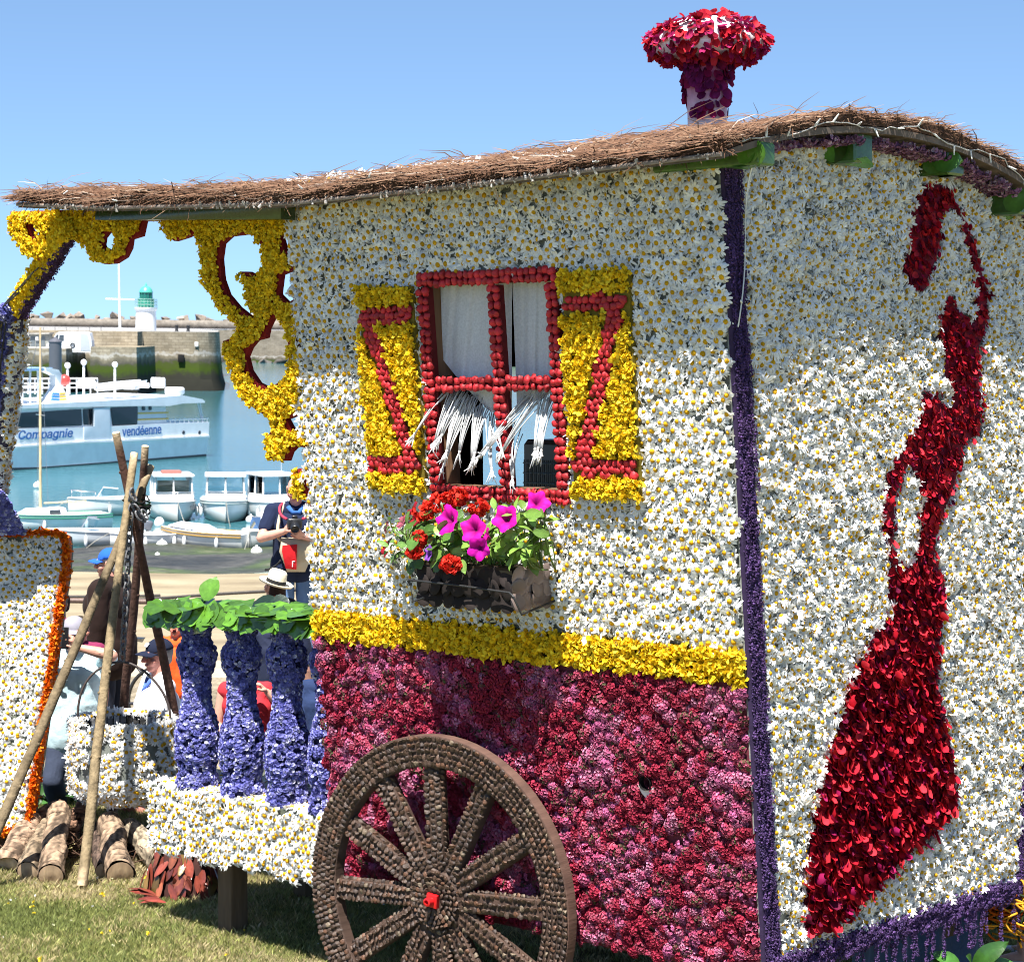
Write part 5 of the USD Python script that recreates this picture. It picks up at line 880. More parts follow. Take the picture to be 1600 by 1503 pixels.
CS = CubicSpline(np.linspace(0, 1, 5), A(cpf[1:6])); k = 1050; t = rng.uniform(0.0, 1.04, k); a = rng.uniform(0, 6.283, k); pr = CS(np.clip(t, 0, 1)); dr = CS(np.clip(t, 0, 1), 1); n_ = np.c_[dr[:, 1] * np.cos(a), dr[:, 1] * np.sin(a), -dr[:, 0]]; n_ /= np.linalg.norm(n_, axis=1, keepdims=True); n_[t > 1] += [0, 0, 1.2]
scatter(cb, 'daisies', DAISIES, 'petal', ctr + np.c_[pr[:, 0] * np.cos(a), pr[:, 0] * np.sin(a), pr[:, 1]] + n_ * 0.016, frames(n_, 0.3), rng.uniform(0.8, 1.15, k))
part(cd, 'handle', MB().tube(spline([ctr + A([-0.30, -0.05, zt2 - 0.02])] + [atY(x, y, 15.2) for x, y in ((126, 1085), (137, 1062), (158, 1043), (191, 1034), (220, 1045), (245, 1068), (262, 1098))] + [ctr + A([0.32, -0.05, zt2 - 0.02])], 30), 0.009, (0.06, 0.045, 0.04), 6), 'iron')
LG = 'logs piled under the cauldron'
def log(tx, ty, Yt, bx, by, r, label, c=(0.30, 0.19, 0.125)):
    b0 = onz(bx, by, 0.03); p1 = atY(tx, ty, Yt); d = (p1 - b0) / np.linalg.norm(p1 - b0); n_ = 44; t = np.linspace(0, 1, n_)[:, None]; w = b0 + (p1 - b0) * t + np.cumsum(rng.normal(0, 0.003, (n_, 3)), 0)
    rr = r * (1.10 - 0.16 * t[:, 0]); o = thing('fire_log', label, 'log', None, LG)
    mb = MB().tube(w, rr, c, 30, False); vv = mb.v[0]; ax = np.repeat(w, 30, 0); al = (vv - b0) @ d; rad = vv - b0 - al[:, None] * d; g_ = (rad / r * 2.2 + al[:, None] * d * 5); n1_ = meshkit.fbm(g_, 4, 11 + len(label)); n2_ = meshkit.fbm(rad / r * 6 + al[:, None] * d * 9, 3, 5); f_ = 0.76 + 0.34 * n1_ + 0.14 * n2_; mb.v[0] = ax + (vv - ax) * f_[:, None]; dk = np.clip((n2_ - 0.36) * 4.5, 0.25, 1); mb.c[0] = A(c) * (0.55 + 0.75 * n1_)[:, None] * dk[:, None]
    part(o, 'bark', mb, 'bark', True)
    ef = lambda q, s: MB().lathe([(0, 0.004), (r * 0.5, 0.002), (r * 0.98, -0.004)], (0.48, 0.34, 0.2), 16, T4(frames((s * d)[None], 0.06)[0], q + s * d * 0.004), cols=[(0.30, 0.2, 0.12), (0.45, 0.32, 0.19), (0.38, 0.26, 0.16)])
    part(o, 'cut_end', ef(w[0], -1), 'wood'); part(o, 'cut_end', ef(w[-1], 1), 'wood')
log(100, 1262, 15.15, -12, 1325, 0.080, 'thick reddish log lying furthest left, behind two leaning logs')
log(57, 1268, 15.0, 12, 1350, 0.082, 'log leaning right, frontmost at the left end of the pile', (0.31, 0.21, 0.14))
log(72, 1288, 15.0, 43, 1362, 0.068, 'greyish log squeezed between two thicker leaning logs', (0.27, 0.2, 0.13))
log(90, 1270, 14.95, 79, 1368, 0.080, 'pale log standing nearly upright left of the light tripod pole', (0.40, 0.275, 0.18))
log(170, 1283, 15.0, 190, 1366, 0.088, 'stout log right of the light tripod pole, leaning inwards', (0.36, 0.25, 0.165))
log(206, 1284, 15.1, 250, 1350, 0.072, 'pale bleached log beside the red leaves under the porch', (0.44, 0.35, 0.24))
log(128, 1268, 15.3, 106, 1310, 0.055, 'thin log poking out under the cauldron', (0.30, 0.17, 0.11))
log(150, 1288, 15.1, 160, 1360, 0.05, 'dark shaded log directly behind the foot of the light tripod pole', (0.12, 0.08, 0.06))
b = MB(); 
for k in range(260): p = A([rng.normal(-2.72, 0.28), rng.normal(15.05, 0.22), 0.02]); b.tube([p, p + A([rng.normal(0, 0.12), rng.normal(0, 0.08), rng.uniform(0.0, 0.12)])], [0.006, 0.003], A((0.09, 0.05, 0.032)) * rng.uniform(0.5, 1.5), 4)
keys(put_mesh(uname('/World', 'brushwood'), b, 'twig', True), 'heap of thin dark twigs between the logs under the cauldron', 'brushwood', None, 'stuff')
# --- heap of red-brown leaves under the porch
lm = thing('red_leaf_heap', 'small mound covered in glossy red brown leaves under the porch corner', 'leaf mound'); lc = onz(288, 1402, 0); lc = A([lc[0], lc[1] + 0.1, 0])
part(lm, 'mound', MB().lathe([(0.27, 0.0), (0.25, 0.1), (0.17, 0.26), (0.06, 0.36), (0, 0.37)], (0.04, 0.015, 0.012), 20, T4(np.diag([1, 0.8, 1.0]), lc)), 'matte')
for k in range(95):
    a = rng.uniform(-3.3, 0.4); t = rng.random() ** 0.8; z = 0.34 * t; r = np.interp(z, [0, 0.1, 0.26, 0.36], [0.28, 0.26, 0.18, 0.06]); n = A([math.cos(a), math.sin(a), 0.45]); n /= np.linalg.norm(n); R = frames(n[None], 0.2, 0.35, (0, 0, -1))[0]; L_ = rng.uniform(0.10, 0.17)
    cl = A(((0.16, 0.035, 0.022), (0.11, 0.028, 0.02), (0.20, 0.06, 0.03), (0.13, 0.075, 0.02))[rng.choice(4, p=[0.45, 0.3, 0.15, 0.1])]); part(lm, 'red_leaf', leaf_piece(500 + k, L_, L_ * 0.38, cl * rng.uniform(0.8, 1.25), 0.2, 0.1), 'gloss_leaf', True, xf=T4(R, lc + A([r * math.cos(a), 0.8 * r * math.sin(a), z + 0.05]) - R[:, 1] * 0.02))
for k in range(7): R = frames(A([[0.2, -0.3, 1.0]]), 0.2, 0.5, (-1, -0.2, 0))[0]; part(lm, 'red_leaf', leaf_piece(600 + k, 0.15, 0.05, (0.15, 0.03, 0.02), 0.2, 0.1), 'gloss_leaf', True, xf=T4(R, onz(235 + 4 * k, 1392 + 3 * k, 0.05)))
# --- low green plants at the far edge of the lawn, behind the tripod
hd = thing('ground_plants', 'low dark green leafy plants at the lawn edge behind the logs', 'plants')
b = MB()
for k in range(420): p = A([rng.uniform(-4.4, -1.6), rng.uniform(16.4, 17.0), rng.uniform(0.02, 0.14)]); R = frames(A([[0, -0.4, 0.9]]), 0.45)[0]; L_ = rng.uniform(0.06, 0.13); b.mb(leaf_piece(k % 9, L_, L_ * 0.6, A((0.035, 0.10, 0.02)) * rng.uniform(0.5, 1.5)), T4(R, p))
part(hd, 'foliage', b, 'leaf', True, kind='stuff')
# --- under the near end of the caravan: blue netting, broad leaves, orange garland
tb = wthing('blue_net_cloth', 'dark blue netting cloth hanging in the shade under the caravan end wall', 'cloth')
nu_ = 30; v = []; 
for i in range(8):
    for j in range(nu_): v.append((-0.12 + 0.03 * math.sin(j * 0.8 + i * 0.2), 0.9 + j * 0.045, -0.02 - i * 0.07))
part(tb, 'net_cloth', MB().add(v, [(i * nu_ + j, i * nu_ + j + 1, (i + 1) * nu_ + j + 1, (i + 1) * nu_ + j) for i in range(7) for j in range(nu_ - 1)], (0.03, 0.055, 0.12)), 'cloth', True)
bl = thing('broad_leaf_plant', 'plant with broad glossy green leaves under the caravan end wall', 'plant')
for k, (px, L_, d) in enumerate((((1522, 1506), 0.20, (0.5, -0.4, 0.6)), ((1500, 1510), 0.17, (-0.6, -0.3, 0.5)), ((1540, 1510), 0.17, (0.9, -0.2, 0.2)), ((1490, 1508), 0.15, (-0.9, -0.4, 0.2)), ((1515, 1515), 0.18, (0.1, -0.7, 0.6)))):
    p = atY(px[0], px[1], 11.35); y = A(d) / np.linalg.norm(d); z = A([0.2, -0.8, 0.7]); z = z - y * (z @ y); z /= np.linalg.norm(z); part(bl, 'leaf', leaf_piece(610 + k, L_, L_ * 0.5, A((0.035, 0.10, 0.015)) * rng.uniform(0.6, 1.3), 0.25, 0.4), 'gloss_leaf', True, xf=T4(np.stack([np.cross(y, z), y, z], 1), p))
q = atY(1525, 1510, 11.35); part(bl, 'stem', MB().tube([A([q[0], q[1], 0]), q], 0.012, (0.05, 0.1, 0.02), 6), 'leaf')
og = atY(1583, 1418, 11.95); b1 = thing('orange_garland', 'tangled orange and yellow garland hanging at the far bottom corner of the caravan', 'garland')
for c in ((0.75, 0.15, 0.01), (0.70, 0.35, 0.03), (0.03, 0.05, 0.02)):
    b = MB()
    for k in range(26): m = og + rng.normal(0, 1, 3) * A([0.07, 0.05, 0.07]); b.tube(spline(m + rng.normal(0, 1, (5, 3)) * A([0.05, 0.03, 0.05]), 12), 0.006, A(c) * rng.uniform(0.7, 1.2), 5)
    part(b1, 'strands', b, 'petal', True)
# ================================================================== HARBOUR
def blk(px0, px1, Y0, Y1, z0, z1): return ((px0 - 800) / FPX * Y0, (px1 - 800) / FPX * Y0, Y0, Y1, z0, z1)
# --- stone pier, quay platform and outer breakwater
def stone_block(mb, x0, x1, y0, y1, z0, z1, batter=0.0, nx=1):
    xs = np.linspace(x0, x1, nx + 1)
    v = [(x0 - batter, y0 - batter, z0), (x1 + batter, y0 - batter, z0), (x1 + batter, y1, z0), (x0 - batter, y1, z0), (x0, y0, z1), (x1, y0, z1), (x1, y1, z1), (x0, y1, z1)]
    return mb.add(v, [(0, 1, 5, 4), (1, 2, 6, 5), (2, 3, 7, 6), (3, 0, 4, 7), (4, 5, 6, 7), (3, 2, 1, 0)], (0.4, 0.35, 0.27))
pr_ = thing('stone_pier', 'old stone pier with dark weed line below the small lighthouse', 'pier')
PXR = (331 - 800) / FPX * 300
b = MB(); fpts = [(-49.2, 300), (PXR - 2.2, 300), (PXR - 0.8, 300.8), (PXR - 0.1, 302.4), (PXR, 305), (-43.6, 335), (-46, 346), (-49.2, 346)]
n_ = len(fpts); c0_ = A([-45, 330]); lv = [(-8.0, 0.75), (-6.0, 0.5), (-4.5, 0.28), (-1.5, 0.12), (1.75, 0.0)]; V = []
for z, bt in lv: V += [(x + bt * (1.9 if x > -45 else 0) , y - bt * (1.2 if y < 310 else 0), z) for x, y in fpts]
F = [(i * n_ + j, i * n_ + (j + 1) % n_, (i + 1) * n_ + (j + 1) % n_, (i + 1) * n_ + j) for i in range(len(lv) - 1) for j in range(n_)]; b.add(V, F, (0.4, 0.35, 0.27))
b.add([V[-n_ + k] for k in range(n_)], [(0, k, k + 1) for k in range(1, n_ - 1)], (0.4, 0.35, 0.27)); part(pr_, 'pier_wall', b, 'pier', 20)
part(pr_, 'paving', MB().prism(Polygon([(x - 0.05 if x > -45 else x, y + 0.05) for x, y in fpts]), 0.06, (0.28, 0.27, 0.25), lambda v: np.stack([v[:, 0], v[:, 1], 1.754 + v[:, 2]], 1)), 'stone')
part(pr_, 'recess', MB().box((*atY(283, 560, 299.55)[:2], atY(283, 560, 299.5)[2]), (0.8, 0.3, 1.0), (0.012, 0.012, 0.012)), 'matte'); part(pr_, 'white_panel', MB().box(atY(307, 538, 299.75), (0.45, 0.1, 0.6), (0.7, 0.7, 0.68)), 'paint')
for px in ((276, 517), (294, 518)): q = atY(*px, 303); part(pr_, 'bollard', MB().lathe([(0.28, 1.81), (0.2, 2.0), (0.22, 2.5), (0.3, 2.6), (0.0, 2.7)], (0.02, 0.02, 0.022), 10, T4(None, (q[0], 303, 0))), 'iron')
qp = thing('lower_quay', 'lower stone quay with weed covered wall beside the pier', 'quay')
part(qp, 'quay_wall', stone_block(MB(), -170, -56.2, 284, 296, -8, -0.45), 'pier', 20); part(qp, 'projecting_wall', stone_block(MB(), (140 - 800) / FPX * 281.5, (211 - 800) / FPX * 281.5, 281.5, 296, -8, -0.1, 0.3), 'pier', 20)
part(qp, 'quay_paving', MB().box((-113, 290, -0.42), (113.4, 11.6, 0.06), (0.40, 0.38, 0.35)), 'stone'); part(qp, 'upper_wall', stone_block(MB(), -170, -49.25, 296.05, 300, -8, 1.75), 'pier', 20)
part(qp, 'upper_paving', MB().box((-110, 345, 1.72), (121, 90, 0.1), (0.27, 0.26, 0.25)), 'stone')
bw = thing('breakwater', 'long grey breakwater with parapet wall closing the harbour towards the sea', 'breakwater')
part(bw, 'breakwater_wall', stone_block(MB(), -260, 190, 500.5, 545, -8, 1.15, 0.6), 'far_wall_stone', 20); part(bw, 'roadway', MB().box((-35, 515, 1.16), (449, 28, 0.06), (0.22, 0.22, 0.23)), 'stone')
part(bw, 'parapet', MB().box((-35, 531, 2.1), (449, 1.6, 2.1), (0.20, 0.175, 0.145)), 'stone')
for k in range(36):
    x = -118 + k * 2.75 + rng.normal(0, 0.5); s = rng.uniform(0.9, 1.7); m = trimesh.convex.convex_hull(rng.normal(0, 1, (14, 3)) * A([0.62, 0.5, 0.42]) * s)
    solo('armour_block', MB().tm(m, A((0.24, 0.20, 0.16)) * rng.uniform(0.75, 1.2), T4(None, (x, 535 + rng.normal(0, 1), 3.25 + rng.uniform(-0.15, 0.3) * s))), 'rock', 'rough concrete block in the row on top of the far breakwater', 'block', 'blocks along the breakwater', 20)
for k in range(30):
    x = -66 + k * 1.5 + rng.normal(0, 0.4); s = rng.uniform(0.8, 1.6); m = trimesh.convex.convex_hull(rng.normal(0, 1, (12, 3)) * A([0.7, 0.5, 0.4]) * s)
    solo('shore_rock', MB().tm(m, A((0.09, 0.08, 0.07)) * rng.uniform(0.6, 1.6), T4(None, (x, 499 + rng.normal(0, 1), ZW + 0.1))), 'rock', 'dark rock at the foot of the far breakwater wall', 'rock', 'rocks at the foot of the breakwater', 20)
# --- lighthouse
lx = atY(228, 500, 315); zz_ = lambda y: atY(228, y, 315)[2]; LX = T4(None, (lx[0], 315, 0)); pm = 315 / FPX
li = thing('lighthouse', 'small white lighthouse with green lantern standing on the pier', 'lighthouse')
part(li, 'tower', MB().lathe([(16.2 * pm, 1.8), (15.8 * pm, zz_(505)), (15.4 * pm, zz_(486)), (17.5 * pm, zz_(484)), (17.8 * pm, zz_(480.5)), (0, zz_(480.4))], (0.80, 0.80, 0.79), 40, LX), 'paint')
GRN = (0.02, 0.23, 0.16)
part(li, 'lantern_base', MB().lathe([(13.2 * pm, zz_(480.4)), (13.2 * pm, zz_(468)), (13.8 * pm, zz_(467.5)), (13.8 * pm, zz_(466.5)), (0, zz_(466.4))], GRN, 32, LX), 'paint')
part(li, 'lantern_glass', MB().lathe([(9.6 * pm, zz_(466.4)), (9.6 * pm, zz_(457))], (0.01, 0.10, 0.08), 12, LX), 'dark_glass')
lb_ = MB(); 
for k in range(12): a = k * math.pi / 6; lb_.tube([LX[:3, 3] + A([9.8 * pm * math.cos(a), 9.8 * pm * math.sin(a), zz_(466.4)]), LX[:3, 3] + A([9.8 * pm * math.cos(a), 9.8 * pm * math.sin(a), zz_(457)])], 0.05, GRN, 5)
part(li, 'lantern_bars', lb_, 'paint')
part(li, 'dome', MB().lathe([(10.8 * pm, zz_(457.2)), (10.6 * pm, zz_(456)), (9 * pm, zz_(452)), (6 * pm, zz_(448.6)), (2 * pm, zz_(447)), (1.6 * pm, zz_(445)), (0.6 * pm, zz_(443)), (0, zz_(441))], (0.07, 0.36, 0.27), 32, LX), 'paint')
gb_ = MB()
for k in range(20): a = k * math.pi / 10; p_ = LX[:3, 3] + A([17 * pm * math.cos(a), 17 * pm * math.sin(a), 0]); gb_.tube([p_ + [0, 0, zz_(480.5)], p_ + [0, 0, zz_(467.5)]], 0.035, (0.25, 0.42, 0.36), 4)
for y in (467.5, 471.5, 476): a = np.linspace(0, 6.2832, 33); gb_.tube(np.c_[LX[0, 3] + 17 * pm * np.cos(a), 315 + 17 * pm * np.sin(a), np.full(33, zz_(y))], 0.035, (0.25, 0.42, 0.36), 4, False)
part(li, 'gallery_rail', gb_, 'paint')
fp_ = thing('flagpole', 'tall white signal mast with cross arm on the pier left of the lighthouse', 'flagpole'); f0, f1 = atY(187.5, 521, 308), atY(185.5, 404, 308)
part(fp_, 'mast', MB().tube([(f0[0], 308, 1.8), (f1[0], 308, f1[2])], [0.17, 0.11], (0.80, 0.80, 0.80), 10), 'paint'); a_, b_ = atY(165, 467.5, 308), atY(210, 468.5, 308); part(fp_, 'cross_arm', MB().tube([a_, b_], 0.10, (0.8, 0.8, 0.8), 8), 'paint')
part(fp_, 'footing', MB().lathe([(0.5, 1.8), (0.42, 2.1), (0.2, 2.2)], (0.6, 0.6, 0.58), 12, T4(None, (f0[0], 308, 0))), 'paint')
# --- parked van
def vanp(pts, Y): return Polygon([(atY(x, y, Y)[0], atY(x, y, Y)[2]) for x, y in pts])
vz = lambda Y, sgn=1: (lambda v: np.stack([v[:, 0], Y + v[:, 2], v[:, 1]], 1))
vn = thing('parked_van', 'white delivery van parked on the lower quay', 'van')
part(vn, 'body', MB().prism(vanp([(74, 550), (72.5, 545), (73.5, 538), (81, 534.5), (88, 522), (92, 519.5), (105, 518.6), (130, 519), (139, 520.5), (142, 532), (143, 550)], 288).buffer(0.05), 2.0, (0.76, 0.77, 0.78), vz(288)), 'paint', 30)
part(vn, 'windscreen', MB().prism(vanp([(82.5, 533.5), (88.8, 523), (91.5, 523), (90, 533)], 288), 0.04, (0.03, 0.04, 0.05), vz(287.97)), 'dark_glass'); part(vn, 'side_window', MB().prism(vanp([(91.5, 533), (92.8, 523.5), (100, 523.3), (100, 533)], 288), 0.04, (0.05, 0.06, 0.07), vz(287.97)), 'dark_glass')
part(vn, 'rear_door', MB().prism(vanp([(126, 548), (125, 521), (137, 522), (140, 533), (141, 548)], 288), 0.04, (0.42, 0.45, 0.48), vz(287.97)), 'paint')
for x in (80, 113.5): 
    q = atY(x, 549, 288); T = T4(Rot.from_euler('x', 90, degrees=True).as_matrix(), (q[0], 288.1, -0.42 + 0.33 + 0.03)); w_ = part(vn, 'wheel', MB().lathe([(0.2, 0.15), (0.31, 0.15), (0.34, 0.1), (0.34, -0.1), (0.0, -0.1)], (0.015, 0.015, 0.015), 20, T), 'matte'); part(w_, 'rim', MB().lathe([(0.2, 0.15), (0.17, 0.13), (0, 0.14)], (0.35, 0.36, 0.37), 14, T), 'metal')
sh = thing('quay_shed', 'low grey shed with panelled doors on the quay left of the van', 'shed'); part(sh, 'wall', MB().prism(vanp([(20, 547), (20, 523), (76, 522), (76, 547)], 293), 2.5, (0.26, 0.27, 0.25), vz(293)), 'stone'); part(sh, 'roof', MB().prism(vanp([(18, 523), (18, 521), (78, 520), (78, 522)], 293), 3.2, (0.4, 0.38, 0.34), vz(292.6)), 'stone')
for x in (48, 56, 64): part(sh, 'door', MB().prism(vanp([(x, 547), (x, 526), (x + 6.5, 526), (x + 6.5, 547)], 293), 0.1, (0.12, 0.14, 0.15), vz(292.95)), 'paint')
part(sh, 'notice', MB().box(atY(58, 529, 292.8), (0.4, 0.05, 0.5), (0.75, 0.75, 0.75)), 'paint')
rlg = thing('pier_railing', 'thin grey railing along the upper quay behind the van', 'railing'); b = MB()
for y in (512, 516.5): b.tube([atY(40, y, 296.6), atY(158, y + 1.0, 296.6)], 0.035, (0.2, 0.2, 0.2), 4)
part(rlg, 'rails', b, 'iron')
for x in range(50, 160, 18): q = atY(x, 512, 296.6); part(rlg, 'post', MB().tube([(q[0], 296.6, 1.76), (q[0], 296.6, q[2] + 0.05)], 0.045, (0.2, 0.2, 0.2), 4), 'iron')
ql = thing('mooring_pile', 'dark grey steel mooring pile with conical cap behind the ferry', 'pile'); q = atY(86.5, 550, 215); part(ql, 'tube', MB().lathe([(0.60, -9), (0.60, atY(86, 534, 215)[2])], (0.085, 0.088, 0.10), 24, T4(None, (q[0], 215, 0))), 'paint'); part(ql, 'cap', MB().lathe([(0.65, atY(86, 535, 215)[2]), (0.65, atY(86, 533.5, 215)[2]), (0.0, atY(86, 526, 215)[2])], (0.10, 0.10, 0.115), 24, T4(None, (q[0], 215, 0))), 'paint')
# --- ferry
FS = onz(322, 713, ZW); FB = onz(20, 735, ZW); FU = FB - FS; FU[2] = 0; FU /= np.linalg.norm(FU); FN = A([FU[1], -FU[0], 0]); FN = FN if FN[1] < 0 else -FN; FZ = A([0, 0, 1.])
def F2(x, y, off=0.0): q = onplane(x, y, FS + FN * off, FN) - FS; return (q @ FU, q[2])
def ffn(off=0.0): return lambda v: FS + v[:, :1] * FU + v[:, 1:2] * FZ + (off - v[:, 2:3]) * FN
def fpoly(pts, off=0.0): return Polygon([F2(*p, off) for p in pts]).buffer(0)
fe = thing('ferry', 'white passenger ferry with blue company lettering and long dark windows', 'ferry')
WHT_, SHD = (0.85, 0.85, 0.85), (0.55, 0.62, 0.66)
BEAM = 6.5
hullp = fpoly([(322, 716), (326.5, 681), (175, 689.5), (129, 691), (22, 699), (-150, 708), (-330, 690), (-290, 740), (20, 739)])
part(fe, 'hull', MB().prism(hullp, BEAM, (0.86, 0.87, 0.87), ffn(0)), 'gelcoat'); part(fe, 'boot_top', MB().prism(fpoly([(322.3, 716), (322.6, 709.5), (140, 724), (60, 730), (20, 731), (-150, 742), (-150, 750), (20, 743)], 0.02), BEAM + 0.04, (0.012, 0.014, 0.018), ffn(0.02)), 'gelcoat')
part(fe, 'rubbing_rail', MB().prism(fpoly([(327.5, 680.2), (175, 688), (129, 689.5), (22, 697.3), (-150, 706), (-150, 709), (22, 700), (129, 692.2), (175, 690.7), (327.5, 682.6)], 0.12), BEAM + 0.24, (0.82, 0.82, 0.82), ffn(0.12)), 'gelcoat')
part(fe, 'bulwark', MB().prism(fpoly([(326.3, 680.5), (327, 659.5), (265, 661.5), (177, 666), (129, 668), (26, 670), (-150, 675), (-330, 680), (-150, 705), (22, 697.5), (129, 689.8), (175, 688.2)]), BEAM, WHT_, ffn(0)), 'gelcoat')
part(fe, 'saloon', MB().prism(fpoly([(265, 662), (263, 634), (200, 634), (26, 638), (-150, 645), (-150, 676), (26, 671), (129, 668.5), (177, 666.5)]), BEAM - 0.5, WHT_, ffn(-0.25)), 'gelcoat')
part(fe, 'deck_roof', MB().prism(fpoly([(319.5, 627), (316, 624), (284, 617.5), (230, 622), (153, 626.5), (28, 633), (-150, 640), (-150, 645), (28, 638.5), (200, 634.5), (263, 634.5), (285, 630.5), (319, 629.5)]), BEAM + 0.1, (0.82, 0.83, 0.84), ffn(0.05)), 'gelcoat')
for pts in ([(26, 645.5), (127, 639), (128.5, 665), (26, 669)], [(130, 639), (145, 638.5), (143.5, 663.5), (131, 664)], [(173, 636.5), (215.5, 635.3), (214.5, 663.5), (176.5, 665.5)], [(222, 634.8), (227, 634.6), (227.5, 641), (222.5, 641.2)], [(232.5, 634.5), (237, 634.3), (237.5, 640.5), (233, 640.8)], [(-140, 655), (15, 647), (15, 669.5), (-140, 676)]):
    w_ = fpoly(pts, -0.2); part(fe, 'window', MB().prism(w_.buffer(-0.1).buffer(0.1), 0.06, (0.015, 0.017, 0.022), ffn(-0.19)), 'dark_glass')
for y0, y1 in ((644.5, 643.3), (654.3, 652.8)): part(fe, 'gold_stripe', MB().prism(fpoly([(215.5, y0), (263.5, y1), (263.5, y1 + 2.4), (215.5, y0 + 2.6)], -0.2), 0.04, (0.62, 0.42, 0.10), ffn(-0.21)), 'paint')
part(fe, 'doorway_recess', MB().prism(fpoly([(147, 638), (171, 637), (173, 687), (131, 689), (131, 667), (147, 666)], 0.02), 0.05, (0.66, 0.71, 0.76), ffn(0.03)), 'gelcoat')
for x in (287, 312): part(fe, 'fairlead', MB().prism(Point(F2(x, 676, 0.02)).buffer(0.14), 0.05, (0.02, 0.02, 0.025), ffn(0.03)), 'paint')
b = MB()
for x in np.linspace(268, 325, 9): q0, q1 = F2(x, 660.5), F2(x + 0.5, 653.5); b.tube([ffn(-0.1)(A([[*q0, 0]]))[0], ffn(-0.1)(A([[*q1, 0]]))[0]], 0.04, (0.75, 0.75, 0.75), 5)
q0, q1 = F2(266, 656), F2(327, 654); b.tube([ffn(-0.1)(A([[*q0, 0]]))[0], ffn(-0.1)(A([[*q1, 0]]))[0]], 0.045, (0.78, 0.78, 0.78), 5); part(fe, 'stern_rail', b, 'paint')
for d_ in (0.3, BEAM - 0.3):
    for x0, x1 in ((314, 321), (317.5, 323)): q0, q1 = F2(x0, 629), F2(x1, 659); part(fe, 'stern_post', MB().tube([ffn(0)(A([[*q0, d_]]))[0], ffn(0)(A([[*q1, d_]]))[0]], 0.06, (0.78, 0.78, 0.78), 6), 'paint')
def lettering(text, x0, y0, x1, y1, capb, italic):
    a, c = A(F2(x0, y0, 0.03)), A(F2(x1, y1, 0.03)); m = meshkit.text_mesh(text, 1.0, 0.02, True); v = np.array(m.vertices); W_ = v[:, 0].max() - v[:, 0].min(); v[:, 0] -= v[:, 0].min()
    ax = (c - a) / np.linalg.norm(c - a); L_ = np.linalg.norm(c - a); H_ = capb; X = v[:, 0] / W_ * L_ + italic * v[:, 1] * H_; Yv = v[:, 1] * H_
    P = FS + (a[0] + X * ax[0])[:, None] * FU + (a[1] + X * ax[1] + Yv)[:, None] * FZ + (0.03 + v[:, 2:3]) * FN
    return MB().add(P, m.faces, (0.03, 0.13, 0.38))
part(fe, 'lettering', lettering('Compagnie', 28, 686.5, 113, 682.5, 0.52, 0.25), 'paint', False, 'blue lettering reading Compagnie'); part(fe, 'lettering', lettering('vendéenne', 191, 681.5, 252, 677.0, 0.58, 0.0), 'paint', False, 'blue lettering reading vendéenne')
# upper deck of the ferry
part(fe, 'wheelhouse', MB().prism(fpoly([(-60, 640), (-60, 600), (36, 600), (36, 634.5)], -1.0), 4.4, WHT_, ffn(-1.0)), 'gelcoat'); part(fe, 'canopy', MB().prism(fpoly([(-60, 582), (36, 576), (82, 574.5), (82, 578), (36, 580.5), (-60, 586)], -0.8), 4.8, (0.30, 0.47, 0.70), ffn(-0.8)), 'paint')
part(fe, 'radar_arch', MB().prism(fpoly([(71, 574), (92, 578), (96.5, 586), (95, 600), (103, 614), (119, 630.5), (68, 632), (80, 616), (88, 603), (87, 587), (72, 580)], -0.7), 0.5, WHT_, ffn(-0.7)), 'gelcoat'); part(fe, 'radar_arch', MB().prism(fpoly([(71, 574), (92, 578), (96.5, 586), (95, 600), (103, 614), (119, 630.5), (68, 632), (80, 616), (88, 603), (87, 587), (72, 580)], -0.7), 0.5, WHT_, ffn(-5.2)), 'gelcoat')
for i in range(3):
    y = 614 + i * 4.6; part(fe, 'emblem_stripe', MB().prism(fpoly([(83 - i, y), (93, y + 0.6), (93, y + 3.2), (82 - i, y + 2.6)], -0.66), 0.04, (0.03, 0.22, 0.55), ffn(-0.66)), 'paint', label='blue stripe of the ferry emblem'); part(fe, 'emblem_stripe', MB().prism(fpoly([(94, y), (102 + i, y - 0.4), (103 + i, y + 2.2), (94, y + 2.8)], -0.66), 0.04, (0.75, 0.48, 0.06), ffn(-0.66)), 'paint', label='yellow stripe of the ferry emblem')
b = MB()
for x in (40, 52, 64, 76): 
    for d_ in (0.9, BEAM - 1.0): q0, q1 = F2(x, 634), F2(x, 578); b.tube([ffn(0)(A([[*q0, d_]]))[0], ffn(0)(A([[*q1, d_]]))[0]], 0.07, (0.78, 0.78, 0.78), 5)
for y in (605, 614): q0, q1 = F2(36, y), F2(84, y - 1.5); b.tube([ffn(-0.9)(A([[*q0, 0]]))[0], ffn(-0.9)(A([[*q1, 0]]))[0]], 0.06, (0.78, 0.78, 0.78), 5)
for x in np.linspace(120, 258, 14): q0, q1 = F2(x, 620), F2(x, 594.5); b.tube([ffn(-5.9)(A([[*q0, 0]]))[0], ffn(-5.9)(A([[*q1, 0]]))[0]], 0.045, (0.78, 0.78, 0.78), 5)
for y in (594.5, 602, 609): q0, q1 = F2(112, y + 1), F2(258, y); b.tube([ffn(-5.9)(A([[*q0, 0]]))[0], ffn(-5.9)(A([[*q1, 0]]))[0]], 0.05, (0.78, 0.78, 0.78), 5)
part(fe, 'deck_rails', b, 'paint')
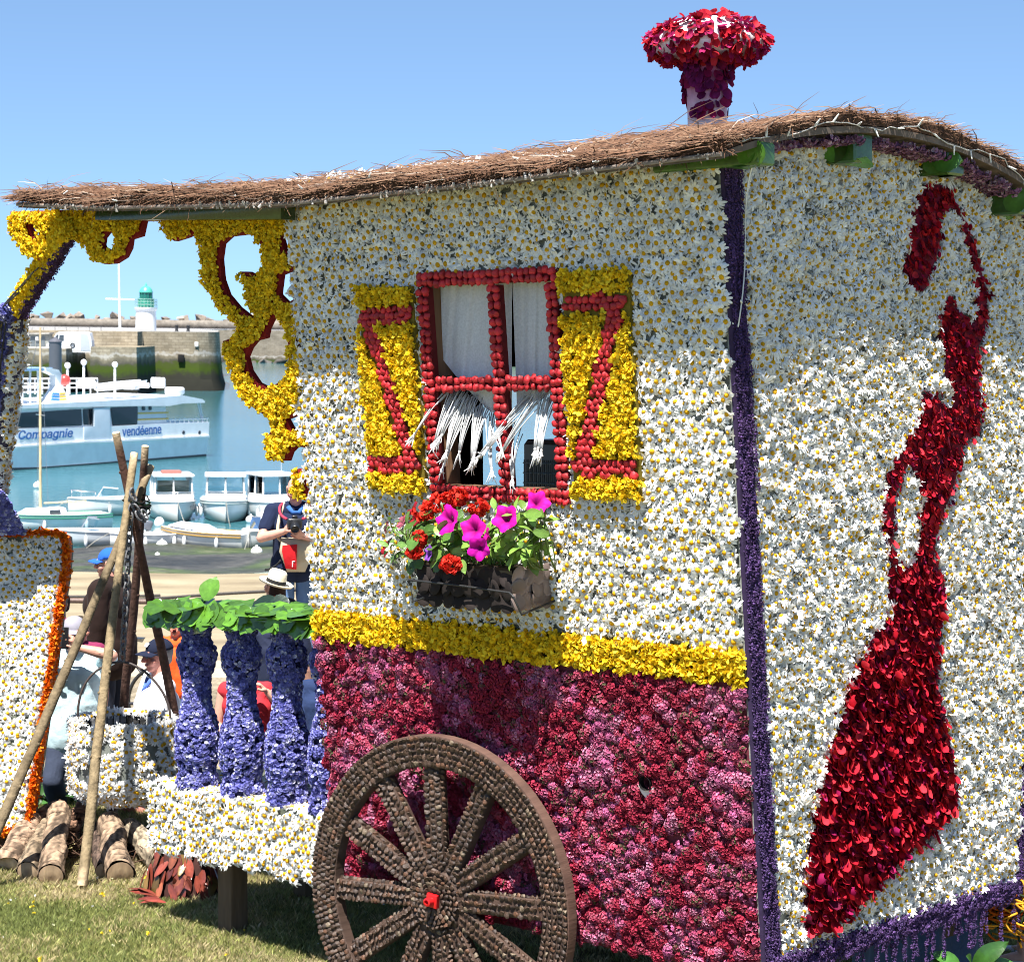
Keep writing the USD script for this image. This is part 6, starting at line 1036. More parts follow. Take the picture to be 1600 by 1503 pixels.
for x, y in ((94, 570), (170, 573), (195, 568), (243, 571.5)): q0, q1 = F2(x, 622), F2(x, y); s_ = ffn(-3.5)(A([[*q0, 0]]))[0]; e_ = ffn(-3.5)(A([[*q1, 0]]))[0]; e_ = s_ * [1, 1, 0] + [0, 0, e_[2]]; part(fe, 'deck_lamp', MB().tube([s_, e_], 0.08, (0.78, 0.78, 0.78), 6).ball(e_, 0.2, (0.8, 0.8, 0.8), 2), 'paint')
q = F2(101, 594, -3.0); part(fe, 'red_buoy', MB().ball(ffn(-3.0)(A([[*q, 0]]))[0], 0.38, (0.55, 0.06, 0.05), 2), 'paint', label='red ball buoy on the upper deck')
for x, y, w, h in ((135, 600, 20, 13), (163, 604, 14, 9), (222, 602, 10, 8), (247, 598, 10, 16), (273, 611, 24, 12), (205, 605, 12, 7)):
    q = A(F2(x, y, -2.5)); s_ = 22.5 ** -1; c = ffn(-2.5)(A([[*q, 0]]))[0]; part(fe, 'life_raft' if w > 15 else 'deck_box', MB().box(c, (w * s_, 1.1, h * s_), WHT_, np.stack([FU, FN, FZ], 1), 0.15), 'gelcoat')
def dinghy(): 
    b = MB(); a0, a1 = A(F2(160, 608, -1.2)), A(F2(232, 600, -1.2)); n_ = 12; V = []
    for i in range(n_):
        t = i / (n_ - 1); h = 0.55 * math.sin(math.pi * min(1, t * 0.8 + 0.2)) ** 0.5; w = 0.75 * math.sin(math.pi * (0.12 + 0.8 * t)) ** 0.7; c = a0 * (1 - t) + a1 * t
        for (s, zz) in ((-1, 0.28), (-0.75, -0.15 * h), (0, -0.35 * h), (0.75, -0.15 * h), (1, 0.28)): V.append((c[0], c[1] + zz, s * w))
    V = A(V); P = FS + V[:, :1] * FU + V[:, 1:2] * FZ + (-1.6 + V[:, 2:3]) * FN
    return b.add(P, [(i * 5 + j, i * 5 + j + 1, i * 5 + 6 + j, i * 5 + 5 + j) for i in range(n_ - 1) for j in range(4)], (0.74, 0.76, 0.78))
part(fe, 'tender_boat', dinghy(), 'gelcoat')
# --- small boats
def small_boat(name, label, px, L, B, yaw, H=0.55, hull=(0.74, 0.74, 0.72), stripe=None, kind='open', deck=(0.78, 0.78, 0.76), extra=None):
    p = onz(px[0], px[1], ZW); T = np.eye(4); T[:3, :3] = rz(yaw); T[:3, 3] = p; o = thing(name, label, 'boat', T); n_ = 22
    def half(t): return B / 2 * (1 - max(0, (t - 0.4) / 0.6) ** 2.3) * (0.88 + 0.12 * min(1, t / 0.3))
    def sheer(t): return H * (1 + 0.35 * max(0, t - 0.3) ** 1.5 + 0.06 * (1 - t))
    secs = []
    for i in range(n_):
        t = i / (n_ - 1); x = -L / 2 + L * t; b_, h = half(t) + 0.015, sheer(t); k = -0.28 + 0.34 * max(0, t - 0.75) / 0.25
        secs.append([(x, 0, k), (x, b_ * 0.55, k * 0.72), (x, b_ * 0.84, 0.02 + 0.1 * t), (x, b_ * 0.95, h * 0.55), (x, b_, h)])
    V = [q for s in secs for q in ([(a, -b, c) for a, b, c in s[::-1]] + s[1:])]; m_ = 9
    F = [(i * m_ + j, (i + 1) * m_ + j, (i + 1) * m_ + j + 1, i * m_ + j + 1) for i in range(n_ - 1) for j in range(m_ - 1)]; tr = [(0, j + 1, j) for j in range(1, m_ - 1)]
    hb = MB().add(V, F, hull); hb.add([V[j] for j in range(m_)], [(0, j, j + 1) for j in range(1, m_ - 1)], hull); hb.c = [np.where(v_[:, 2:] < 0.13, A((0.16, 0.18, 0.16)), c_) * (0.9 + 0.15 * meshkit.noise(v_ * 3)[:, None]) for v_, c_ in zip(hb.v, hb.c)]; part(o, 'hull', hb, 'gelcoat', 50)
    for fx in (-0.25, 0.12):
        for s in (-1, 1): bf = half(fx + 0.5); part(o, 'fender', MB().ball((fx * L, s * (bf + 0.10), H * 0.45), (0.085, 0.085, 0.24), (0.72, 0.72, 0.70), 2).tube([(fx * L, s * (bf + 0.08), H * 0.6), (fx * L, s * bf, H + 0.03)], 0.012, (0.4, 0.4, 0.38), 4), 'plastic', True)
    part(o, 'mooring_line', MB().tube([(L * 0.48, 0, H + 0.15), (L * 0.7, 0.1, 0.3), (L * 0.9, 0.2, -0.15)], 0.015, (0.35, 0.33, 0.28), 4), 'twig', True)
    nf = n_ // 2 if kind == 'open' else n_ // 3; D = []
    for i in range(n_): t = i / (n_ - 1); x = -L / 2 + L * t; b_ = half(t); h = sheer(t); D += [(x, -b_, h - 0.004), (x, 0, h + 0.05 * (i >= nf)), (x, b_, h - 0.004)]
    part(o, 'deck', MB().add(D, [(i * 3 + j, i * 3 + j + 1, i * 3 + 4 + j, i * 3 + 3 + j) for i in range(n_ - 1) for j in range(2)], deck), 'gelcoat', 50)
    gw = [(-L / 2 + L * i / (n_ - 1), s * (half(i / (n_ - 1)) + 0.02), sheer(i / (n_ - 1))) for s in (1,) for i in range(n_)]; part(o, 'gunwale', MB().tube(gw, 0.035, stripe or (0.6, 0.6, 0.6), 5).tube([(a, -b, c) for a, b, c in gw], 0.035, stripe or (0.6, 0.6, 0.6), 5), 'paint')
    if stripe: part(o, 'hull_stripe', MB().tube([(a, b * 0.985 + 0.01, c - 0.12) for a, b, c in gw], 0.045, stripe, 5).tube([(a, -b * 0.985 - 0.01, c - 0.12) for a, b, c in gw], 0.045, stripe, 5), 'paint')
    if kind == 'cabin':
        cx, cl, cw, ch = extra if extra else (0.0, L * 0.34, B * 0.74, 1.15); x0, x1 = cx - cl / 2, cx + cl / 2; z0, z1 = H * 0.95, H + ch
        part(o, 'cabin', MB().hull([(x0, s * cw / 2, z0) for s in (-1, 1)] + [(x1 + 0.25, s * cw / 2, z0) for s in (-1, 1)] + [(x1 + 0.2, s * cw / 2, z0 + ch * 0.35) for s in (-1, 1)] + [(x0, s * cw / 2 , z0 + ch * 0.35) for s in (-1, 1)], deck), 'gelcoat')
        zr0, zr1 = z0 + ch * 0.35, z1
        for s in (-1, 1):
            for xa in (x0 + 0.04, (x0 + x1) / 2, x1 + 0.12): part(o, 'window_post', MB().tube([(xa, s * (cw / 2 - 0.03), zr0), (xa - (0.08 if xa > x1 else 0), s * (cw / 2 - 0.08), zr1)], 0.045, deck, 6), 'gelcoat')
            part(o, 'window', MB().box(((x0 + x1) / 2, s * (cw / 2 - 0.055), (zr0 + zr1) / 2), (cl, 0.015, zr1 - zr0), (0.3, 0.35, 0.35)), 'pane', False)
        part(o, 'windscreen', MB().box((x1 + 0.10, 0, (zr0 + zr1) / 2), (0.015, cw - 0.12, zr1 - zr0), (0.3, 0.35, 0.35)), 'pane', False); part(o, 'window_post', MB().tube([(x1 + 0.13, 0, zr0), (x1 + 0.06, 0, zr1)], 0.04, deck, 6), 'gelcoat')
        part(o, 'roof', MB().box(((x0 + x1) / 2 + 0.03, 0, z1 + 0.04), (cl + 0.4, cw + 0.12, 0.12), deck, None, 0.05), 'gelcoat')
    if kind in ('open', 'speed'):
        part(o, 'cockpit', MB().hull([(-L * 0.42, s * B * 0.33, H + 0.015) for s in (-1, 1)] + [(L * 0.1, s * B * 0.33, H + 0.03) for s in (-1, 1)] + [(-L * 0.42, s * B * 0.33, H + 0.025) for s in (-1, 1)], (0.35, 0.37, 0.37)), 'gelcoat')
        for x in (-L * 0.3, -L * 0.05): part(o, 'thwart', MB().box((x, 0, H + 0.05), (0.25, B * 0.7, 0.05), deck, None, 0.015), 'gelcoat')
    if kind == 'speed':
        ws = MB(); 
        for s in (-1, 1): ws.add([(L * 0.16, 0, H + 0.08), (L * 0.02, s * B * 0.36, H + 0.06), (-L * 0.02, s * B * 0.33, H + 0.55), (L * 0.08, 0, H + 0.6)], [(0, 1, 2), (0, 2, 3)], (0.5, 0.6, 0.6))
        part(o, 'windscreen', ws, 'pane', False); part(o, 'windscreen_frame', MB().tube([(-L * 0.02, -B * 0.33, H + 0.55), (L * 0.08, 0, H + 0.6), (-L * 0.02, B * 0.33, H + 0.55)], 0.03, (0.6, 0.6, 0.6), 5).tube([(L * 0.16, 0, H + 0.08), (L * 0.08, 0, H + 0.6)], 0.025, (0.6, 0.6, 0.6), 5), 'metal')
    return o, T
def rail(o, pts, name='bow_rail'): 
    b = MB().tube(spline(pts, 16), 0.022, (0.65, 0.65, 0.65), 5)
    for q in pts[::2]: b.tube([q, (q[0], q[1], q[2] - 0.4)], 0.018, (0.65, 0.65, 0.65), 4)
    part(o, name, b, 'metal', True)
def outboard(o, L, H): part(o, 'outboard_motor', MB().box((-L / 2 - 0.18, 0, H + 0.28), (0.34, 0.28, 0.42), (0.09, 0.10, 0.12), Rot.from_euler('y', -18, degrees=True).as_matrix(), 0.08).box((-L / 2 - 0.15, 0, H - 0.25), (0.12, 0.1, 0.7), (0.05, 0.05, 0.06)), 'plastic')
o, _ = small_boat('sailing_boat', 'small white sailing boat with pale mast and green stripe at the left', (80, 829), 5.2, 1.9, -150, 0.7, (0.72, 0.74, 0.74), (0.05, 0.22, 0.14), 'sail')
part(o, 'coach_roof', MB().hull([(-0.6, s * 0.55, 0.7) for s in (-1, 1)] + [(1.6, s * 0.32, 0.75) for s in (-1, 1)] + [(-0.5, s * 0.45, 1.05) for s in (-1, 1)] + [(1.1, s * 0.28, 1.02) for s in (-1, 1)], (0.8, 0.8, 0.79)), 'gelcoat'); [part(o, 'cabin_window', MB().box((0.0, s_ * 0.53, 0.88), (0.5, 0.04, 0.2), (0.05, 0.06, 0.07)), 'dark_glass') for s_ in (1, -1)]
part(o, 'mast', MB().tube([(0.5, 0, 0.8), (0.5, 0, 9.1)], [0.07, 0.045], (0.55, 0.42, 0.24), 8), 'wood'); part(o, 'boom', MB().tube([(0.35, 0.05, 1.25), (-1.6, 0.1, 1.3)], 0.04, (0.55, 0.43, 0.26), 6), 'wood'); part(o, 'spreader', MB().tube([(0.5, -0.6, 5.2), (0.5, 0.6, 5.2)], 0.02, (0.6, 0.6, 0.6), 4), 'metal')
part(o, 'stays', MB().tube([(0.5, 0, 9.0), (2.5, 0, 0.85)], 0.015, (0.4, 0.4, 0.4), 3).tube([(0.5, 0, 9.0), (0.4, 0.85, 0.75)], 0.012, (0.4, 0.4, 0.4), 3).tube([(0.5, 0, 9.0), (0.4, -0.85, 0.75)], 0.012, (0.4, 0.4, 0.4), 3), 'metal')
o, _ = small_boat('motor_boat', 'white open motor boat with slanted windscreen behind the tripod poles', (172, 804), 4.6, 1.9, -140, 0.75, kind='speed'); rail(o, [(1.2, 0.7, 1.2), (2.0, 0.3, 1.25), (2.1, 0, 1.26), (2.0, -0.3, 1.25), (1.2, -0.7, 1.2)]); outboard(o, 4.6, 0.7)
o, _ = small_boat('cabin_boat', 'old white cabin boat with brownish windows and a folded red cloth on its roof', (268, 809), 5.4, 2.3, -75, 0.8, (0.66, 0.65, 0.62), kind='cabin', extra=(-0.2, 1.9, 1.85, 1.25), deck=(0.74, 0.73, 0.70)); part(o, 'roof_cloth', MB().box((-0.2, 0.0, 2.2), (0.7, 0.95, 0.16), (0.30, 0.12, 0.10), None, 0.06), 'cloth'); rail(o, [(1.4, 0.9, 1.35), (2.3, 0.4, 1.4), (2.5, 0, 1.42), (2.3, -0.4, 1.4), (1.4, -0.9, 1.35)])
part(o, 'curtain', MB().box((0.6, 0, 1.55), (0.04, 1.5, 0.6), (0.42, 0.36, 0.27)), 'lace'); part(o, 'number', MB().tm(meshkit.text_mesh('YE 67602', 0.2, 0.01, True), (0.08, 0.08, 0.1), T4(np.stack([A([-0.93, 0.37, 0]), A([0, 0, 1.]), A([0.37, 0.93, 0])], 1), (2.2, 0.62, 0.55))), 'paint', False)
o, _ = small_boat('cabin_boat', 'white cabin boat with three clear wheelhouse windows and rounded roof', (352, 810), 5.2, 2.35, -82, 0.85, (0.72, 0.74, 0.74), (0.35, 0.42, 0.40), 'cabin', extra=(-0.5, 1.5, 1.85, 1.2)); rail(o, [(0.9, 0.95, 1.4), (2.1, 0.45, 1.45), (2.35, 0, 1.47), (2.1, -0.45, 1.45), (0.9, -0.95, 1.4)])
o, _ = small_boat('cabin_boat', 'white cabin boat half hidden behind the man with the camera', (428, 812), 5.4, 2.3, -60, 0.85, kind='cabin', extra=(-0.3, 1.7, 1.8, 1.3)); part(o, 'aerial', MB().tube([(-0.5, 0.6, 2.2), (-0.5, 0.6, 4.4)], 0.02, (0.7, 0.7, 0.7), 4), 'metal')
o, _ = small_boat('motor_boat', 'small grey white motor boat with outboard engine left of the tripod', (150, 852), 4.0, 1.6, -165, 0.6, (0.55, 0.58, 0.60), kind='speed', deck=(0.70, 0.72, 0.72)); outboard(o, 4.0, 0.55)
o, _ = small_boat('rowing_boat', 'small white dinghy just right of the tripod poles', (232, 853), 3.4, 1.4, -150, 0.5, (0.68, 0.69, 0.70))
o, _ = small_boat('rowing_boat', 'white open boat with ochre stripe and blue canvas cover in the front row', (321, 854), 4.3, 1.7, 157, 0.62, (0.74, 0.75, 0.76), (0.32, 0.20, 0.06)); part(o, 'canvas_cover', MB().hull([(-0.3, s * 0.68, 0.66) for s in (-1, 1)] + [(1.7, s * 0.25, 0.85) for s in (-1, 1)] + [(-0.2, 0, 0.95), (1.2, 0, 1.02)], (0.55, 0.60, 0.66)), 'cloth'); part(o, 'oar', MB().tube([(-1.6, 0.5, 0.75), (0.4, 0.6, 0.9)], 0.03, (0.6, 0.5, 0.32), 5), 'wood')
o, _ = small_boat('motor_boat', 'white moored motor boat behind the left elbow of the man with the camera', (412, 852), 4.2, 1.7, -100, 0.65, kind='speed'); part(o, 'console', MB().box((-0.3, 0, 1.0), (0.6, 0.7, 0.8), (0.75, 0.75, 0.75), None, 0.08), 'gelcoat')
# --- buoys and fenders floating among the boats
for x, y, r, c, lab in ((59, 763, 7, 0, 'white mooring buoy beyond the mast of the sailing boat'), (283, 812, 8, 0, 'white round buoy below the boat with the red cloth'), (253, 857, 9, 0, 'white buoy in front of the dinghy right of the tripod'), (228, 811, 6, 0, 'small white buoy touching the tripod poles'), (392, 817, 8, 0, 'white buoy left of the elbow of the man with the camera'), (401, 867, 9, 0, 'large white buoy lowest beside the man with the camera'),
                        (111, 846, 6, 1, 'pale orange buoy beside the orange border of the guitar'), (349, 847, 5, 1, 'orange buoy against the open boat with ochre stripe'), (395, 799, 5.5, 2, 'red orange buoy between two cabin boats'), (249, 822, 8, 0, 'white fender shaped buoy left of the open boat'), (381, 850, 5, 0, 'small white fender at the right end of the open boat'), (246, 869, 4, 0, 'tiny white float stranded on the mud')):
    q = onz(x, y, ZW if y < 860 else float(shore(*onz(x, y, ZW)[:2])) - 0.0); rr = r * q[1] / FPX; o = thing('mooring_buoy', lab, 'buoy', T4(None, q)); col = ((0.78, 0.77, 0.74), (0.70, 0.22, 0.08), (0.62, 0.09, 0.04))[c]
    part(o, 'float', MB().ball((0, 0, rr * 0.55), (rr, rr, rr * (0.95 if 'fender' not in lab else 1.25)), col, 3), 'plastic', True); part(o, 'eye', MB().tube([(0, 0, rr * 1.4), (0, 0, rr * 1.75)], rr * 0.16, col, 8), 'plastic')
# --- ropes on the slipway, quay edge rail, stone step
for pts, lab in (([(60, 932), (250, 917), (330, 908), (450, 900), (560, 890)], 'dark mooring rope lying across the slipway near the mud'), ([(60, 918), (180, 912), (250, 908)], 'short dark rope on the slipway behind the cap of the man in brown')):
    w = [onz(x, y, -4.0) for x, y in pts]; w = [A([q[0], q[1], float(beach(q[0], q[1])) + 0.06]) for q in w]; solo('mooring_rope', MB().tube(spline(w, 30), 0.05, (0.10, 0.09, 0.08), 5), 'twig', lab, 'rope')
rl_ = thing('quay_rail', 'rusty brown pipe rail along the quay edge behind the spectators', 'railing'); zr = atY(300, 941, 23.2)[2]
part(rl_, 'pipe', MB().tube([(-9, 23.2, zr), (6, 23.2, zr)], 0.028, (0.13, 0.08, 0.06), 8), 'iron')
for x in np.arange(-9, 6.1, 2.5): part(rl_, 'post', MB().tube([(x, 23.2, -0.25), (x, 23.2, zr)], 0.03, (0.13, 0.08, 0.06), 8), 'iron')
# ================================================================== PEOPLE
def nrm_(v): v = A(v, float); return v / (np.linalg.norm(v) + 1e-12)
SPH = m3.Manifold.sphere(1.0, 20)
def cap_(a, ra, b, rb):
    return m3.Manifold.batch_hull([SPH.scale((ra, ra, ra)).translate(tuple(map(float, a))), SPH.scale((rb, rb, rb)).translate(tuple(map(float, b)))])
def blob(segs, edge=0.02, it=6, extra=()):
    parts_ = [cap_(*s) for s in segs] + list(extra)
    m = m3.Manifold.batch_boolean(parts_, m3.OpType.Add).refine_to_length(edge); q = m.to_mesh(); t = trimesh.Trimesh(q.vert_properties[:, :3], q.tri_verts, process=True); t.merge_vertices()
    trimesh.smoothing.filter_taubin(t, lamb=0.5, nu=0.53, iterations=it); return np.array(t.vertices), np.array(t.faces)
def hullm(pts_r): return m3.Manifold.batch_hull([SPH.scale((r if np.ndim(r) == 0 else r[0],) * 3 if np.ndim(r) == 0 else tuple(r)).translate(tuple(map(float, p))) for p, r in pts_r])
def ik(sh, wr, l1, l2, pole):
    d = A(wr) - A(sh); L = np.linalg.norm(d); L2 = min(L, (l1 + l2) * 0.995); u = d / L; wr = A(sh) + u * L2; a = (l1 * l1 - l2 * l2 + L2 * L2) / (2 * L2); h = math.sqrt(max(0, l1 * l1 - a * a)); p = A(pole, float); p = p - u * (p @ u); return A(sh) + u * a + nrm_(p) * h, wr
def hand_segs(w, d, n, grip=0.5, mir=1):
    """Palm and five fingers from the wrist w along d, palm facing n."""
    d, n = nrm_(d), nrm_(n); n = nrm_(n - d * (n @ d)); s = np.cross(d, n) * mir; S = []
    for o in (-0.028, -0.01, 0.01, 0.028): S.append((w + d * 0.015 + s * o * 0.55, 0.019, w + d * 0.085 + s * o, 0.0135))
    for o, l in ((-0.033, 0.066), (-0.011, 0.075), (0.011, 0.070), (0.032, 0.055)):
        b = w + d * 0.088 + s * o; a1, a2 = grip * 0.9, grip * 2.2; d1 = d * math.cos(a1) + n * math.sin(a1); d2 = d * math.cos(a2) + n * math.sin(a2); m = b + d1 * l * 0.55; S += [(b, 0.0105, m, 0.0095), (m, 0.0095, m + d2 * l * 0.5, 0.008)]
    t0 = w + d * 0.03 - s * 0.03; t1 = t0 + nrm_(d * 0.6 - s * 0.7 + n * 0.3 * (1 + grip)) * 0.042; t2 = t1 + nrm_(d * 0.8 - s * 0.1 + n * 0.6 * grip) * 0.032; S += [(t0, 0.015, t1, 0.0115), (t1, 0.0115, t2, 0.009)]; return S
SKIN1, SKIN2 = (0.50, 0.26, 0.185), (0.40, 0.20, 0.14)
def person(label, pos, yaw, H=1.75, head_yaw=0.0, head_pitch=0.0, skin=SKIN1, hair=(0.03, 0.02, 0.015), hair_kind='short', rwrist=None, lwrist=None, rhand=None, lhand=None, rpole=(0.6, -0.5, -0.8), lpole=(-0.6, -0.5, -0.8), lean=0.0, top=None, legs=None, T_out=None, grip=(0.6, 0.6), build=1.0, sunglasses=False, mouth_open=False, crouch=0.0):
    """Local axes: x to the person's right, y forward, z up; the whole figure is scaled to height H."""
    k = H / 1.75; T = np.eye(4); T[:3, :3] = rz(yaw) * k; T[:3, 3] = A(pos) - A([0, 0, crouch * k]); o = thing('person', label, 'person', T)
    tl = lambda p: A([p[0], p[1] + (p[2] - 0.95) * math.sin(lean) if p[2] > 0.95 else p[1], p[2]])
    B = build; sh = {1: tl((0.185 * B, 0, 1.425)), -1: tl((-0.185 * B, 0, 1.425))}; neck, chest, waist = tl((0, 0.0, 1.47)), tl((0, 0.01, 1.27)), (0, 0.01, 1.08)
    wr = {1: A(rwrist) if rwrist is not None else tl((0.27, 0.06, 0.86)), -1: A(lwrist) if lwrist is not None else tl((-0.27, 0.06, 0.86))}; pol = {1: rpole, -1: lpole}; el = {}
    for s in (1, -1): el[s], wr[s] = ik(sh[s], wr[s], 0.29, 0.26, pol[s])
    torso = [(tl((-0.085 * B, 0.01, 1.29)), 0.115 * B, tl((0.085 * B, 0.01, 1.29)), 0.115 * B), (tl((-0.06 * B, 0.015, 1.10)), 0.115 * B, tl((0.06 * B, 0.015, 1.10)), 0.115 * B), ((-0.075, 0, 0.96), 0.118 * B, (0.075, 0, 0.96), 0.118 * B), (tl((0, 0.015, 1.29)), 0.12 * B, (0, 0.01, 0.98), 0.125 * B),
             (tl((-0.075 * B, 0.01, 1.29)), 0.11 * B, (-0.06, 0.01, 0.98), 0.115 * B), (tl((0.075 * B, 0.01, 1.29)), 0.11 * B, (0.06, 0.01, 0.98), 0.115 * B), (sh[1] + [-0.02, 0, 0], 0.062, sh[-1] + [0.02, 0, 0], 0.062), (sh[1] + [-0.03, 0, 0], 0.06, tl((0.05, 0.0, 1.30)), 0.10), (sh[-1] + [0.03, 0, 0], 0.06, tl((-0.05, 0.0, 1.30)), 0.10), (tl((0.06, -0.01, 1.46)), 0.045, tl((-0.06, -0.01, 1.46)), 0.045)]
    arms = {s: [(sh[s], 0.056, el[s], 0.042), (el[s], 0.041, el[s] * 0.6 + wr[s] * 0.4, 0.042), (el[s] * 0.6 + wr[s] * 0.4, 0.042, wr[s], 0.027)] for s in (1, -1)}
    hd = {}
    for s, h, g in ((1, rhand, grip[0]), (-1, lhand, grip[1])):
        d, n = h if h else (nrm_(wr[s] - el[s]), A([-s, 0.2, 0])); hd[s] = hand_segs(wr[s], d, n, g, s)
    lg = []
    for s in (1, -1):
        hp, kn, an = A([0.095 * s, 0, 0.92]), A([0.105 * s, 0.02, 0.50]), A([0.11 * s, -0.015, 0.085 + crouch])
        if crouch: kn = ik(hp, an, 0.425, 0.425, (0.1 * s, 1, 0))[0]
        lg += [(hp, 0.088, kn, 0.056), (kn, 0.055, kn * 0.65 + an * 0.35 + [0, -0.02, 0], 0.056), (kn * 0.65 + an * 0.35 + [0, -0.02, 0], 0.056, an, 0.038), (an, 0.04, A([0.125 * s, 0.15, 0.03 + crouch]), 0.03)]
    hc = tl((0, 0.02, 1.62)); HR = Rot.from_euler('zx', [head_yaw, head_pitch], degrees=True).as_matrix(); hp_ = lambda p: tl((0, 0.0, 1.50)) + HR @ (A(p) - A([0, 0.0, 1.50]))
    q = hullm([((0, -0.012, 1.65), (0.074, 0.093, 0.088)), ((0, 0.035, 1.63), (0.066, 0.055, 0.07)), ((0, 0.03, 1.565), (0.052, 0.055, 0.05)), ((0, 0.062, 1.535), (0.028, 0.026, 0.024))])
    face = [q, hullm([((0, 0.093, 1.635), 0.011), ((0, 0.115, 1.60), 0.013), ((0.010, 0.10, 1.596), 0.010), ((-0.010, 0.10, 1.596), 0.010)]), hullm([((-0.04, 0.083, 1.655), 0.011), ((0.04, 0.083, 1.655), 0.011)]), hullm([((-0.02, 0.085, 1.565), 0.010), ((0.02, 0.085, 1.565), 0.010), ((0, 0.092, 1.566), 0.009)])]
    for s in (1, -1): face += [hullm([((0.075 * s, -0.005, 1.635), (0.012, 0.020, 0.022)), ((0.073 * s, 0.0, 1.60), (0.010, 0.014, 0.016))]), hullm([((0.045 * s, 0.055, 1.595), 0.026), ((0.03 * s, 0.062, 1.58), 0.024)])]
    P = A([0, 0, 1.50]); M4 = np.eye(4); M4[:3, :3] = HR; M4[:3, 3] = tl((0, 0, 1.50)) - HR @ P
    face = [f.transform(M4[:3]) for f in face]
    neck_s = [(tl((0, -0.01, 1.44)), 0.062, hp_((0, -0.005, 1.565)), 0.055)]
    segs = torso + neck_s + lg + arms[1] + arms[-1]
    v, f = blob(segs + hd[1] + hd[-1], 0.018, 4, face)
    c = np.tile(A(skin), (len(v), 1)); iv = (v - M4[:3, 3]) @ HR
    mo = np.linalg.norm((iv - [0, 0.10, 1.566]) / [0.026, 0.03, 0.016 if mouth_open else 0.009], axis=1) < 1; c[mo] = (0.10, 0.02, 0.02) if mouth_open else (0.33, 0.10, 0.09)
    for s in (1, -1): e_ = np.linalg.norm((iv - [0.032 * s, 0.085, 1.632]) / [0.017, 0.03, 0.009], axis=1) < 1; c[e_] = (0.05, 0.035, 0.03)
    ck = np.linalg.norm((iv - [0, 0.09, 1.60]) / [0.07, 0.06, 0.03], axis=1) < 1; c[ck & ~mo] *= (1.06, 0.9, 0.88)
    part(o, 'body', MB().add(v, f, c), 'skin', True)
    if hair is not None:
        hs = {'short': [((0, -0.022, 1.66), (0.081, 0.092, 0.09)), ((0, -0.05, 1.60), (0.066, 0.052, 0.05))], 'long': [((0, -0.022, 1.66), (0.086, 0.096, 0.093)), ((0, -0.065, 1.52), (0.085, 0.05, 0.09)), ((0, -0.06, 1.44), (0.09, 0.035, 0.05))], 'rim': [((0, -0.05, 1.625), (0.080, 0.062, 0.04)), ((0, -0.055, 1.59), (0.062, 0.05, 0.04))]}[hair_kind]
        m = hullm(hs).transform(M4[:3]).refine_to_length(0.02).to_mesh(); hv = m.vert_properties[:, :3]; hv = hv + (meshkit.fbm(hv * 45, 2) - 0.5)[:, None] * 0.012 * nrm_(hv - hv.mean(0)); part(o, 'hair', MB().add(hv, m.tri_verts, hair), 'twig', True)
    if sunglasses:
        b = MB()
        for s in (1, -1): b.add(hullm([((0.034 * s, 0.098, 1.633), (0.025, 0.006, 0.017))]).transform(M4[:3]).to_mesh().vert_properties[:, :3], hullm([((0.034 * s, 0.098, 1.633), (0.025, 0.006, 0.017))]).to_mesh().tri_verts, (0.012, 0.012, 0.013))
        b.tube([hp_((-0.08, 0.0, 1.64)), hp_((-0.06, 0.092, 1.642)), hp_((0, 0.108, 1.642)), hp_((0.06, 0.092, 1.642)), hp_((0.08, 0.0, 1.64))], 0.004, (0.02, 0.02, 0.02), 5); part(o, 'sunglasses', b, 'plastic', True)
    def cloth(nm, segs_, grow, col, it=7, bumpk=0.016, lab=None, fold=8.0, cols=None):
        S = [(a, ra + grow, b_, rb + grow) for a, ra, b_, rb in segs_]; v, f = blob(S, 0.022, it); t = trimesh.Trimesh(v, f, process=False); nn = t.vertex_normals; v = v + nn * ((meshkit.fbm(v * A([fold, fold, fold * 0.6]) + pos[0] * 3, 3) - 0.5) * bumpk * 2)[:, None]
        c = np.tile(A(col), (len(v), 1)); c = cols(v, c) if cols else c; return part(o, nm, MB().add(v, f, c), 'cloth', True, lab)
    if top:
        sl = top.get('sleeve', 0.55); S = torso[:-1] + [torso[-1]]
        for s in (1, -1):
            if sl <= 0: continue
            if sl <= 1: S.append((sh[s], 0.058, sh[s] * (1 - sl) + el[s] * sl, 0.056 if sl < 0.9 else 0.05))
            else: S += [(sh[s], 0.058, el[s], 0.05), (el[s], 0.05, el[s] * 0.12 + wr[s] * 0.88, 0.038)]
        if top.get('long'): S += [((-0.07, 0.01, 0.95), 0.125 * B, (-0.07, 0.01, 0.95 - top['long']), 0.13 * B), ((0.07, 0.01, 0.95), 0.125 * B, (0.07, 0.01, 0.95 - top['long']), 0.13 * B)]
        cloth(top.get('name', 'shirt'), S, top.get('grow', 0.014), top['col'], cols=top.get('cols'))
    if legs:
        kt = legs.get('short', False); S = [((-0.07, 0, 0.97), 0.118 * B, (0.07, 0, 0.97), 0.118 * B), ((-0.08, 0, 0.90), 0.10, (0.08, 0, 0.90), 0.10)]
        for i in (0, 1):
            L = lg[i * 4:i * 4 + 4]
            if kt: a, b_ = A(L[0][0]), A(L[0][2]); S.append((a, 0.098, a * 0.12 + b_ * 0.88, 0.085))
            else: S += [(L[0][0], 0.092, L[0][2], 0.066), (L[1][0], 0.066, L[2][2] + A([0, 0, 0.02]), 0.058)]
        cloth(legs.get('name', 'shorts' if kt else 'trousers'), S, 0.010, legs['col'], cols=legs.get('cols'))
